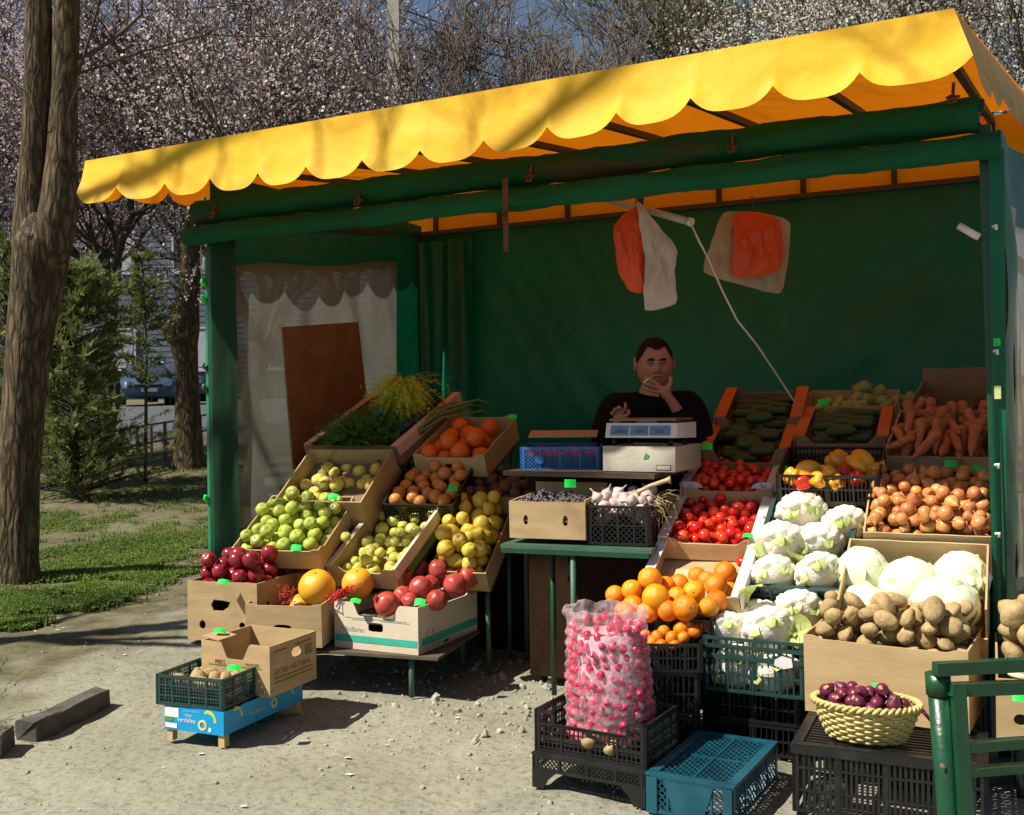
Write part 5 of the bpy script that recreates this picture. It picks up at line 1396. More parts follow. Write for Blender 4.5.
# ---------------------------------------------------------------- greens: dill, leeks, net, bottle
dill_m = mat('dill', (.10, .24, .04), (.06, .16, .03), 12, .7, rand=.2, trans=.25)
dill_l_m = mat('pale_dill', (.70, .80, .12), (.55, .68, .08), 12, .7, trans=.3)
def herb(P, n, L, spreadv, m, label, seed, name='dill_bunch', up=(0, 0, 1)):
    rng = random.Random(seed); mb = MB(); P = Vector(P)
    for i in range(n):
        d = (Vector(up) + Vector((rng.gauss(0, spreadv), rng.gauss(0, spreadv), rng.gauss(0, spreadv * .6)))).normalized(); l = L * rng.uniform(.6, 1.05)
        c = P + d * l * .5 + Vector((0, 0, .02)); e = P + d * l - Vector((0, 0, .03)) + Vector((rng.gauss(0, .01), rng.gauss(0, .01), 0))
        mb.tube([P + d * l * .1, c, e], [.0016, .0013, .0008], 3)
        for k in range(11):
            t = rng.uniform(.3, 1); q = P.lerp(e, t) + Vector((0, 0, .012)); 
            for _ in range(2):
                dd = Vector((rng.gauss(0, 1), rng.gauss(0, 1), rng.gauss(0, .8))).normalized(); s = rng.uniform(.010, .024); x = dd.orthogonal().normalized() * .0024
                mb.add([q - x, q + x, q + dd * s], [(0, 1, 2)])
    return thing_mb(mb, name, m, label, 'herbs')
herb(at(352, 438, 6.15), 150, .22, .7, dill_m, 'dark green dill bunch at the left front of the white-rimmed tray', 1, up=(-.3, -.5, .6))
herb(at(378, 432, 6.25), 140, .22, .7, dill_m, 'dark green dill bunch in the middle of the white-rimmed tray', 2, up=(0, -.5, .7))
herb(at(402, 377, 6.40), 420, .29, .50, dill_l_m, 'bright yellow-green dill bunch wrapped in orange paper', 3, up=(-.05, -.5, -.75))
for k, (x, y) in enumerate(((.14, .12), (.30, .14), (.46, .12), (.20, .34), (.40, .36))):
    Md_, w, d, h = PM('DILL'); herb(Md_ @ Vector((x, y, .02)), 230, .20, .8, dill_m, ('dark green dill bunch, front left corner of the white-rimmed tray', 'dark green dill bunch, front middle of the white-rimmed tray', 'dark green dill bunch, front right of the white-rimmed tray', 'dark green dill bunch behind the front left one', 'dark green dill bunch beside the leeks')[k], 20 + k, up=(0, 0, .9))
mb = MB(); 
wr = mat('orange_wrap', (.70, .26, .03), (.6, .2, .02), 8, .5, trans=.4)
P0 = at(402, 376, 6.49); vs = []
for i in range(15):
    for j in range(9):
        a = PI * (.55 + .75 * i / 14); t = j / 8; r = .012 + .13 * t
        vs.append(P0 + Vector((r * math.cos(a) * 1.35 - .02 * t, .03 + .04 * math.sin(a) * t, -.20 * t + .02 * noise.noise(Vector((i * .5, j * .5, 0))))))
mb.add(vs, [(i * 9 + j, (i + 1) * 9 + j, (i + 1) * 9 + j + 1, i * 9 + j + 1) for i in range(14) for j in range(8)], 0, True)
thing_mb(mb, 'paper_wrap', wr, 'orange wrapping around the bright dill bunch', 'wrapping')
leek_m = mat('leek_leaf', (.16, .20, .05), (.10, .14, .03), 5, .5, stretch=(1, 1, 6), rand=.2)
for i in range(9):
    rng = random.Random(i + 60); x0 = 396 + i * 3; P = at(x0, 450 - i * 2.2, 6.08 + i * .02); Q = at(476 + rng.uniform(-22, 10), 405 - rng.uniform(-8, 6), 6.32)
    Mdl = (P + Q) / 2 + Vector((0, 0, .04 + rng.uniform(0, .02))); mb = MB(); E = Q + Vector((rng.uniform(0, .10), .02, -rng.uniform(.02, .09)))
    mb.tube([P, P.lerp(Mdl, .5) + Vector((0, 0, .01)), Mdl, Q, E], [.012, .011, .009, .006, .002], 7)
    thing_mb(mb, 'leek', leek_m, 'long green leek lying across the white-rimmed tray', 'leek', 'leeks across the tray')
herb(at(432, 412, 6.5), 120, .16, .8, mat('dark_leaf', (.02, .07, .05), (.015, .05, .035), 12, .6), 'dark bluish green leafy bundle behind the dill', 5, name='leafy_bundle')
mb = MB(); P = at(379, 411, 6.2); vs = []
mb.tube([P + Vector((-.025, 0, -.01)), P, P + Vector((.025, .0, .008))], [.012, .02, .012], 10)
thing_mb(mb, 'bottle_cap', mat('bright_blue_plastic', (.05, .25, .65), None, 9, .4), 'small bright blue plastic piece tucked in the dill', 'plastic')
mb = MB(); P = at(395, 432, 6.2); Q = at(425, 415, 6.38); mb.tube([P, P.lerp(Q, .2), P.lerp(Q, .8), Q], [.02, .036, .036, .015], 12)
thing_mb(mb, 'plastic_bundle', film_mat('dark_film', (.06, .12, .20), .7, 20, .2), 'dark blue plastic wrapped bundle beside the dill', 'bundle')

# ---------------------------------------------------------------- price tags
def price_tag(px, py, Y, rz, label, s=1.0, lean=55):
    mb = MB(); w_, h_ = .052 * s, .036 * s; vs = []
    for i in range(6):
        for j in range(4):
            x = (i / 5 - .5) * w_; y = (j / 3 - .5) * h_; vs.append((x, y, .006 * math.sin(i / 5 * PI * 1.2) + .004 * math.sin(j + px)))
    mb.add(vs, [(i * 4 + j, (i + 1) * 4 + j, (i + 1) * 4 + j + 1, i * 4 + j + 1) for i in range(5) for j in range(3)], 0, True)
    vs2 = [(x, y, z - .0006) for x, y, z in vs]
    mb.add(vs2, [(i * 4 + j, i * 4 + j + 1, (i + 1) * 4 + j + 1, (i + 1) * 4 + j) for i in range(5) for j in range(3)], 0, True)
    mw = T(at(px, py, Y)) @ Rot(rz, 'Z') @ Rot(lean, 'X')
    o = thing_mb(mb, 'price_tag', neon, label, 'price tag', 'neon green price tags', mw)
    return o
TAGS = [(296, 548, 5.36, -10, 'on the green apples', 60), (333, 497, 5.66, -15, 'on the front edge of the yellow apples', 60), (223, 582, 5.16, 5, 'on the rim of the red apple carton', 30),
 (220, 631, 4.66, 20, 'on the small lettered carton', 20), (234, 668, 4.28, 10, 'on the small dark green crate', 35), (355, 601, 5.06, -10, 'at the left on the pomegranate carton', 25),
 (420, 602.5, 4.93, -15, 'at the right corner of the pomegranate carton', 40), (453, 488, 5.60, -10, 'on the black crate of small oranges', 60), (570, 483.5, 4.86, -18, 'at the back of the grape carton', 80),
 (749, 536, 4.44, -20, 'on the right rim of the sunlit tomato tray', 30), (782, 468, 4.78, -20, 'between the shaded tomatoes and the peppers', 35), (707, 446.5, 5.10, -20, 'at the corner of the cucumber tray', 60),
 (823, 402.5, 5.44, -20, 'on the long yellow squash', 60), (809, 490, 4.60, -10, 'at the back of the cauliflower crate, left one', 55), (830, 489, 4.58, -15, 'at the back of the cauliflower crate, right one', 55),
 (951, 464, 4.58, -20, 'on the edge under the carrots', 60), (940, 475, 4.50, -20, 'at the back of the onion carton, left one', 60), (979, 470, 4.45, -20, 'at the back of the onion carton, by the post', 50),
 (839, 647, 3.87, -28, 'on the front edge of the big potato carton', 60), (879.5, 687.5, 3.66, -10, 'on the red onions in the wicker basket', 25), (1020, 696, 3.50, -20, 'on the potato carton at the right edge', 80), (512, 417, 6.0, -20, 'on the carton of deep oranges', 50)]
for px, py, Y, rz, lab, ln in TAGS:
    price_tag(px, py, Y, rz, 'small neon green price tag ' + lab, 1.0 if Y > 4 else .9, ln)
# ---------------------------------------------------------------- hanging bags, lamp tube, cord
bag_o = mat('orange_bag', (.82, .10, .02), (.74, .08, .015), 5, .4, .4, 8, trans=.3)
bag_w = mat('white_bag', (.72, .64, .58), (.62, .54, .47), 5, .4, .4, 10, trans=.35)
bag_c = mat('cream_bag', (.60, .48, .34), (.5, .38, .25), 5, .4, .4, 10, trans=.35)
def hang_bag(poly, Y, m, label, th=.03, seed=1, mid=None):
    """crumpled flat bundle of bags with an outline in the picture, real thickness"""
    pts = [at(x, y, Y) for x, y in poly]; c = sum(pts, Vector()) / len(pts); rng = random.Random(seed)
    dense = []
    for i in range(len(pts)):
        p_, a, b, n_ = pts[i - 1], pts[i], pts[(i + 1) % len(pts)], pts[(i + 2) % len(pts)]
        for k in range(8):
            u_ = k / 8
            cr_ = (a * 2 + (b - p_) * u_ + (p_ * 2 - a * 5 + b * 4 - n_) * u_ * u_ + (a * 3 - p_ - b * 3 + n_) * u_ ** 3) * .5
            dense.append(a.lerp(b, u_) * .45 + cr_ * .55 + Vector((noise.noise(Vector((i, k * .4, seed))) * .008, 0, noise.noise(Vector((k * .4, i, seed))) * .008)))
    mb = MB(); n = len(dense); NR = 18; vs = []
    for s in (-1, 1):
        for r in range(NR + 1):
            t = r / NR
            for p in dense:
                q = c.lerp(p, t); bulge = th * (1 - t ** 3) * .5 + (.024 * noise.noise(Vector((q.x * 20, q.z * 7, s + seed))) + .012 * noise.noise(Vector((q.x * 50, q.z * 16, s)))) * (1 - t ** 4) + .005 * noise.noise(Vector((q.x * 110, q.z * 60, s)))
                vs.append(q + Vector((0, s * bulge, 0)))
    L = (NR + 1) * n
    for s in (0, 1):
        for r in range(NR):
            for i in range(n):
                a = s * L + r * n + i; b = s * L + r * n + (i + 1) % n
                mb.f.append([a, b, b + n, a + n] if s == 0 else [a, a + n, b + n, b]); mb.m.append(0); mb.sm.append(True)
    mb.v = [tuple(v) for v in vs]
    return thing_mb(mb, 'hanging_bag', m, label, 'bag')
YB = 4.95
hang_bag([(637, 206), (641, 215), (643, 240), (645, 290), (630, 291), (618, 270), (614, 225)], YB, bag_o, 'orange plastic bags hanging left of the white ones', .06, 1)
hang_bag([(637, 200), (652, 218), (676, 248), (675, 275), (676, 303), (645, 310), (645, 262), (640, 230)], YB - .03, bag_w, 'white plastic bags hanging beside the orange ones', .05, 2)
hang_bag([(724, 213), (757, 212), (789, 222), (788, 262), (780, 293), (745, 286), (704, 272), (712, 240)], YB + .25, bag_c, 'cream coloured bag sheet hanging behind the orange bundle', .012, 3)
hang_bag([(735, 216), (756, 212), (780, 222), (783, 262), (772, 274), (734, 277), (733, 245)], YB + .19, bag_o, 'orange bag bundle hanging in front of the cream bags', .04, 4)
mb = MB(); mb.tube([at(637, 168, YB), at(637, 185, YB), at(636, 204, YB)], .004, 6); thing_mb(mb, 'hanging_wire', ink, 'dark wire holding up the orange and white bags', 'wire')
mb = MB(); mb.tube([at(752, 196, YB + .2), at(753, 214, YB + .2)], .004, 6); thing_mb(mb, 'hanging_wire', ink, 'dark wire holding up the cream and orange bags', 'wire')
lm = MB(); P, Q = at(602, 198, 5.25), at(690, 222, 4.9); lm.tube([P, Q], .017, 12)
lt_ = thing_mb(lm, 'lamp_tube', mat('old_white_tube', (.46, .44, .38), (.38, .36, .3), 8, .5), 'unlit white tube lamp hanging slanted under the roof', 'lamp')
mb = MB(); D = (Q - P).normalized(); mb.tube([Q - D * .01, Q + D * .012], .020, 12); mb.build('end_cap', string_white, lt_)
mb = MB(); mb.tube([P - D * .012, P + D * .01], .020, 12); mb.build('end_cap', string_white, lt_)
ctl = [(690, 222, 4.9), (700, 243, 4.9), (708, 258, 4.92), (722, 290, 4.95), (737, 320, 5.0), (757, 345, 5.1), (775, 372, 5.2), (790, 395, 5.3), (803, 414, 5.36)]
mb = MB(); mb.tube([at(*c) for c in ctl], .0048, 6); thing_mb(mb, 'electric_cable', string_white, 'thin white cord running from the tube lamp down to the cucumbers', 'cord')
# ================================================================ SELLER
skin_m = mat('skin', (.46, .20, .12), (.40, .16, .09), 4, .5, .1, 60, sss=.1)
jacket_m = mat('black_jacket', (.006, .006, .007), (.010, .009, .009), 9, .85, .4, 12, spec=.1)
hair_m = mat('dark_hair', (.006, .005, .004), (.014, .011, .009), 60, .8, spec=.15)
trouser_m = mat('dark_trousers', (.02, .02, .025), None, 9, .8)
HB = Vector((.735, 5.56, 0))
def skin_obj(name, verts, edges, rad, m, parent=None, root=0, sub=2):
    me = bpy.data.meshes.new(name); me.from_pydata([tuple(v) for v in verts], edges, []); me.materials.append(m)
    o = bpy.data.objects.new(name, me); COL.objects.link(o)
    if parent: o.parent = parent
    sk = o.modifiers.new('skin', 'SKIN'); sk.use_smooth_shade = True; sk.branch_smoothing = .6
    for i, r in enumerate(rad):
        sv_ = me.skin_vertices[0].data[i]; sv_.radius = r if isinstance(r, tuple) else (r, r); sv_.use_root = (i == root)
    ss = o.modifiers.new('sub', 'SUBSURF'); ss.levels = sub; ss.render_levels = sub
    return o
class G:
    def __init__(s): s.v = []; s.e = []; s.r = []
    def n(s, p, r, prev=None):
        s.v.append(Vector(p)); s.r.append(r)
        if prev is not None: s.e.append((prev, len(s.v) - 1))
        return len(s.v) - 1
def W(px, py, Y): return at(px, py, Y) - HB
shR = Vector((.20, -.02, 1.37)); shL = Vector((-.20, -.02, 1.37))
elR = W(706, 462, 5.36); wrR = W(673, 403, 5.33)
elL = W(600, 468, 5.42); wrL = W(615, 428, 5.30)
def body(gr, k=.86, arms=True, legs=True, hands=True, neck=True):
    p = gr.n((0, .10, .90), (.155 * k, .12 * k))
    a = gr.n((0, .08, 1.05), (.16 * k, .125 * k), p); b = gr.n((0, .04, 1.22), (.17 * k, .13 * k), a); c = gr.n((0, .0, 1.34), (.13 * k, .10 * k), b)
    if neck:
        n1 = gr.n((0, -.02, 1.42), .062, c); 
        if k <= 1: gr.n((0, -.05, 1.50), .064, n1)
    for sg, sh, el, wr in ((1, shR, elR, wrR), (-1, shL, elL, wrL)):
        s = gr.n(sh, .078 * k, c); m1 = gr.n(sh.lerp(el, .5), .060 * k, s); e = gr.n(el, .050 * k, m1)
        f = gr.n(el.lerp(wr, .5), .038, e); w_ = gr.n(wr, (.027 if k <= 1 else .040), f)
        if hands: yield_hand(gr, w_, wr, sg)
    if legs:
        for sx in (-.10, .10):
            h = gr.n((sx, .10, .80), .095 * k, p); kn = gr.n((sx * 1.1, .07, .48), .062 * k, h); an = gr.n((sx * 1.1, .12, .10), .042 * k, kn)
            gr.n((sx * 1.1, -.02, .04), .038 * k, an)
def yield_hand(gr, w_, wr, sg):
    if sg > 0:   # hand held before the mouth, back of the hand to the viewer, fingers pointing left in the picture
        palm = W(663, 390, 5.305); pm = gr.n(palm, (.030, .020), w_)
        for (kx, ky), (mx, my), (tx, ty), r in (((656, 383), (650, 379.5), (643.5, 377.5), .0088), ((655, 387), (648, 384), (641.5, 382), .0090), ((655, 391.5), (648, 389), (642, 386.5), .0086), ((658, 395.5), (652, 394.5), (646.5, 393), .0078)):
            a = gr.n(W(kx, ky, 5.295), r * 1.15, pm); b = gr.n(W(mx, my, 5.285), r, a); gr.n(W(tx, ty, 5.30), r * .82, b)
        a = gr.n(W(669, 386, 5.30), .012, pm); b = gr.n(W(671, 381, 5.30), .0105, a); gr.n(W(669.5, 376, 5.305), .009, b)
    else:        # hand resting behind the scale, fingers curled up
        palm = W(619, 417, 5.27); pm = gr.n(palm, (.030, .020), w_)
        for (kx, ky), (mx, my), (tx, ty), r in (((624, 411), (626, 406.5), (625, 402.5), .0088), ((621, 410.5), (620, 407), (617, 408), .0088), ((617.5, 411), (615.5, 408.5), (613.5, 411), .0085), ((614.5, 413), (612, 412), (611.5, 415), .0078)):
            a = gr.n(W(kx, ky, 5.255), r * 1.15, pm); b = gr.n(W(mx, my, 5.235), r, a); gr.n(W(tx, ty, 5.225), r * .82, b)
        a = gr.n(W(626, 416, 5.25), .012, pm); b = gr.n(W(629, 413, 5.235), .0105, a); gr.n(W(628, 409.5, 5.225), .009, b)
g = G(); body(g)
person = skin_obj('person', g.v, g.e, g.r, skin_m); person.location = HB
tag(person, 'dark-haired man in a black jacket behind the scale, holding a cigarette to his mouth', 'person')
g = G()
p = g.n((0, .10, .86), (.18, .145)); a = g.n((0, .08, 1.05), (.185, .15), p); b = g.n((0, .04, 1.22), (.20, .155), a); c = g.n((0, .0, 1.33), (.155, .125), b); n1 = g.n((0, -.01, 1.415), .088, c)
for sh, el, wr in ((shR, elR, wrR), (shL, elL, wrL)):
    s = g.n(sh, .098, c); m1 = g.n(sh.lerp(el, .5) + Vector((0, 0, .0)), .082, s); e = g.n(el, .070, m1); f = g.n(el.lerp(wr, .5), .060, e); g.n(el.lerp(wr, .90), .044, f)
jk = skin_obj('jacket', g.v, g.e, g.r, jacket_m, person)
dsp_t = bpy.data.textures.new('cloth_folds', 'CLOUDS'); dsp_t.noise_scale = .09
dm = jk.modifiers.new('folds', 'DISPLACE'); dm.texture = dsp_t; dm.strength = .030; dm.mid_level = .35
g = G(); p = g.n((0, .10, .88), (.17, .14))
for sx in (-.10, .10):
    h_ = g.n((sx, .10, .78), .115, p); kn = g.n((sx * 1.1, .07, .48), .082, h_); g.n((sx * 1.1, .12, .12), .065, kn)
skin_obj('trousers', g.v, g.e, g.r, trouser_m, person)
for sx in (-.11, .11):
    mb = MB(); mb.tube([(sx, .15, .045), (sx, .0, .045), (sx, -.10, .035)], [.045, .048, .03], 12); mb.build('shoe', jacket_m, person)
# head
def ss(x, a, b):
    t = min(1, max(0, (x - a) / (b - a))); return t * t * (3 - 2 * t)
def head_pt(d):
    x, y, z = d.x, d.y, d.z; f = max(0, -y)
    sq = lambda v, e: math.copysign(abs(v) ** e, v)
    P = Vector((sq(x, .88) * .089, y * .104, sq(z, .93) * .126))
    low = ss(-z, .0, 1.0)
    P.x *= 1 - .10 * low + .06 * math.exp(-((z + .5) / .3) ** 2)
    if y > 0: P.y *= 1 - .25 * low
    P.z -= .006 * f * low
    g_ = lambda cx, cz, sx, sz: math.exp(-((x - cx) / sx) ** 2 - ((z - cz) / sz) ** 2) * (1 if y < 0 else 0)
    o = 0
    o += .007 * (g_(.28, .19, .24, .07) + g_(-.28, .19, .24, .07))          # brow ridge
    o -= .012 * (g_(.34, .03, .17, .10) + g_(-.34, .03, .17, .10))           # sockets
    o += .010 * g_(0, .02, .09, .16) + .017 * g_(0, -.14, .10, .12) + .018 * g_(0, -.24, .13, .075)
    o += .009 * (g_(.15, -.27, .07, .05) + g_(-.15, -.27, .07, .05))          # nostrils
    o += .005 * (g_(.48, -.18, .2, .15) + g_(-.48, -.18, .2, .15))            # cheeks
    o += .007 * g_(0, -.44, .24, .05) + .008 * g_(0, -.55, .20, .05) - .006 * g_(0, -.495, .26, .022)
    o += .010 * g_(0, -.80, .22, .14) - .004 * g_(0, -.64, .25, .05)
    P.y -= o
    return P
HM = T((0.0, -.075, 1.570)) @ Rot(3, 'X') @ Matrix.Scale(1.04, 4)
nu, nv = 128, 96
def hd(i, j):
    ph = PI * j / nv; a = 2 * PI * i / nu
    return Vector((math.sin(ph) * math.cos(a), math.sin(ph) * math.sin(a), math.cos(ph)))
mb = MB(); mb.add([head_pt(hd(i, j)) for j in range(nv + 1) for i in range(nu)], [(j * nu + i, (j + 1) * nu + i, (j + 1) * nu + (i + 1) % nu, j * nu + (i + 1) % nu) for j in range(nv) for i in range(nu)], 0, True)
head = mb.build('head', skin_m, person, mw=HM)
for sx in (-1, 1):
    mb = MB(); vs = []
    for i in range(16):
        a = 2 * PI * i / 16
        for j in range(6):
            b = 2 * PI * j / 6; rr = 1
            vs.append(Vector((sx * (.0935 + .006 * math.cos(b) + .010 * max(0, math.sin(a + .6)) * 0), .012 + (.017 + .006 * math.sin(b)) * math.cos(a), -.004 + (.030 + .006 * math.sin(b)) * math.sin(a))))
    mb.add(vs, [(i * 6 + j, i * 6 + (j + 1) % 6, ((i + 1) % 16) * 6 + (j + 1) % 6, ((i + 1) % 16) * 6 + j) for i in range(16) for j in range(6)], 0, True)
    mb.tube([(sx * .080, .012, -.004), (sx * .094, .014, -.004)], [.02, .016], 12)
    mb.build('ear', skin_m, head)
    mb = MB(); c = Vector((sx * .030, -.0905, .004)); n_ = 14
    vs = [c + Vector((.0125 * math.cos(2 * PI * i / n_) * math.sin(PI * j / 8), .0125 * math.sin(2 * PI * i / n_) * math.sin(PI * j / 8), .0125 * math.cos(PI * j / 8))) for j in range(9) for i in range(n_)]
    mb.add(vs, [(j * n_ + i, (j + 1) * n_ + i, (j + 1) * n_ + (i + 1) % n_, j * n_ + (i + 1) % n_) for j in range(8) for i in range(n_)], 0, True)
    eye = mb.build('eye', mat('eye_white', (.17, .13, .11), None, 9, .3), head)
    mb = MB(); mb.tube([c + Vector((0, -.0105, 0)), c + Vector((0, -.0128, 0))], [.0062, .0055], 12); mb.build('iris', mat('dark_iris', (.02, .012, .008), None, 9, .2), eye)
    for zz, th_ in ((.0075, .0040), (-.0072, .0022)):
        mb = MB(); mb.tube([c + Vector((.016 * q, -.0105 + .006 * q * q, zz * (1 - .75 * q * q))) for q in (-1, -.5, 0, .5, 1)], [.002, th_, th_, th_, .002], 6); mb.build('eyelid', skin_m, head)
    mb = MB(); mb.tube([Vector((sx * (.014 + .009 * q), -.1085 + .0016 * q * q, .018 + .0045 * math.sin(q * .9))) for q in range(5)], [.004, .0062, .0058, .0045, .002], 6); mb.build('eyebrow', hair_m, head)
mb = MB(); mb.tube([Vector((q * .006, -.1075 + .00055 * q * q, -.064 - .0003 * q * q)) for q in range(-4, 5)], [.001] + [.0022] * 7 + [.001], 6); mb.build('lips', mat('lip', (.16, .06, .045), None, 9, .5), head)
mb = MB(); keep = []; 
def hairmask(d):
    line = .62 + .10 * abs(d.x) if d.y < -.35 else 0
    if d.y < -.2: return d.z > .60 - 1.1 * (abs(d.x) - .45) * (abs(d.x) > .45) + .10 * math.exp(-(d.x / .2) ** 2) * -1
    return d.z > -.25 - .15 * d.y and not (d.z < .05 and d.y < .05)
vs = []
for j in range(nv + 1):
    for i in range(nu):
        d = hd(i, j); p = head_pt(d); vs.append(p + d * (.0035 + .0015 * noise.noise(d * 16)))
fs = [(j * nu + i, (j + 1) * nu + i, (j + 1) * nu + (i + 1) % nu, j * nu + (i + 1) % nu) for j in range(nv) for i in range(nu) if hairmask(hd(i + .5, j + .5))]
mb.add(vs, fs, 0, True); hr = mb.build('hair', hair_m, head)
bm = bmesh.new(); bm.from_mesh(hr.data); bmesh.ops.delete(bm, geom=[v for v in bm.verts if not v.link_faces], context='VERTS'); bm.to_mesh(hr.data); bm.free()
mb = MB(); mb.tube([at(651, 377.5, 5.30), at(644.5, 381.5, 5.262)], .0042, 8); cg = thing_mb(mb, 'cigarette', mat('cigarette_paper', (.85, .82, .75), None, 9, .6), 'white cigarette held between the fingers at the mouth', 'cigarette')

# ================================================================ TERRAIN
def sstep(a, b, x): return ss(x, a, b)
def terrain(x, y):
    z = 0
    if y > 9: z += .05 * (y - 9)
    if y > 40: z -= .03 * (y - 40)
    z += .10 * noise.noise(Vector((x * .25, y * .25, 3))) * sstep(6.5, 10, y)
    near = .016 * noise.noise(Vector((x * 1.3, y * 1.3, 0))) + .010 * noise.noise(Vector((x * 4, y * 4, 1))) + .006 * noise.noise(Vector((x * 11, y * 11, 2))) + .003 * noise.noise(Vector((x * 26, y * 26, 5)))
    return z + near - .012
def hit(px, py):
    d = ray(px, py); C = Vector((0, 0, CAMH)); t = 1.5; st = .05
    while t < 300:
        p = C + d * t
        if p.z < terrain(p.x, p.y): return p
        t += st
    return p
def gmask(x, y):
    """how grassy the ground is at a spot"""
    n = noise.noise(Vector((x * .7, y * .7, 9))) * .5 + noise.noise(Vector((x * 2.6, y * 2.6, 4))) * .38
    e = ((y - 6.5) - 4.2 * (x + 2.9)) / 4.4 + n * 1.0    # bare earth in front and towards the stall
    m_ = sstep(-.1, .5, e) if y < 12 else 1
    band = math.exp(-((y - 13.2) / 1.3) ** 2) * .5      # worn strip under the trees
    return max(0, min(1, m_ * sstep(-.16, .20, n + .06 - band * .15 + .22 * noise.noise(Vector((x * 7, y * 7, 3))))))
def emask(x, y):
    "darker humus under and around the grass"
    n = noise.noise(Vector((x * 1.1, y * 1.1, 2))) * .4 + noise.noise(Vector((x * 4.6, y * 4.6, 1))) * .35
    e = ((y - 5.9) - 4.2 * (x + 2.42)) / 4.4 + n
    return max(.0, min(1, sstep(-.35, .2, e) * (.92 + .5 * n)))
mb = MB()
def grid(xs, ys):
    n = len(ys); o = len(mb.v)
    mb.v += [(x, y, terrain(x, y)) for x in xs for y in ys]
    for i in range(len(xs) - 1):
        for j in range(n - 1):
            a = o + i * n + j; mb.f.append([a, a + n, a + n + 1, a + 1]); mb.m.append(0); mb.sm.append(True)
def nonuni(lo, hi, fine_lo, fine_hi, fs_, grow=1.22):
    xs = []; x = fine_lo
    while x < fine_hi: xs.append(x); x += fs_
    xs.append(fine_hi); s = fs_; x = fine_hi
    while x < hi: s *= grow; x += s; xs.append(min(x, hi))
    s = fs_; x = fine_lo
    while x > lo: s *= grow; x -= s; xs.insert(0, max(x, lo))
    return xs
grid(nonuni(-600, 600, -4.6, 2.4, .028), nonuni(-60, 900, 2.6, 8.2, .028))
gm, nt, b = new_mat('bare_earth'); L = nt.links
tc = N(nt, 'ShaderNodeTexCoord')
def nzn(sc, dt=8, ds=0): 
    n = N(nt, 'ShaderNodeTexNoise'); n.inputs['Scale'].default_value = sc; n.inputs['Detail'].default_value = dt; n.inputs['Distortion'].default_value = ds; L.new(tc.outputs['Object'], n.inputs['Vector']); return n
def ramp(src, stops):
    r = N(nt, 'ShaderNodeValToRGB'); e = r.color_ramp.elements
    e[0].position, e[0].color = stops[0][0], (*stops[0][1], 1); e[1].position, e[1].color = stops[-1][0], (*stops[-1][1], 1)
    for p_, c_ in stops[1:-1]: k = e.new(p_); k.color = (*c_, 1)
    L.new(src, r.inputs[0]); return r
def mixc(a, b_, f):
    m_ = N(nt, 'ShaderNodeMix', data_type='RGBA'); L.new(a, m_.inputs[6]); L.new(b_, m_.inputs[7]); L.new(f, m_.inputs[0]); return m_.outputs[2]
n1 = nzn(.9, 9, .6); r1 = ramp(n1.outputs['Fac'], [(.3, (.205, .198, .15)), (.5, (.25, .243, .186)), (.72, (.29, .283, .222))])
n2 = nzn(38, 6); r2 = ramp(n2.outputs['Fac'], [(.33, (.72, .70, .66)), (.47, (1, 1, 1)), (.72, (1.1, 1.1, 1.08))])
mm = N(nt, 'ShaderNodeMix', data_type='RGBA', blend_type='MULTIPLY'); mm.inputs[0].default_value = 1; L.new(r1.outputs[0], mm.inputs[6]); L.new(r2.outputs[0], mm.inputs[7])
at_n = N(nt, 'ShaderNodeAttribute'); at_n.attribute_name = 'grassy'
rg_ = ramp(nzn(6, 8).outputs['Fac'], [(.35, (.075, .06, .032)), (.55, (.13, .11, .06)), (.7, (.07, .085, .03))])
mx_ = mixc(mm.outputs[2], rg_.outputs[0], at_n.outputs['Fac'])
vo = N(nt, 'ShaderNodeTexVoronoi'); vo.inputs['Scale'].default_value = 26; L.new(tc.outputs['Object'], vo.inputs['Vector'])
rv = ramp(vo.outputs['Distance'], [(.05, (1, 1, 1)), (.16, (0, 0, 0))])
L.new(mx_, b.inputs['Base Color']); b.inputs['Roughness'].default_value = .95; b.inputs['Specular IOR Level'].default_value = .2
bp = N(nt, 'ShaderNodeBump'); bp.inputs['Strength'].default_value = .75; bp.inputs['Distance'].default_value = .012
ad = N(nt, 'ShaderNodeMath', operation='ADD'); m3 = N(nt, 'ShaderNodeMath', operation='MULTIPLY'); m3.inputs[1].default_value = .5
L.new(rv.outputs[0], m3.inputs[0]); L.new(nzn(22, 10).outputs['Fac'], ad.inputs[0]); L.new(m3.outputs[0], ad.inputs[1]); L.new(ad.outputs[0], bp.inputs['Height']); L.new(bp.outputs[0], b.inputs['Normal'])
go = mb.build('ground', gm); tag(go, kind='structure')
attr = go.data.attributes.new('grassy', 'FLOAT', 'POINT')
attr.data.foreach_set('value', [emask(v[0], v[1]) if v[1] < 60 and abs(v[0]) < 60 else 1.0 for v in mb.v])
# road behind the fence
mb = MB(); asph = mat('asphalt', (.075, .08, .09), (.055, .06, .068), 3, .9, .4, 40)
xs = [-34 + i * 1.5 for i in range(27)]; ys = [21.5 + i * .9 for i in range(16)]
mb.add([(x, y, terrain(x, y) + .06 + .04) for x in xs for y in ys], [(i * 16 + j, (i + 1) * 16 + j, (i + 1) * 16 + j + 1, i * 16 + j + 1) for i in range(26) for j in range(15)], 0, True)
tag(mb.build('road', asph), kind='structure')
mb = MB()
for i in range(26):
    x0, x1 = xs[i], xs[i + 1]
    mb.bar((x0, 21.4, terrain(x0, 21.4) + .10), (x1 - .01, 21.4, terrain(x1, 21.4) + .10), .14, .26)
tag(mb.build('kerb', concrete), kind='structure')
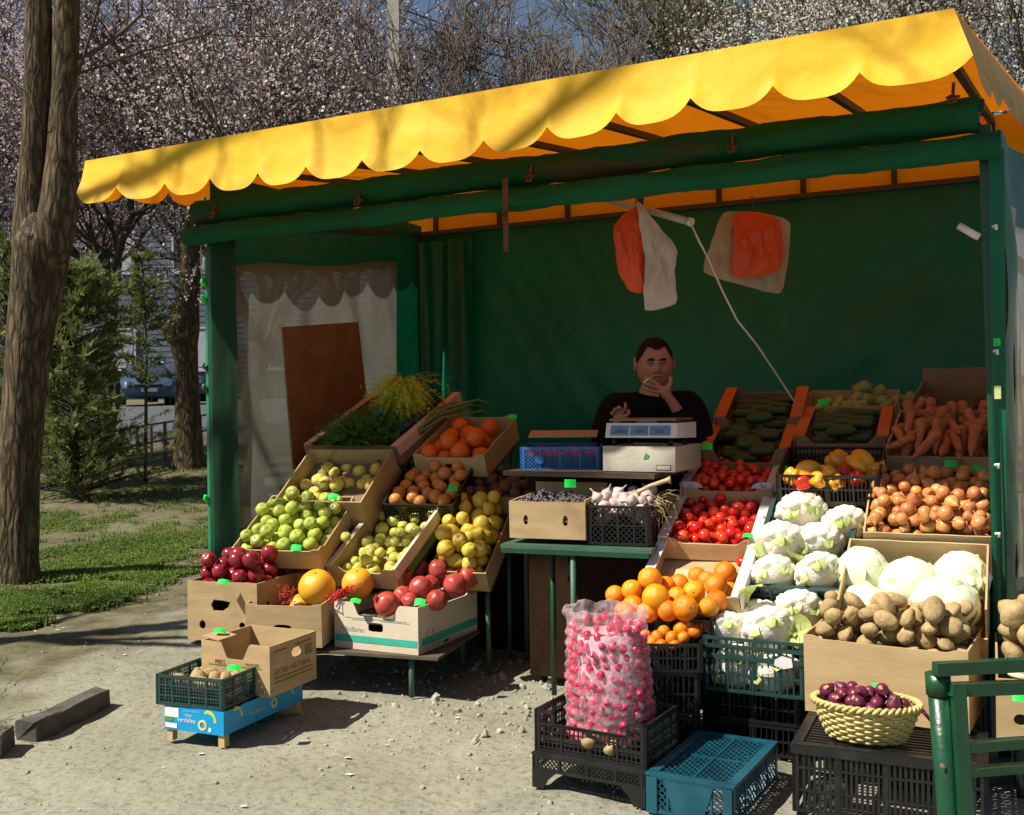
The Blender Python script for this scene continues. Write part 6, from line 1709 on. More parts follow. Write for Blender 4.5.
# concrete pavement slab at the bottom right
mb = MB(); P = [ground_at(x, y, .012) for x, y in ((985, 790), (1100, 760), (1160, 900), (960, 900))]
mb.add([p for p in P] + [p - Vector((0, 0, .1)) for p in P], [(0, 3, 2, 1), (0, 1, 5, 4), (1, 2, 6, 5), (2, 3, 7, 6), (3, 0, 4, 7)]); tag(mb.build('pavement', concrete), kind='structure')

# stones
rng = random.Random(99)
stone_m = mat('stone', (.38, .36, .29), (.26, .25, .20), 30, .9, .3, 60)
mb = MB(); ico = []
bm = bmesh.new(); bmesh.ops.create_icosphere(bm, subdivisions=1, radius=1); iv = [v.co.copy() for v in bm.verts]; fi = [tuple(v.index for v in f.verts) for f in bm.faces]; bm.free()
def stone(x, y, s):
    z = terrain(x, y); k = rng.uniform(0, 99); Rm = rand_rot(rng)
    mb.add([Rm @ Vector((v.x * s, v.y * s * .8, v.z * s * .6)) * (1 + .3 * noise.noise(v * 2 + Vector((k, 0, 0)))) + Vector((x, y, z + s * .15)) for v in iv], fi, 0, False)
for k in range(9000):
    x = rng.uniform(-3, 2.2); y = rng.uniform(3.2, 8.0) 
    nearc = math.exp(-((x - .25) / .9) ** 2 - ((y - 4.9) / .9) ** 2)
    if rng.random() > .07 + 1.0 * nearc + .1 * (noise.noise(Vector((x, y, 7))) > .2): continue
    stone(x, y, abs(rng.gauss(0, .005 + .006 * nearc)) + .0025 + (rng.uniform(0, .012) if rng.random() < .035 else 0))
tag(mb.build('gravel', stone_m), 'loose pebbles scattered over the bare earth', 'gravel', kind='stuff')
mb = MB()
for k in range(60):
    x = rng.uniform(-3.2, 1.5); y = rng.uniform(3.4, 8.5); z = terrain(x, y) + .004; s = rng.uniform(.006, .018); a = rng.uniform(0, 6)
    mb.add([(x + s * math.cos(a + q), y + s * math.sin(a + q) * rng.uniform(.6, 1), z + rng.uniform(0, .006)) for q in (0, 1.6, 3.1, 4.7)], [(0, 1, 2, 3)])
tag(mb.build('litter', mat('pale_litter', (.7, .68, .6), (.5, .48, .4), 60, .7)), 'small pale scraps lying on the earth', 'litter', kind='stuff')
# grass
grass_m = mat('grass', (.17, .25, .035), (.09, .155, .024), .9, .6, trans=.35, contrast=(.3, .7), c3=(.19, .21, .05))
mb = MB(); rng = random.Random(5)
for k in range(60000):
    px = rng.uniform(0, 235); py = 455 + 175 * rng.random() ** .75
    p = ground_at(px, py)
    if p.y > 24: continue
    t = CAMH; y = p.y
    if y > 9: 
        d = ray(px, py); q = hit(px, py) if k % 3 == 0 else None
        if q is None: continue
        p = q
    x, y = p.x, p.y
    gmv = gmask(x, y)
    if rng.random() > gmv ** 2 * 1.2: continue
    if (Vector((x, y, 0)) - SO).dot(sv) > -.2 and (Vector((x, y, 0)) - SO).dot(su) > -.05: continue
    z = terrain(x, y)
    for b_ in range(4):
        a = rng.uniform(0, 2 * PI); hgt = rng.uniform(.02, .06) * (1.3 if y < 9 else 1.0); wd = rng.uniform(.004, .009); xx = x + rng.gauss(0, .025); yy = y + rng.gauss(0, .025)
        c_, s_ = math.cos(a), math.sin(a); ln = rng.uniform(-.02, .03)
        if b_ < 2:
            mb.add([(xx - c_ * wd, yy - s_ * wd, z - .01), (xx + c_ * wd, yy + s_ * wd, z - .01), (xx + ln * s_, yy - ln * c_, z + hgt)], [(0, 1, 2)])
        else:
            r_ = rng.uniform(.008, .018); mb.add([(xx + r_ * c_, yy + r_ * s_, z + hgt * .6), (xx - r_ * s_, yy + r_ * c_, z + hgt * .7), (xx - r_ * c_, yy - r_ * s_, z + hgt * .5), (xx + r_ * s_, yy - r_ * c_, z + hgt * .65)], [(0, 1, 2, 3)])
tag(mb.build('grass', grass_m), 'short green grass and weeds under the trees', 'grass', kind='stuff')

# concrete beam and block at the lower left
def beam(P, Q, wd, ht, nm, lab):
    mb = MB(); P = Vector(P); Q = Vector(Q); d = (Q - P); L_ = d.length; d.normalize(); x = d.cross(Vector((0, 0, 1))).normalized(); n = 14; vs = []
    for i in range(n + 1):
        c = P + d * L_ * i / n
        for j, (a, b_) in enumerate(((-1, 0), (1, 0), (1, 1), (.75, 1.02), (-.8, 1.0), (-1, .9))):
            vs.append(c + x * a * wd / 2 + Vector((0, 0, ht * b_)) + Vector((noise.noise(c * 6 + Vector((j, 0, 0))), noise.noise(c * 6 + Vector((0, j, 0))), noise.noise(c * 7 + Vector((0, 0, j))))) * .014)
    fs = [(i * 6 + j, i * 6 + (j + 1) % 6, (i + 1) * 6 + (j + 1) % 6, (i + 1) * 6 + j) for i in range(n) for j in range(6)] + [tuple(range(6))[::-1], tuple(n * 6 + j for j in range(6))]
    mb.add(vs, fs); o = mb.build(nm, concrete, recalc=True); o.data.materials.clear(); o.data.materials.append(mat('dark_stone', (.10, .095, .08), (.06, .055, .047), 9, .95, .6, 40)); return tag(o, lab, nm.replace('_', ' '))
g1, g2 = ground_at(26, 737), ground_at(93, 706)
beam(g1 + Vector((0, 0, -.02)), g2 + Vector((0.02, .05, -.02)), .10, .085, 'kerb_stone', 'dark weathered kerb stone lying on the earth at the lower left')
g1, g2 = ground_at(-60, 752), ground_at(8, 748)
beam(g1 + Vector((0, 0, -.02)), g2 + Vector((0, 0, -.02)), .16, .10, 'concrete_block', 'broken concrete block at the very left edge beside the kerb stone')

# ================================================================ TREES
bark_m = mat('bark', (.055, .038, .024), (.17, .125, .075), 13, .95, 1.0, 11, stretch=(1, 1, .22), c3=(.24, .19, .12), contrast=(.36, .58), spec=.15, bdist=.06)
bark_d = mat('dark_bark', (.085, .062, .046), (.05, .038, .028), 12, .9, .5, 20, stretch=(1, 1, .3))
bark_g = mat('grey_twigs', (.17, .135, .11), (.11, .085, .07), 12, .9, .3, 20)
blossom_pink = mat('pink_blossom', (.76, .65, .67), (.50, .38, .40), 3, .7, trans=.3, contrast=(.3, .7))
blossom_white = mat('white_blossom', (.86, .85, .80), (.72, .71, .60), 3, .7, trans=.5)
bud_m = mat('green_buds', (.24, .30, .09), (.16, .22, .06), 3, .7, trans=.3)
def grow(mb, tips, rng, P, D, L_, r, depth, up=.12, spread=.55, nch=(2, 4), minr=.0035, wob=.16, ratio=.72):
    n = 4 if depth > 2 else 3; pts = [P.copy()]; rads = [r]; d = D.normalized(); p = P.copy()
    for i in range(n):
        d = (d + Vector((rng.gauss(0, wob), rng.gauss(0, wob), rng.gauss(0, wob) + up * .4))).normalized()
        p = p + d * L_ / n; pts.append(p.copy()); rads.append(max(minr, r * (1 - .42 * (i + 1) / n)))
    mb.tube(pts, rads, 8 if r > .06 else 5 if r > .018 else 3, caps=False)
    if depth <= 2: tips += [(q, d) for q in pts[1:]]
    if depth == 0: return
    k = rng.randint(*nch)
    for c in range(k):
        t = rng.uniform(.35, 1.0) if c else 1.0
        i = min(n, max(1, int(round(t * n)))); q = pts[i]
        ax = d.orthogonal().normalized(); ax = Matrix.Rotation(rng.uniform(0, 2 * PI), 3, d) @ ax
        nd = (d + ax * rng.uniform(.5, 1.2) * spread * 1.6 + Vector((0, 0, up))).normalized()
        grow(mb, tips, rng, q, nd, L_ * ratio * rng.uniform(.8, 1.15), max(minr, rads[i] * .72), depth - 1, up, spread, nch, minr, wob, ratio)
def blossoms(tips, rng, per, size, jit):
    mb = MB()
    for p, d in tips:
        for _ in range(per if isinstance(per, int) else (int(per) + (rng.random() < per % 1))):
            c = p + Vector((rng.gauss(0, jit), rng.gauss(0, jit), rng.gauss(0, jit))); s = size * rng.uniform(.45, 1.45)
            n_ = Vector((rng.gauss(0, 1), rng.gauss(0, 1), rng.gauss(0, 1))).normalized(); x = n_.orthogonal().normalized() * s; y = n_.cross(x)
            mb.add([c + x, c + y * .9 + n_ * s * .3, c - x * .9, c - y], [(0, 1, 2, 3)])
    return mb
def tree(X, Y, trunk_h, r, depth, seed, label, bark=None, flower=None, per=2, size=.02, jit=.05, lean=(0, 0), L0=1.6, spread=.5, up=.15, nch=(3, 4), minr=.005, group=None, cname='crown', ratio=.74):
    rng = random.Random(seed); z = terrain(X, Y); root = empty('tree', (X, Y, z)); tag(root, label, 'tree', group)
    bark = bark or bark_d
    mb = MB(); n = 10; pts = []; rads = []
    for i in range(n + 1):
        t = i / n; pts.append(Vector((lean[0] * t + .05 * math.sin(i * 1.3 + seed), lean[1] * t + .05 * math.cos(i * 1.1 + seed), -.1 + (trunk_h + .1) * t))); rads.append(r * (1 - .4 * t) * (1 + .5 * math.exp(-t * 14)) * (1 + .05 * math.sin(i * 2.2)))
    mb.tube(pts, rads, 12); mb.build('trunk', bark, root)
    mb = MB(); tips = []
    for k in range(rng.randint(3, 4) + 1):
        a = rng.uniform(0, 2 * PI) + k * 1.7; q = pts[-1] if k < 3 else pts[-3]
        grow(mb, tips, rng, q, Vector((math.cos(a) * spread * 1.3, math.sin(a) * spread * 1.3, 1)), L0, r * .5, depth, up, spread, nch, minr, ratio=ratio)
    cr = mb.build(cname if not flower else 'branches', bark, root)
    if flower:
        mb2 = blossoms(tips, rng, per, size, jit); f = mb2.build('crown', flower, root)
    return root, len(tips)
def bark_mat(name, dark, light, sc=16):
    mt, nt, b = new_mat(name); L = nt.links
    tc = N(nt, 'ShaderNodeTexCoord'); mp = N(nt, 'ShaderNodeMapping'); mp.inputs['Scale'].default_value = (1, 1, .20); L.new(tc.outputs['Object'], mp.inputs['Vector'])
    nz_ = N(nt, 'ShaderNodeTexNoise'); nz_.inputs['Scale'].default_value = 9; nz_.inputs['Detail'].default_value = 6; L.new(mp.outputs[0], nz_.inputs['Vector'])
    mxv = N(nt, 'ShaderNodeMix', data_type='VECTOR'); mxv.inputs[0].default_value = .10; L.new(mp.outputs[0], mxv.inputs[4]); L.new(nz_.outputs['Color'], mxv.inputs[5])
    vo = N(nt, 'ShaderNodeTexVoronoi', feature='DISTANCE_TO_EDGE'); vo.inputs['Scale'].default_value = sc; L.new(mxv.outputs[1], vo.inputs['Vector'])
    n2 = N(nt, 'ShaderNodeTexNoise'); n2.inputs['Scale'].default_value = 60; n2.inputs['Detail'].default_value = 6; L.new(mp.outputs[0], n2.inputs['Vector'])
    r = N(nt, 'ShaderNodeValToRGB'); e = r.color_ramp.elements; e[0].position = .02; e[0].color = (*dark, 1); e[1].position = .30; e[1].color = (*light, 1); L.new(vo.outputs['Distance'], r.inputs[0])
    r2 = N(nt, 'ShaderNodeValToRGB'); e = r2.color_ramp.elements; e[0].position = .3; e[0].color = (.6, .6, .6, 1); e[1].position = .7; e[1].color = (1.25, 1.2, 1.1, 1); L.new(n2.outputs['Fac'], r2.inputs[0])
    mm_ = N(nt, 'ShaderNodeMix', data_type='RGBA', blend_type='MULTIPLY'); mm_.inputs[0].default_value = 1; L.new(r.outputs[0], mm_.inputs[6]); L.new(r2.outputs[0], mm_.inputs[7]); L.new(mm_.outputs[2], b.inputs['Base Color'])
    sm = N(nt, 'ShaderNodeMath', operation='MINIMUM'); sm.inputs[1].default_value = .3; L.new(vo.outputs['Distance'], sm.inputs[0])
    ad = N(nt, 'ShaderNodeMath', operation='MULTIPLY_ADD'); ad.inputs[1].default_value = .22; L.new(n2.outputs['Fac'], ad.inputs[0]); L.new(sm.outputs[0], ad.inputs[2])
    bp = N(nt, 'ShaderNodeBump'); bp.inputs['Strength'].default_value = 1; bp.inputs['Distance'].default_value = .03; L.new(ad.outputs[0], bp.inputs['Height']); L.new(bp.outputs[0], b.inputs['Normal'])
    b.inputs['Roughness'].default_value = .95; b.inputs['Specular IOR Level'].default_value = .15
    return mt
bark_m = bark_mat('rough_bark', (.06, .045, .03), (.16, .122, .078), 20)
# big forked tree on the left
rng = random.Random(2)
X0, Y0 = hit(18, 583).x, hit(18, 583).y
t1 = empty('tree', (X0, Y0, 0)); tag(t1, 'large tree with a forked rough trunk, nearest on the left', 'tree')
W1 = lambda x, y, dy=0: at(x, y, Y0 + dy) - Vector((X0, Y0, 0))
def rough_trunk(pts, rads, n=28, amp=.10, seed=0, fine=6):
    mb = MB(); P2 = []; R2 = []
    for i in range(len(pts) - 1):
        for k in range(fine):
            t = k / fine; P2.append(pts[i].lerp(pts[i + 1], t)); R2.append(rads[i] * (1 - t) + rads[i + 1] * t)
    P2.append(pts[-1]); R2.append(rads[-1]); vs = []
    for i, p in enumerate(P2):
        for k in range(n):
            a = 2 * PI * k / n
            rr = R2[i] * (1 + amp * noise.noise(Vector((math.cos(a) * 1.6, math.sin(a) * 1.6, p.z * .9 + seed))) + amp * .55 * noise.noise(Vector((math.cos(a) * 6, math.sin(a) * 6, p.z * 2.2 + seed))))
            vs.append(p + Vector((math.cos(a) * rr, math.sin(a) * rr, 0)))
    mb.add(vs, [(i * n + k, i * n + (k + 1) % n, (i + 1) * n + (k + 1) % n, (i + 1) * n + k) for i in range(len(P2) - 1) for k in range(n)], 0, True)
    return mb
mb = rough_trunk([W1(12, 640), W1(14, 592), W1(16, 560), W1(18, 480), W1(24, 400), W1(30, 330), W1(38, 280), W1(42, 245), W1(43, 215)], [.32, .235, .172, .158, .162, .178, .20, .215, .12], 32)
trk = mb.build('trunk', bark_m, t1)
mb = rough_trunk([W1(34, 300), W1(32, 245), W1(32, 205), W1(35, 150), W1(38, 80), W1(38, 0), W1(34, -120), W1(20, -300)], [.10, .15, .130, .11, .105, .10, .09, .05], 24, seed=5); mb.build('limb', bark_m, t1)
mb = rough_trunk([W1(38, 300), W1(50, 250, -.03), W1(60, 205, -.05), W1(62, 150, -.05), W1(65, 80), W1(67, 0), W1(74, -120), W1(95, -300)], [.10, .165, .145, .110, .10, .098, .09, .05], 24, seed=9); mb.build('limb', bark_m, t1)
mb = MB(); c = W1(30, 238, -.20); 
for q in range(4): mb.tube([c + Vector(((.03 - .006 * q) * math.cos(2 * PI * i / 14), -.004 * q, (.04 - .008 * q) * math.sin(2 * PI * i / 14))) for i in range(15)], .010, 5)
mb.build('knot', bark_m, t1)
mb = MB(); tips = []; rng = random.Random(14)
for (a, b_, r) in (((70, 60), (135, 15), .022), ((70, 90), (160, 30), .016), ((72, 75), (200, 60), .014), ((30, 100), (-60, 40), .02), ((22, 150), (40, 128), .010), ((75, 150), (130, 110), .012), ((20, 170), (80, 140), .008), ((60, 190), (110, 170), .008)):
    P, Q = W1(*a), W1(*b_); grow(mb, tips, rng, P, Q - P, (Q - P).length * 1.1, r, 3, .05, .5, (2, 3), .0035)
for k in range(7):
    P = W1(38 if k % 2 else 68, -60 - k * 30); grow(mb, tips, rng, P, Vector((rng.gauss(0, 1), rng.gauss(0, 1), .9)), 1.1, .04, 4, .08, .5, (2, 3), .004)
mb.build('branches', bark_d, t1)

# second trunk, with the burl
h2 = hit(189, 469); X2, Y2 = h2.x, h2.y
t2 = empty('tree', (X2, Y2, 0)); tag(t2, 'blossoming tree with a swollen burl on its trunk, beside the stall', 'tree')
W2 = lambda x, y, dy=0: at(x, y, Y2 + dy) - Vector((X2, Y2, 0))
s2 = Y2 / 1066
mb = rough_trunk([W2(189, 485), W2(189, 467), W2(188, 450), W2(187, 400), W2(186, 365), W2(184, 345), W2(180, 330), W2(186, 312), W2(190, 285), W2(191, 250), W2(190, 200), W2(186, 130)], [22 * s2, 17 * s2, 14 * s2, 12 * s2, 11.5 * s2, 13 * s2, 19 * s2, 13 * s2, 11 * s2, 10.5 * s2, 10 * s2, 7 * s2], 24, .12, 3, 5)
mb.build('trunk', bark_m, t2)
mb = MB(); tips = []; rng = random.Random(33)
for k in range(9):
    P = W2(190, 225 - k * 12); a = k * 2.4; grow(mb, tips, rng, P, Vector((math.cos(a), math.sin(a) * .8, .7)), 1.7, .07, 5, .1, .5, (2, 4), .006)
tw = []
for k in range(26):
    P = W2(186 + rng.uniform(-8, 8), rng.uniform(240, 345)); grow(mb, tw, rng, P, Vector((rng.gauss(0, 1), -.5, rng.gauss(.1, .5))), .5, .012, 2, -.02, .7, (2, 3), .004)
mb.build('branches', bark_d, t2)
blossoms(tips, rng, 2.4, .019, .09).build('crown', blossom_pink, t2)
blossoms(tw, rng, .7, .022, .03).build('blossom', blossom_pink, t2)
print('t2', X2, Y2, 'tips', len(tips))

info = []
def TT(px, Y, *a, **k):
    X = (px - 512) / FPX * Y
    r_, n_ = tree(X, Y, *a, **k); info.append(n_)
TT(-40, 17, 2.2, .16, 5, 101, 'pink blossoming tree beyond the forked trunk, at the left edge', flower=blossom_pink, per=1.8, size=.019, jit=.09, L0=1.7)
TT(110, 19, 2.6, .17, 5, 102, 'pink blossoming tree between the forked trunk and the burl trunk', flower=blossom_pink, per=2, size=.022, jit=.09, L0=2.0)
TT(255, 13.0, 2.0, .15, 5, 103, 'pink blossoming tree behind the left end of the awning', flower=blossom_pink, per=1.6, size=.018, jit=.08, L0=1.6)
TT(330, 16.5, 3.0, .18, 5, 104, 'pinkish blossoming tree left of the concrete pole', flower=blossom_pink, per=1, size=.018, jit=.09, L0=1.9)
TT(352, 21, 5.5, .27, 4, 105, 'tall dark bare tree behind the blossoms left of the pole', L0=2.0, spread=.7)
TT(440, 14.5, 2.4, .13, 6, 106, 'bare brown twiggy tree just right of the concrete pole', bark=bark_g, L0=1.5, minr=.006, nch=(2, 4))
TT(560, 15.5, 2.3, .14, 6, 107, 'dense bare brown thicket tree behind the middle of the awning', bark=bark_g, L0=1.5, minr=.006, nch=(2, 4))
TT(650, 18.0, 3.0, .2, 5, 109, 'bare branching tree left of the budding tree', bark=bark_g, L0=2.0, minr=.007)
TT(715, 16.5, 3.6, .18, 5, 110, 'tree with fresh green buds and thick forked limbs behind the awning', flower=bud_m, per=1.2, size=.018, jit=.07, L0=1.9)
TT(815, 14.5, 2.8, .16, 5, 111, 'white blossoming tree with greenish leaves behind the awning on the right', flower=blossom_white, per=1.3, size=.016, jit=.08, L0=1.9)
TT(960, 12.5, 2.4, .16, 5, 112, 'white blossoming tree behind the right end of the awning', flower=blossom_white, per=4, size=.0145, jit=.08, L0=1.8)
TT(1080, 10.5, 2.2, .15, 5, 113, 'white blossoming tree at the right edge beyond the stall', flower=blossom_white, per=4, size=.0145, jit=.08, L0=1.8)
TT(222, 24, 3.5, .2, 5, 115, 'pink blossoming tree farther back behind the burl trunk', flower=blossom_pink, per=1.6, size=.026, jit=.1, L0=2.3)
TT(20, 22, 3.5, .2, 5, 116, 'pink blossoming tree farther back on the far left', flower=blossom_pink, per=1.6, size=.026, jit=.1, L0=2.3)
print('tips', info)
# off to the left, beside the photographer: the tree whose branches shade the awning
tr_, _n = tree(-7.0, 4.8, 5.6, .16, 5, 120, 'tall bare tree left of the forecourt, one long limb reaching over it', bark=bark_m, L0=1.6, minr=.006, nch=(2, 3), spread=.4)
mb = MB(); tps = []; rng = random.Random(4); O_ = Vector((-7.0, 4.8, 0)); ln_ = [Vector(q) - O_ for q in ((-7.0, 4.8, 5.2), (-5.8, 3.9, 6.8), (-4.4, 2.8, 7.6), (-3.4, 2.35, 8.3), (-2.4, 1.9, 8.7))]
mb.tube(ln_, [.05, .042, .035, .028, .02], 8)
for t_, d_ in ((.45, (.5, -.1, .9)), (.6, (.2, .3, 1)), (.7, (.7, -.2, -.4)), (.8, (.6, -.3, .8)), (.55, (.2, -.4, -.7))):
    i_ = t_ * 4; a_ = ln_[int(i_)].lerp(ln_[min(4, int(i_) + 1)], i_ % 1); grow(mb, tps, rng, a_, Vector(d_), 1.0, .018, 3, .02, .5, (2, 3), .006)
ln_ = [Vector(q) - O_ for q in ((-7.0, 4.8, 5.2), (-6.1, 4.4, 6.6), (-5.1, 3.7, 7.4), (-3.9, 3.0, 7.8), (-3.1, 2.7, 8.1))]
mb.tube(ln_, [.05, .042, .034, .026, .018], 8)
for k_ in range(16):
    i_ = 1.2 + 2.7 * k_ / 15; a_ = ln_[int(i_)].lerp(ln_[min(4, int(i_) + 1)], i_ % 1); grow(mb, tps, rng, a_, Vector((rng.gauss(.1, .3), rng.gauss(0, .3), rng.choice((-1, 1, 1)))), .7, .013, 2, .02, .5, (2, 3), .004)
mb.build('limb', bark_m, tr_)
# conifer shrubs
conif_m = mat('conifer_sprays', (.12, .155, .04), (.21, .24, .065), 1.5, .7, trans=.3, contrast=(.35, .7), c3=(.30, .29, .09))
def conifer(X, Y, H, Rr, n, seed, label, xs=1.0, zlo=.0):
    rng = random.Random(seed); z = terrain(X, Y); root = empty('conifer', (X, Y, z)); tag(root, label, 'conifer')
    mb = MB(); mb.tube([(0, 0, -.1), (.04, 0, H * .5), (0, 0, H * .93)], [.06 if zlo == 0 else .028, .04 if zlo == 0 else .022, .01], 8); mb.build('trunk', bark_d, root)
    mb = MB(); br = MB()
    for i in range(n):
        t = zlo + (1 - zlo) * rng.random() ** .85; z0 = H * (.05 + .93 * t); a = rng.uniform(0, 2 * PI); L_ = Rr * (1.06 - t) ** .42 * rng.uniform(.4, 1.15) * (1 + .35 * math.sin(a * 2 + z0 * 2.3 + seed))
        d = Vector((math.cos(a) * xs, math.sin(a), .55)); P = Vector((0, 0, z0 - .2)); E = P + Vector((d.x, d.y, 0)) * L_ + Vector((0, 0, .45 * L_ * rng.uniform(.3, 1.2)))
        br.tube([P, (P + E) / 2 + Vector((0, 0, .05)), E], [.010, .007, .003], 3, caps=False)
        for s in range(16):
            q = P.lerp(E, rng.uniform(.35, 1.05)); tw_ = (Vector((rng.gauss(0, .5), rng.gauss(0, .5), rng.gauss(.35, .4))) + (E - P).normalized() * .5).normalized(); l = rng.uniform(.08, .2)
            x = tw_.orthogonal().normalized(); x = Matrix.Rotation(rng.uniform(0, PI), 3, tw_) @ x
            for k in range(7):
                c = q + tw_ * l * k / 7; s_ = .030 * (1 - k / 9); sg = 1 if k % 2 else -1
                mb.add([c, c + tw_ * s_ * .7 + x * sg * s_, c + tw_ * s_ * 1.5 + x * sg * s_ * .5], [(0, 1, 2)])
                mb.add([c, c + tw_ * s_ * 1.3 - x * sg * s_ * .3, c + tw_ * s_ * 1.6 + x * sg * s_ * .1], [(0, 1, 2)])
    br.build('branches', bark_d, root); mb.build('crown', conif_m, root)
conifer(-.412 * 13.5, 13.5, 3.15, 1.05, 520, 1, 'dense green conifer between the forked trunk and the road')
conifer(-.345 * 15.2, 15.2, 3.5, .55, 90, 2, 'thin straggly conifer just left of the burl trunk', zlo=.40)
conifer(-.475 * 14.5, 14.5, 3.6, 1.0, 300, 3, 'conifer behind the forked trunk at the left edge')
conifer(-.435 * 17.5, 17.5, 3.4, 1.1, 260, 5, 'conifer farther back beside the fence')
# fence
fm = mat('fence_paint', (.012, .045, .04), (.01, .03, .028), 12, .5)
F0, F1 = hit(30, 500), hit(212, 452)
fence = empty('fence', (F0.x, F0.y, 0)); tag(fence, 'low dark green pipe fence along the road', 'fence')
nP = 6; pp = [F0.lerp(F1, i / nP) for i in range(nP + 1)]
for p in pp: p.z = terrain(p.x, p.y)
for i, p in enumerate(pp):
    mb = MB(); q = p - Vector((F0.x, F0.y, 0)); mb.bar(q, q + Vector((0, 0, .72)), .045); mb.build('post', fm, fence)
    if i < nP:
        r_ = pp[i + 1] - Vector((F0.x, F0.y, 0))
        for z_ in (.12, .42, .70):
            mb = MB(); mb.bar(q + Vector((0, 0, z_)), r_ + Vector((0, 0, z_)), .03); mb.build('rail', fm, fence)
        mm_ = q.lerp(r_, .5); mb = MB(); mb.bar(mm_ + Vector((0, 0, .12)), mm_ + Vector((0, 0, .70)), .03); mb.build('bar', fm, fence)
# concrete pole with its wires
XP = (398.5 - 512) / FPX * 14; pole = empty('utility_pole', (XP, 14, terrain(XP, 14))); tag(pole, 'pale concrete utility pole rising behind the awning', 'pole')
mb = MB(); vs = []
for (z_, s_) in ((-.2, .10), (8.5, .070)):
    for a, b_ in ((-1, -1), (1, -1), (1, 1), (-1, 1)): vs.append((a * s_, b_ * s_, z_))
mb.add(vs, [(0, 1, 5, 4), (1, 2, 6, 5), (2, 3, 7, 6), (3, 0, 4, 7), (4, 5, 6, 7), (3, 2, 1, 0)]); mb.build('shaft', mat('pole_concrete', (.46, .44, .38), (.36, .34, .29), 5, .9, .4, 30), pole)
def wire(a, b_, sag, lab, r=.012, n=24):
    A_, B_ = Vector(a), Vector(b_); mb = MB(); mb.tube([A_.lerp(B_, i / n) + Vector((0, 0, -sag * 4 * (i / n) * (1 - i / n))) for i in range(n + 1)], r, 5); thing_mb(mb, 'power_wire', ink, lab, 'wire')
for k, (y0_, x1, y1_, Yb, s_, lab) in enumerate(((8, 700, 92, 15, .1, 'highest dark wire running right from the pole'), (15, 700, 112, 13.5, .12, 'middle dark wire running right from the pole'), (40, 720, 128, 14.5, .15, 'lowest dark wire running right from the pole'), (-20, 120, 10, 14, .1, 'dark wire running left from the pole'))):
    wire(at(399, y0_, 13.9), at(x1, y1_, Yb), s_, lab)
# building beyond the road, tree shade put into its dark wall colour
bld = empty('apartment_building', (0, 0, 0)); tag(bld, 'grey-blue apartment house beyond the road, seen through the trees', 'building')
BY = 46; wallm = mat('shaded_grey_siding', (.12, .15, .19), (.09, .115, .15), 3, .9, .3, 3); zg = 1.0
mb = MB(); mb.box((-36, BY, zg - 2), (-6, BY + 10, 15)); wl = mb.build('wall', wallm, bld)
mb = MB()
for i in range(56): mb.box((-36.02, BY - .03, zg + i * .25), (-6, BY - .004, zg + i * .25 + .2))
mb.build('siding', wallm, bld)
mb = MB(); mb.box((-36.4, BY - .5, 15.003), (-5.6, BY + 10.4, 15.35)); mb.build('roof', concrete, bld)
glass = mat('window_glass', (.03, .04, .05), (.05, .065, .08), 2, .08, spec=.8)
wfr = mat('window_frame', (.45, .50, .56), None, 9, .6); curt = mat('curtain', (.40, .43, .47), (.28, .31, .36), 4, .9, stretch=(8, 1, .5))
for z_ in (2.9, 5.9, 7.6 + 1.1 - 1.3, ):
    pass
for z_ in (3.0, 7.2, 11.2):
    for x_ in (-33.5, -29.2, -25, -20.6, -17.1, -13.6, -9.5):
        f = MB()
        for (a, c) in (((x_ - .95, z_ - .06), (x_ + .95, z_)), ((x_ - .95, z_ + 1.7), (x_ + .95, z_ + 1.76)), ((x_ - .95, z_ + .001), (x_ - .87, z_ + 1.699)), ((x_ + .87, z_ + .001), (x_ + .95, z_ + 1.699)), ((x_ - .12, z_ + .001), (x_ - .05, z_ + 1.699))):
            f.box((a[0], BY - .14, a[1]), (c[0], BY - .035, c[1]))
        fo = f.build('window', wfr, bld)
        mb = MB(); mb.box((x_ - .865, BY - .07, z_ + .002), (x_ + .865, BY - .05, z_ + 1.698)); mb.build('pane', glass, fo)
        mb = MB(); mb.box((x_ - .02, BY - .10, z_ + .05), (x_ + .80, BY - .075, z_ + 1.65)); mb.build('curtain', curt, fo)
        mb = MB(); mb.box((x_ - 1.05, BY - .22, z_ - .14), (x_ + 1.05, BY - .036, z_ - .065)); mb.build('sill', wfr, bld)
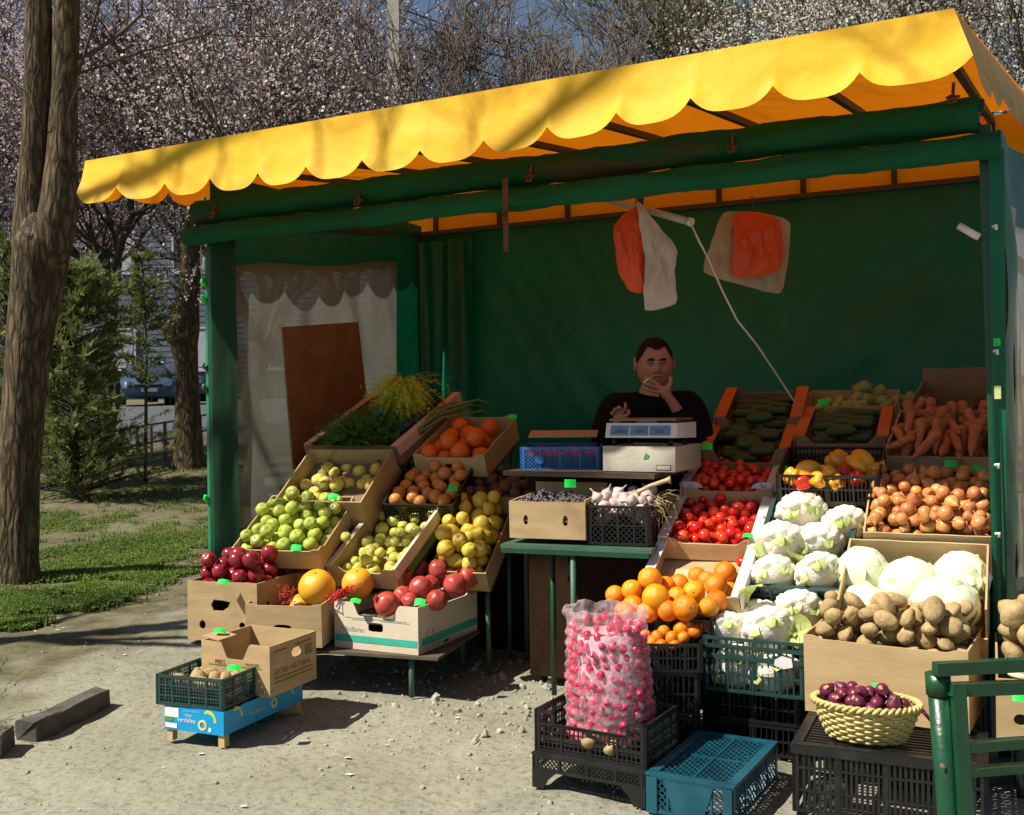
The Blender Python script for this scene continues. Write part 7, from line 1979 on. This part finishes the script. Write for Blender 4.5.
# cars
def car(px, py, m, label, rz, Yh=None):
    g_ = hit(px, py); X, Y, Z = g_.x, g_.y, g_.z + .08
    root = empty('parked_car', (X, Y, Z), R_(rz)); tag(root, label, 'car', 'cars parked beyond the fence')
    def loft(secs, name, mm, par=root):
        mb = MB(); n = len(secs[0]); vs = [p for s in secs for p in s]
        fs = [(i * n + k, i * n + (k + 1) % n, (i + 1) * n + (k + 1) % n, (i + 1) * n + k) for i in range(len(secs) - 1) for k in range(n)] + [tuple(range(n))[::-1], tuple((len(secs) - 1) * n + k for k in range(n))]
        mb.add(vs, fs, 0, True); o = mb.build(name, mm, par, recalc=True); return o
    def sec(y, w_, z0_, z1_, c=.12):
        return [(-w_, y, z0_ + .05), (-w_ * .96, y, z0_), (w_ * .96, y, z0_), (w_, y, z0_ + .05), (w_ * 1.0, y, (z0_ + z1_) / 2), (w_ * .93, y, z1_ - .04), (w_ * .85, y, z1_), (-w_ * .85, y, z1_), (-w_ * .93, y, z1_ - .04), (-w_ * 1.0, y, (z0_ + z1_) / 2)]
    loft([sec(-2.1, .70, .32, .60), sec(-2.05, .80, .24, .72), sec(-1.6, .85, .22, .86), sec(-.8, .86, .22, .92), sec(.6, .86, .22, .93), sec(1.5, .85, .22, .96), sec(2.0, .80, .26, .92), sec(2.1, .72, .34, .80)], 'body', m)
    def cab(y, w0, w1, z1_): return [(-w0, y, .88), (w0, y, .88), (w1, y, z1_ - .05), (w1 * .9, y, z1_), (-w1 * .9, y, z1_), (-w1, y, z1_ - .05)]
    loft([cab(-1.0, .74, .70, .93), cab(-.35, .76, .62, 1.38), cab(.8, .76, .62, 1.42), cab(1.3, .75, .60, 1.30), cab(1.8, .72, .66, .98)], 'cabin', glass)
    loft([[(-.60, -.30, 1.385), (.60, -.30, 1.385), (.58, -.28, 1.42), (-.58, -.28, 1.42)], [(-.61, .4, 1.40), (.61, .4, 1.40), (.58, .4, 1.455), (-.58, .4, 1.455)], [(-.60, 1.2, 1.32), (.60, 1.2, 1.32), (.57, 1.2, 1.37), (-.57, 1.2, 1.37)]], 'roof', m)
    for sx in (-.80, .80):
        for y_ in (-1.3, 1.3):
            mb = MB(); mb.tube([(sx - .10, y_, .30), (sx + .10, y_, .30)], .31, 20); wh = mb.build('wheel', black_plastic, root)
            mb = MB(); mb.tube([(sx - .108, y_, .30), (sx + .108, y_, .30)], .18, 14); mb.build('rim', steel, wh)
        mb = MB(); mb.prism(ell(sx * .72, .68, .14, .07), [], .06, T((0, -2.12, 0))); mb.build('headlight', mat('headlamp', (.5, .55, .6), None, 9, .15), root, recalc=True)
        mb = MB(); mb.box((sx * .9 - .09, 2.06, .70), (sx * .9 + .09, 2.13, .86)); mb.build('tail_light', red_print, root)
    mb = MB(); mb.box((-.25, -2.135, .42), (.25, -2.10, .54)); mb.build('number_plate', white_print, root)
    mb = MB(); mb.box((-.42, -2.10, .56), (.42, -2.06, .66)); mb.build('grille', black_plastic, root)
car(146, 407, mat('pale_blue_car', (.04, .07, .13), (.03, .06, .11), 3, .4), 'greyish blue car parked beyond the fence, left of the burl trunk', 22)
car(176, 404, mat('dark_blue_car', (.02, .04, .16), (.015, .03, .12), 3, .25, coat=.6), 'dark blue car partly hidden behind the burl trunk', 22)
# weeds just outside the left edge throw the ragged shadow
herb(ground_at(-30, 735), 40, .42, .45, dill_m, 'leafy weed at the left edge beside the concrete block', 9, name='weed')

# ================================================================ LIGHT
SHD = Vector((.93, .37, 0)).normalized(); EL = R_(50.5)
sd = SHD * math.cos(EL) - Vector((0, 0, math.sin(EL)))
sl = bpy.data.lights.new('sun', 'SUN'); sl.energy = 5.0; sl.angle = R_(.53); sl.color = (1, .93, .80)
so = bpy.data.objects.new('sun', sl); COL.objects.link(so); so.rotation_euler = sd.to_track_quat('-Z', 'Y').to_euler()
w_ = bpy.data.worlds.new('World'); scene.world = w_; w_.use_nodes = True; wn = w_.node_tree
sky = wn.nodes.new('ShaderNodeTexSky'); sky.sky_type = 'NISHITA'; sky.sun_disc = False; sky.sun_elevation = EL; sky.sun_rotation = math.atan2(-SHD.x, -SHD.y)
sky.air_density = 1.0; sky.dust_density = .4; sky.ozone_density = 1.5
bg = wn.nodes['Background']; wn.links.new(sky.outputs[0], bg.inputs[0]); bg.inputs[1].default_value = .05
scene.view_settings.view_transform = 'Standard'; scene.view_settings.look = 'None'; scene.view_settings.gamma = 1
scene.view_settings.exposure = .66
scene.render.engine = 'CYCLES'
scene.cycles.use_denoising = True
scene.cycles.max_bounces = 8; scene.cycles.transparent_max_bounces = 12
scene.cycles.caustics_reflective = False; scene.cycles.caustics_refractive = False
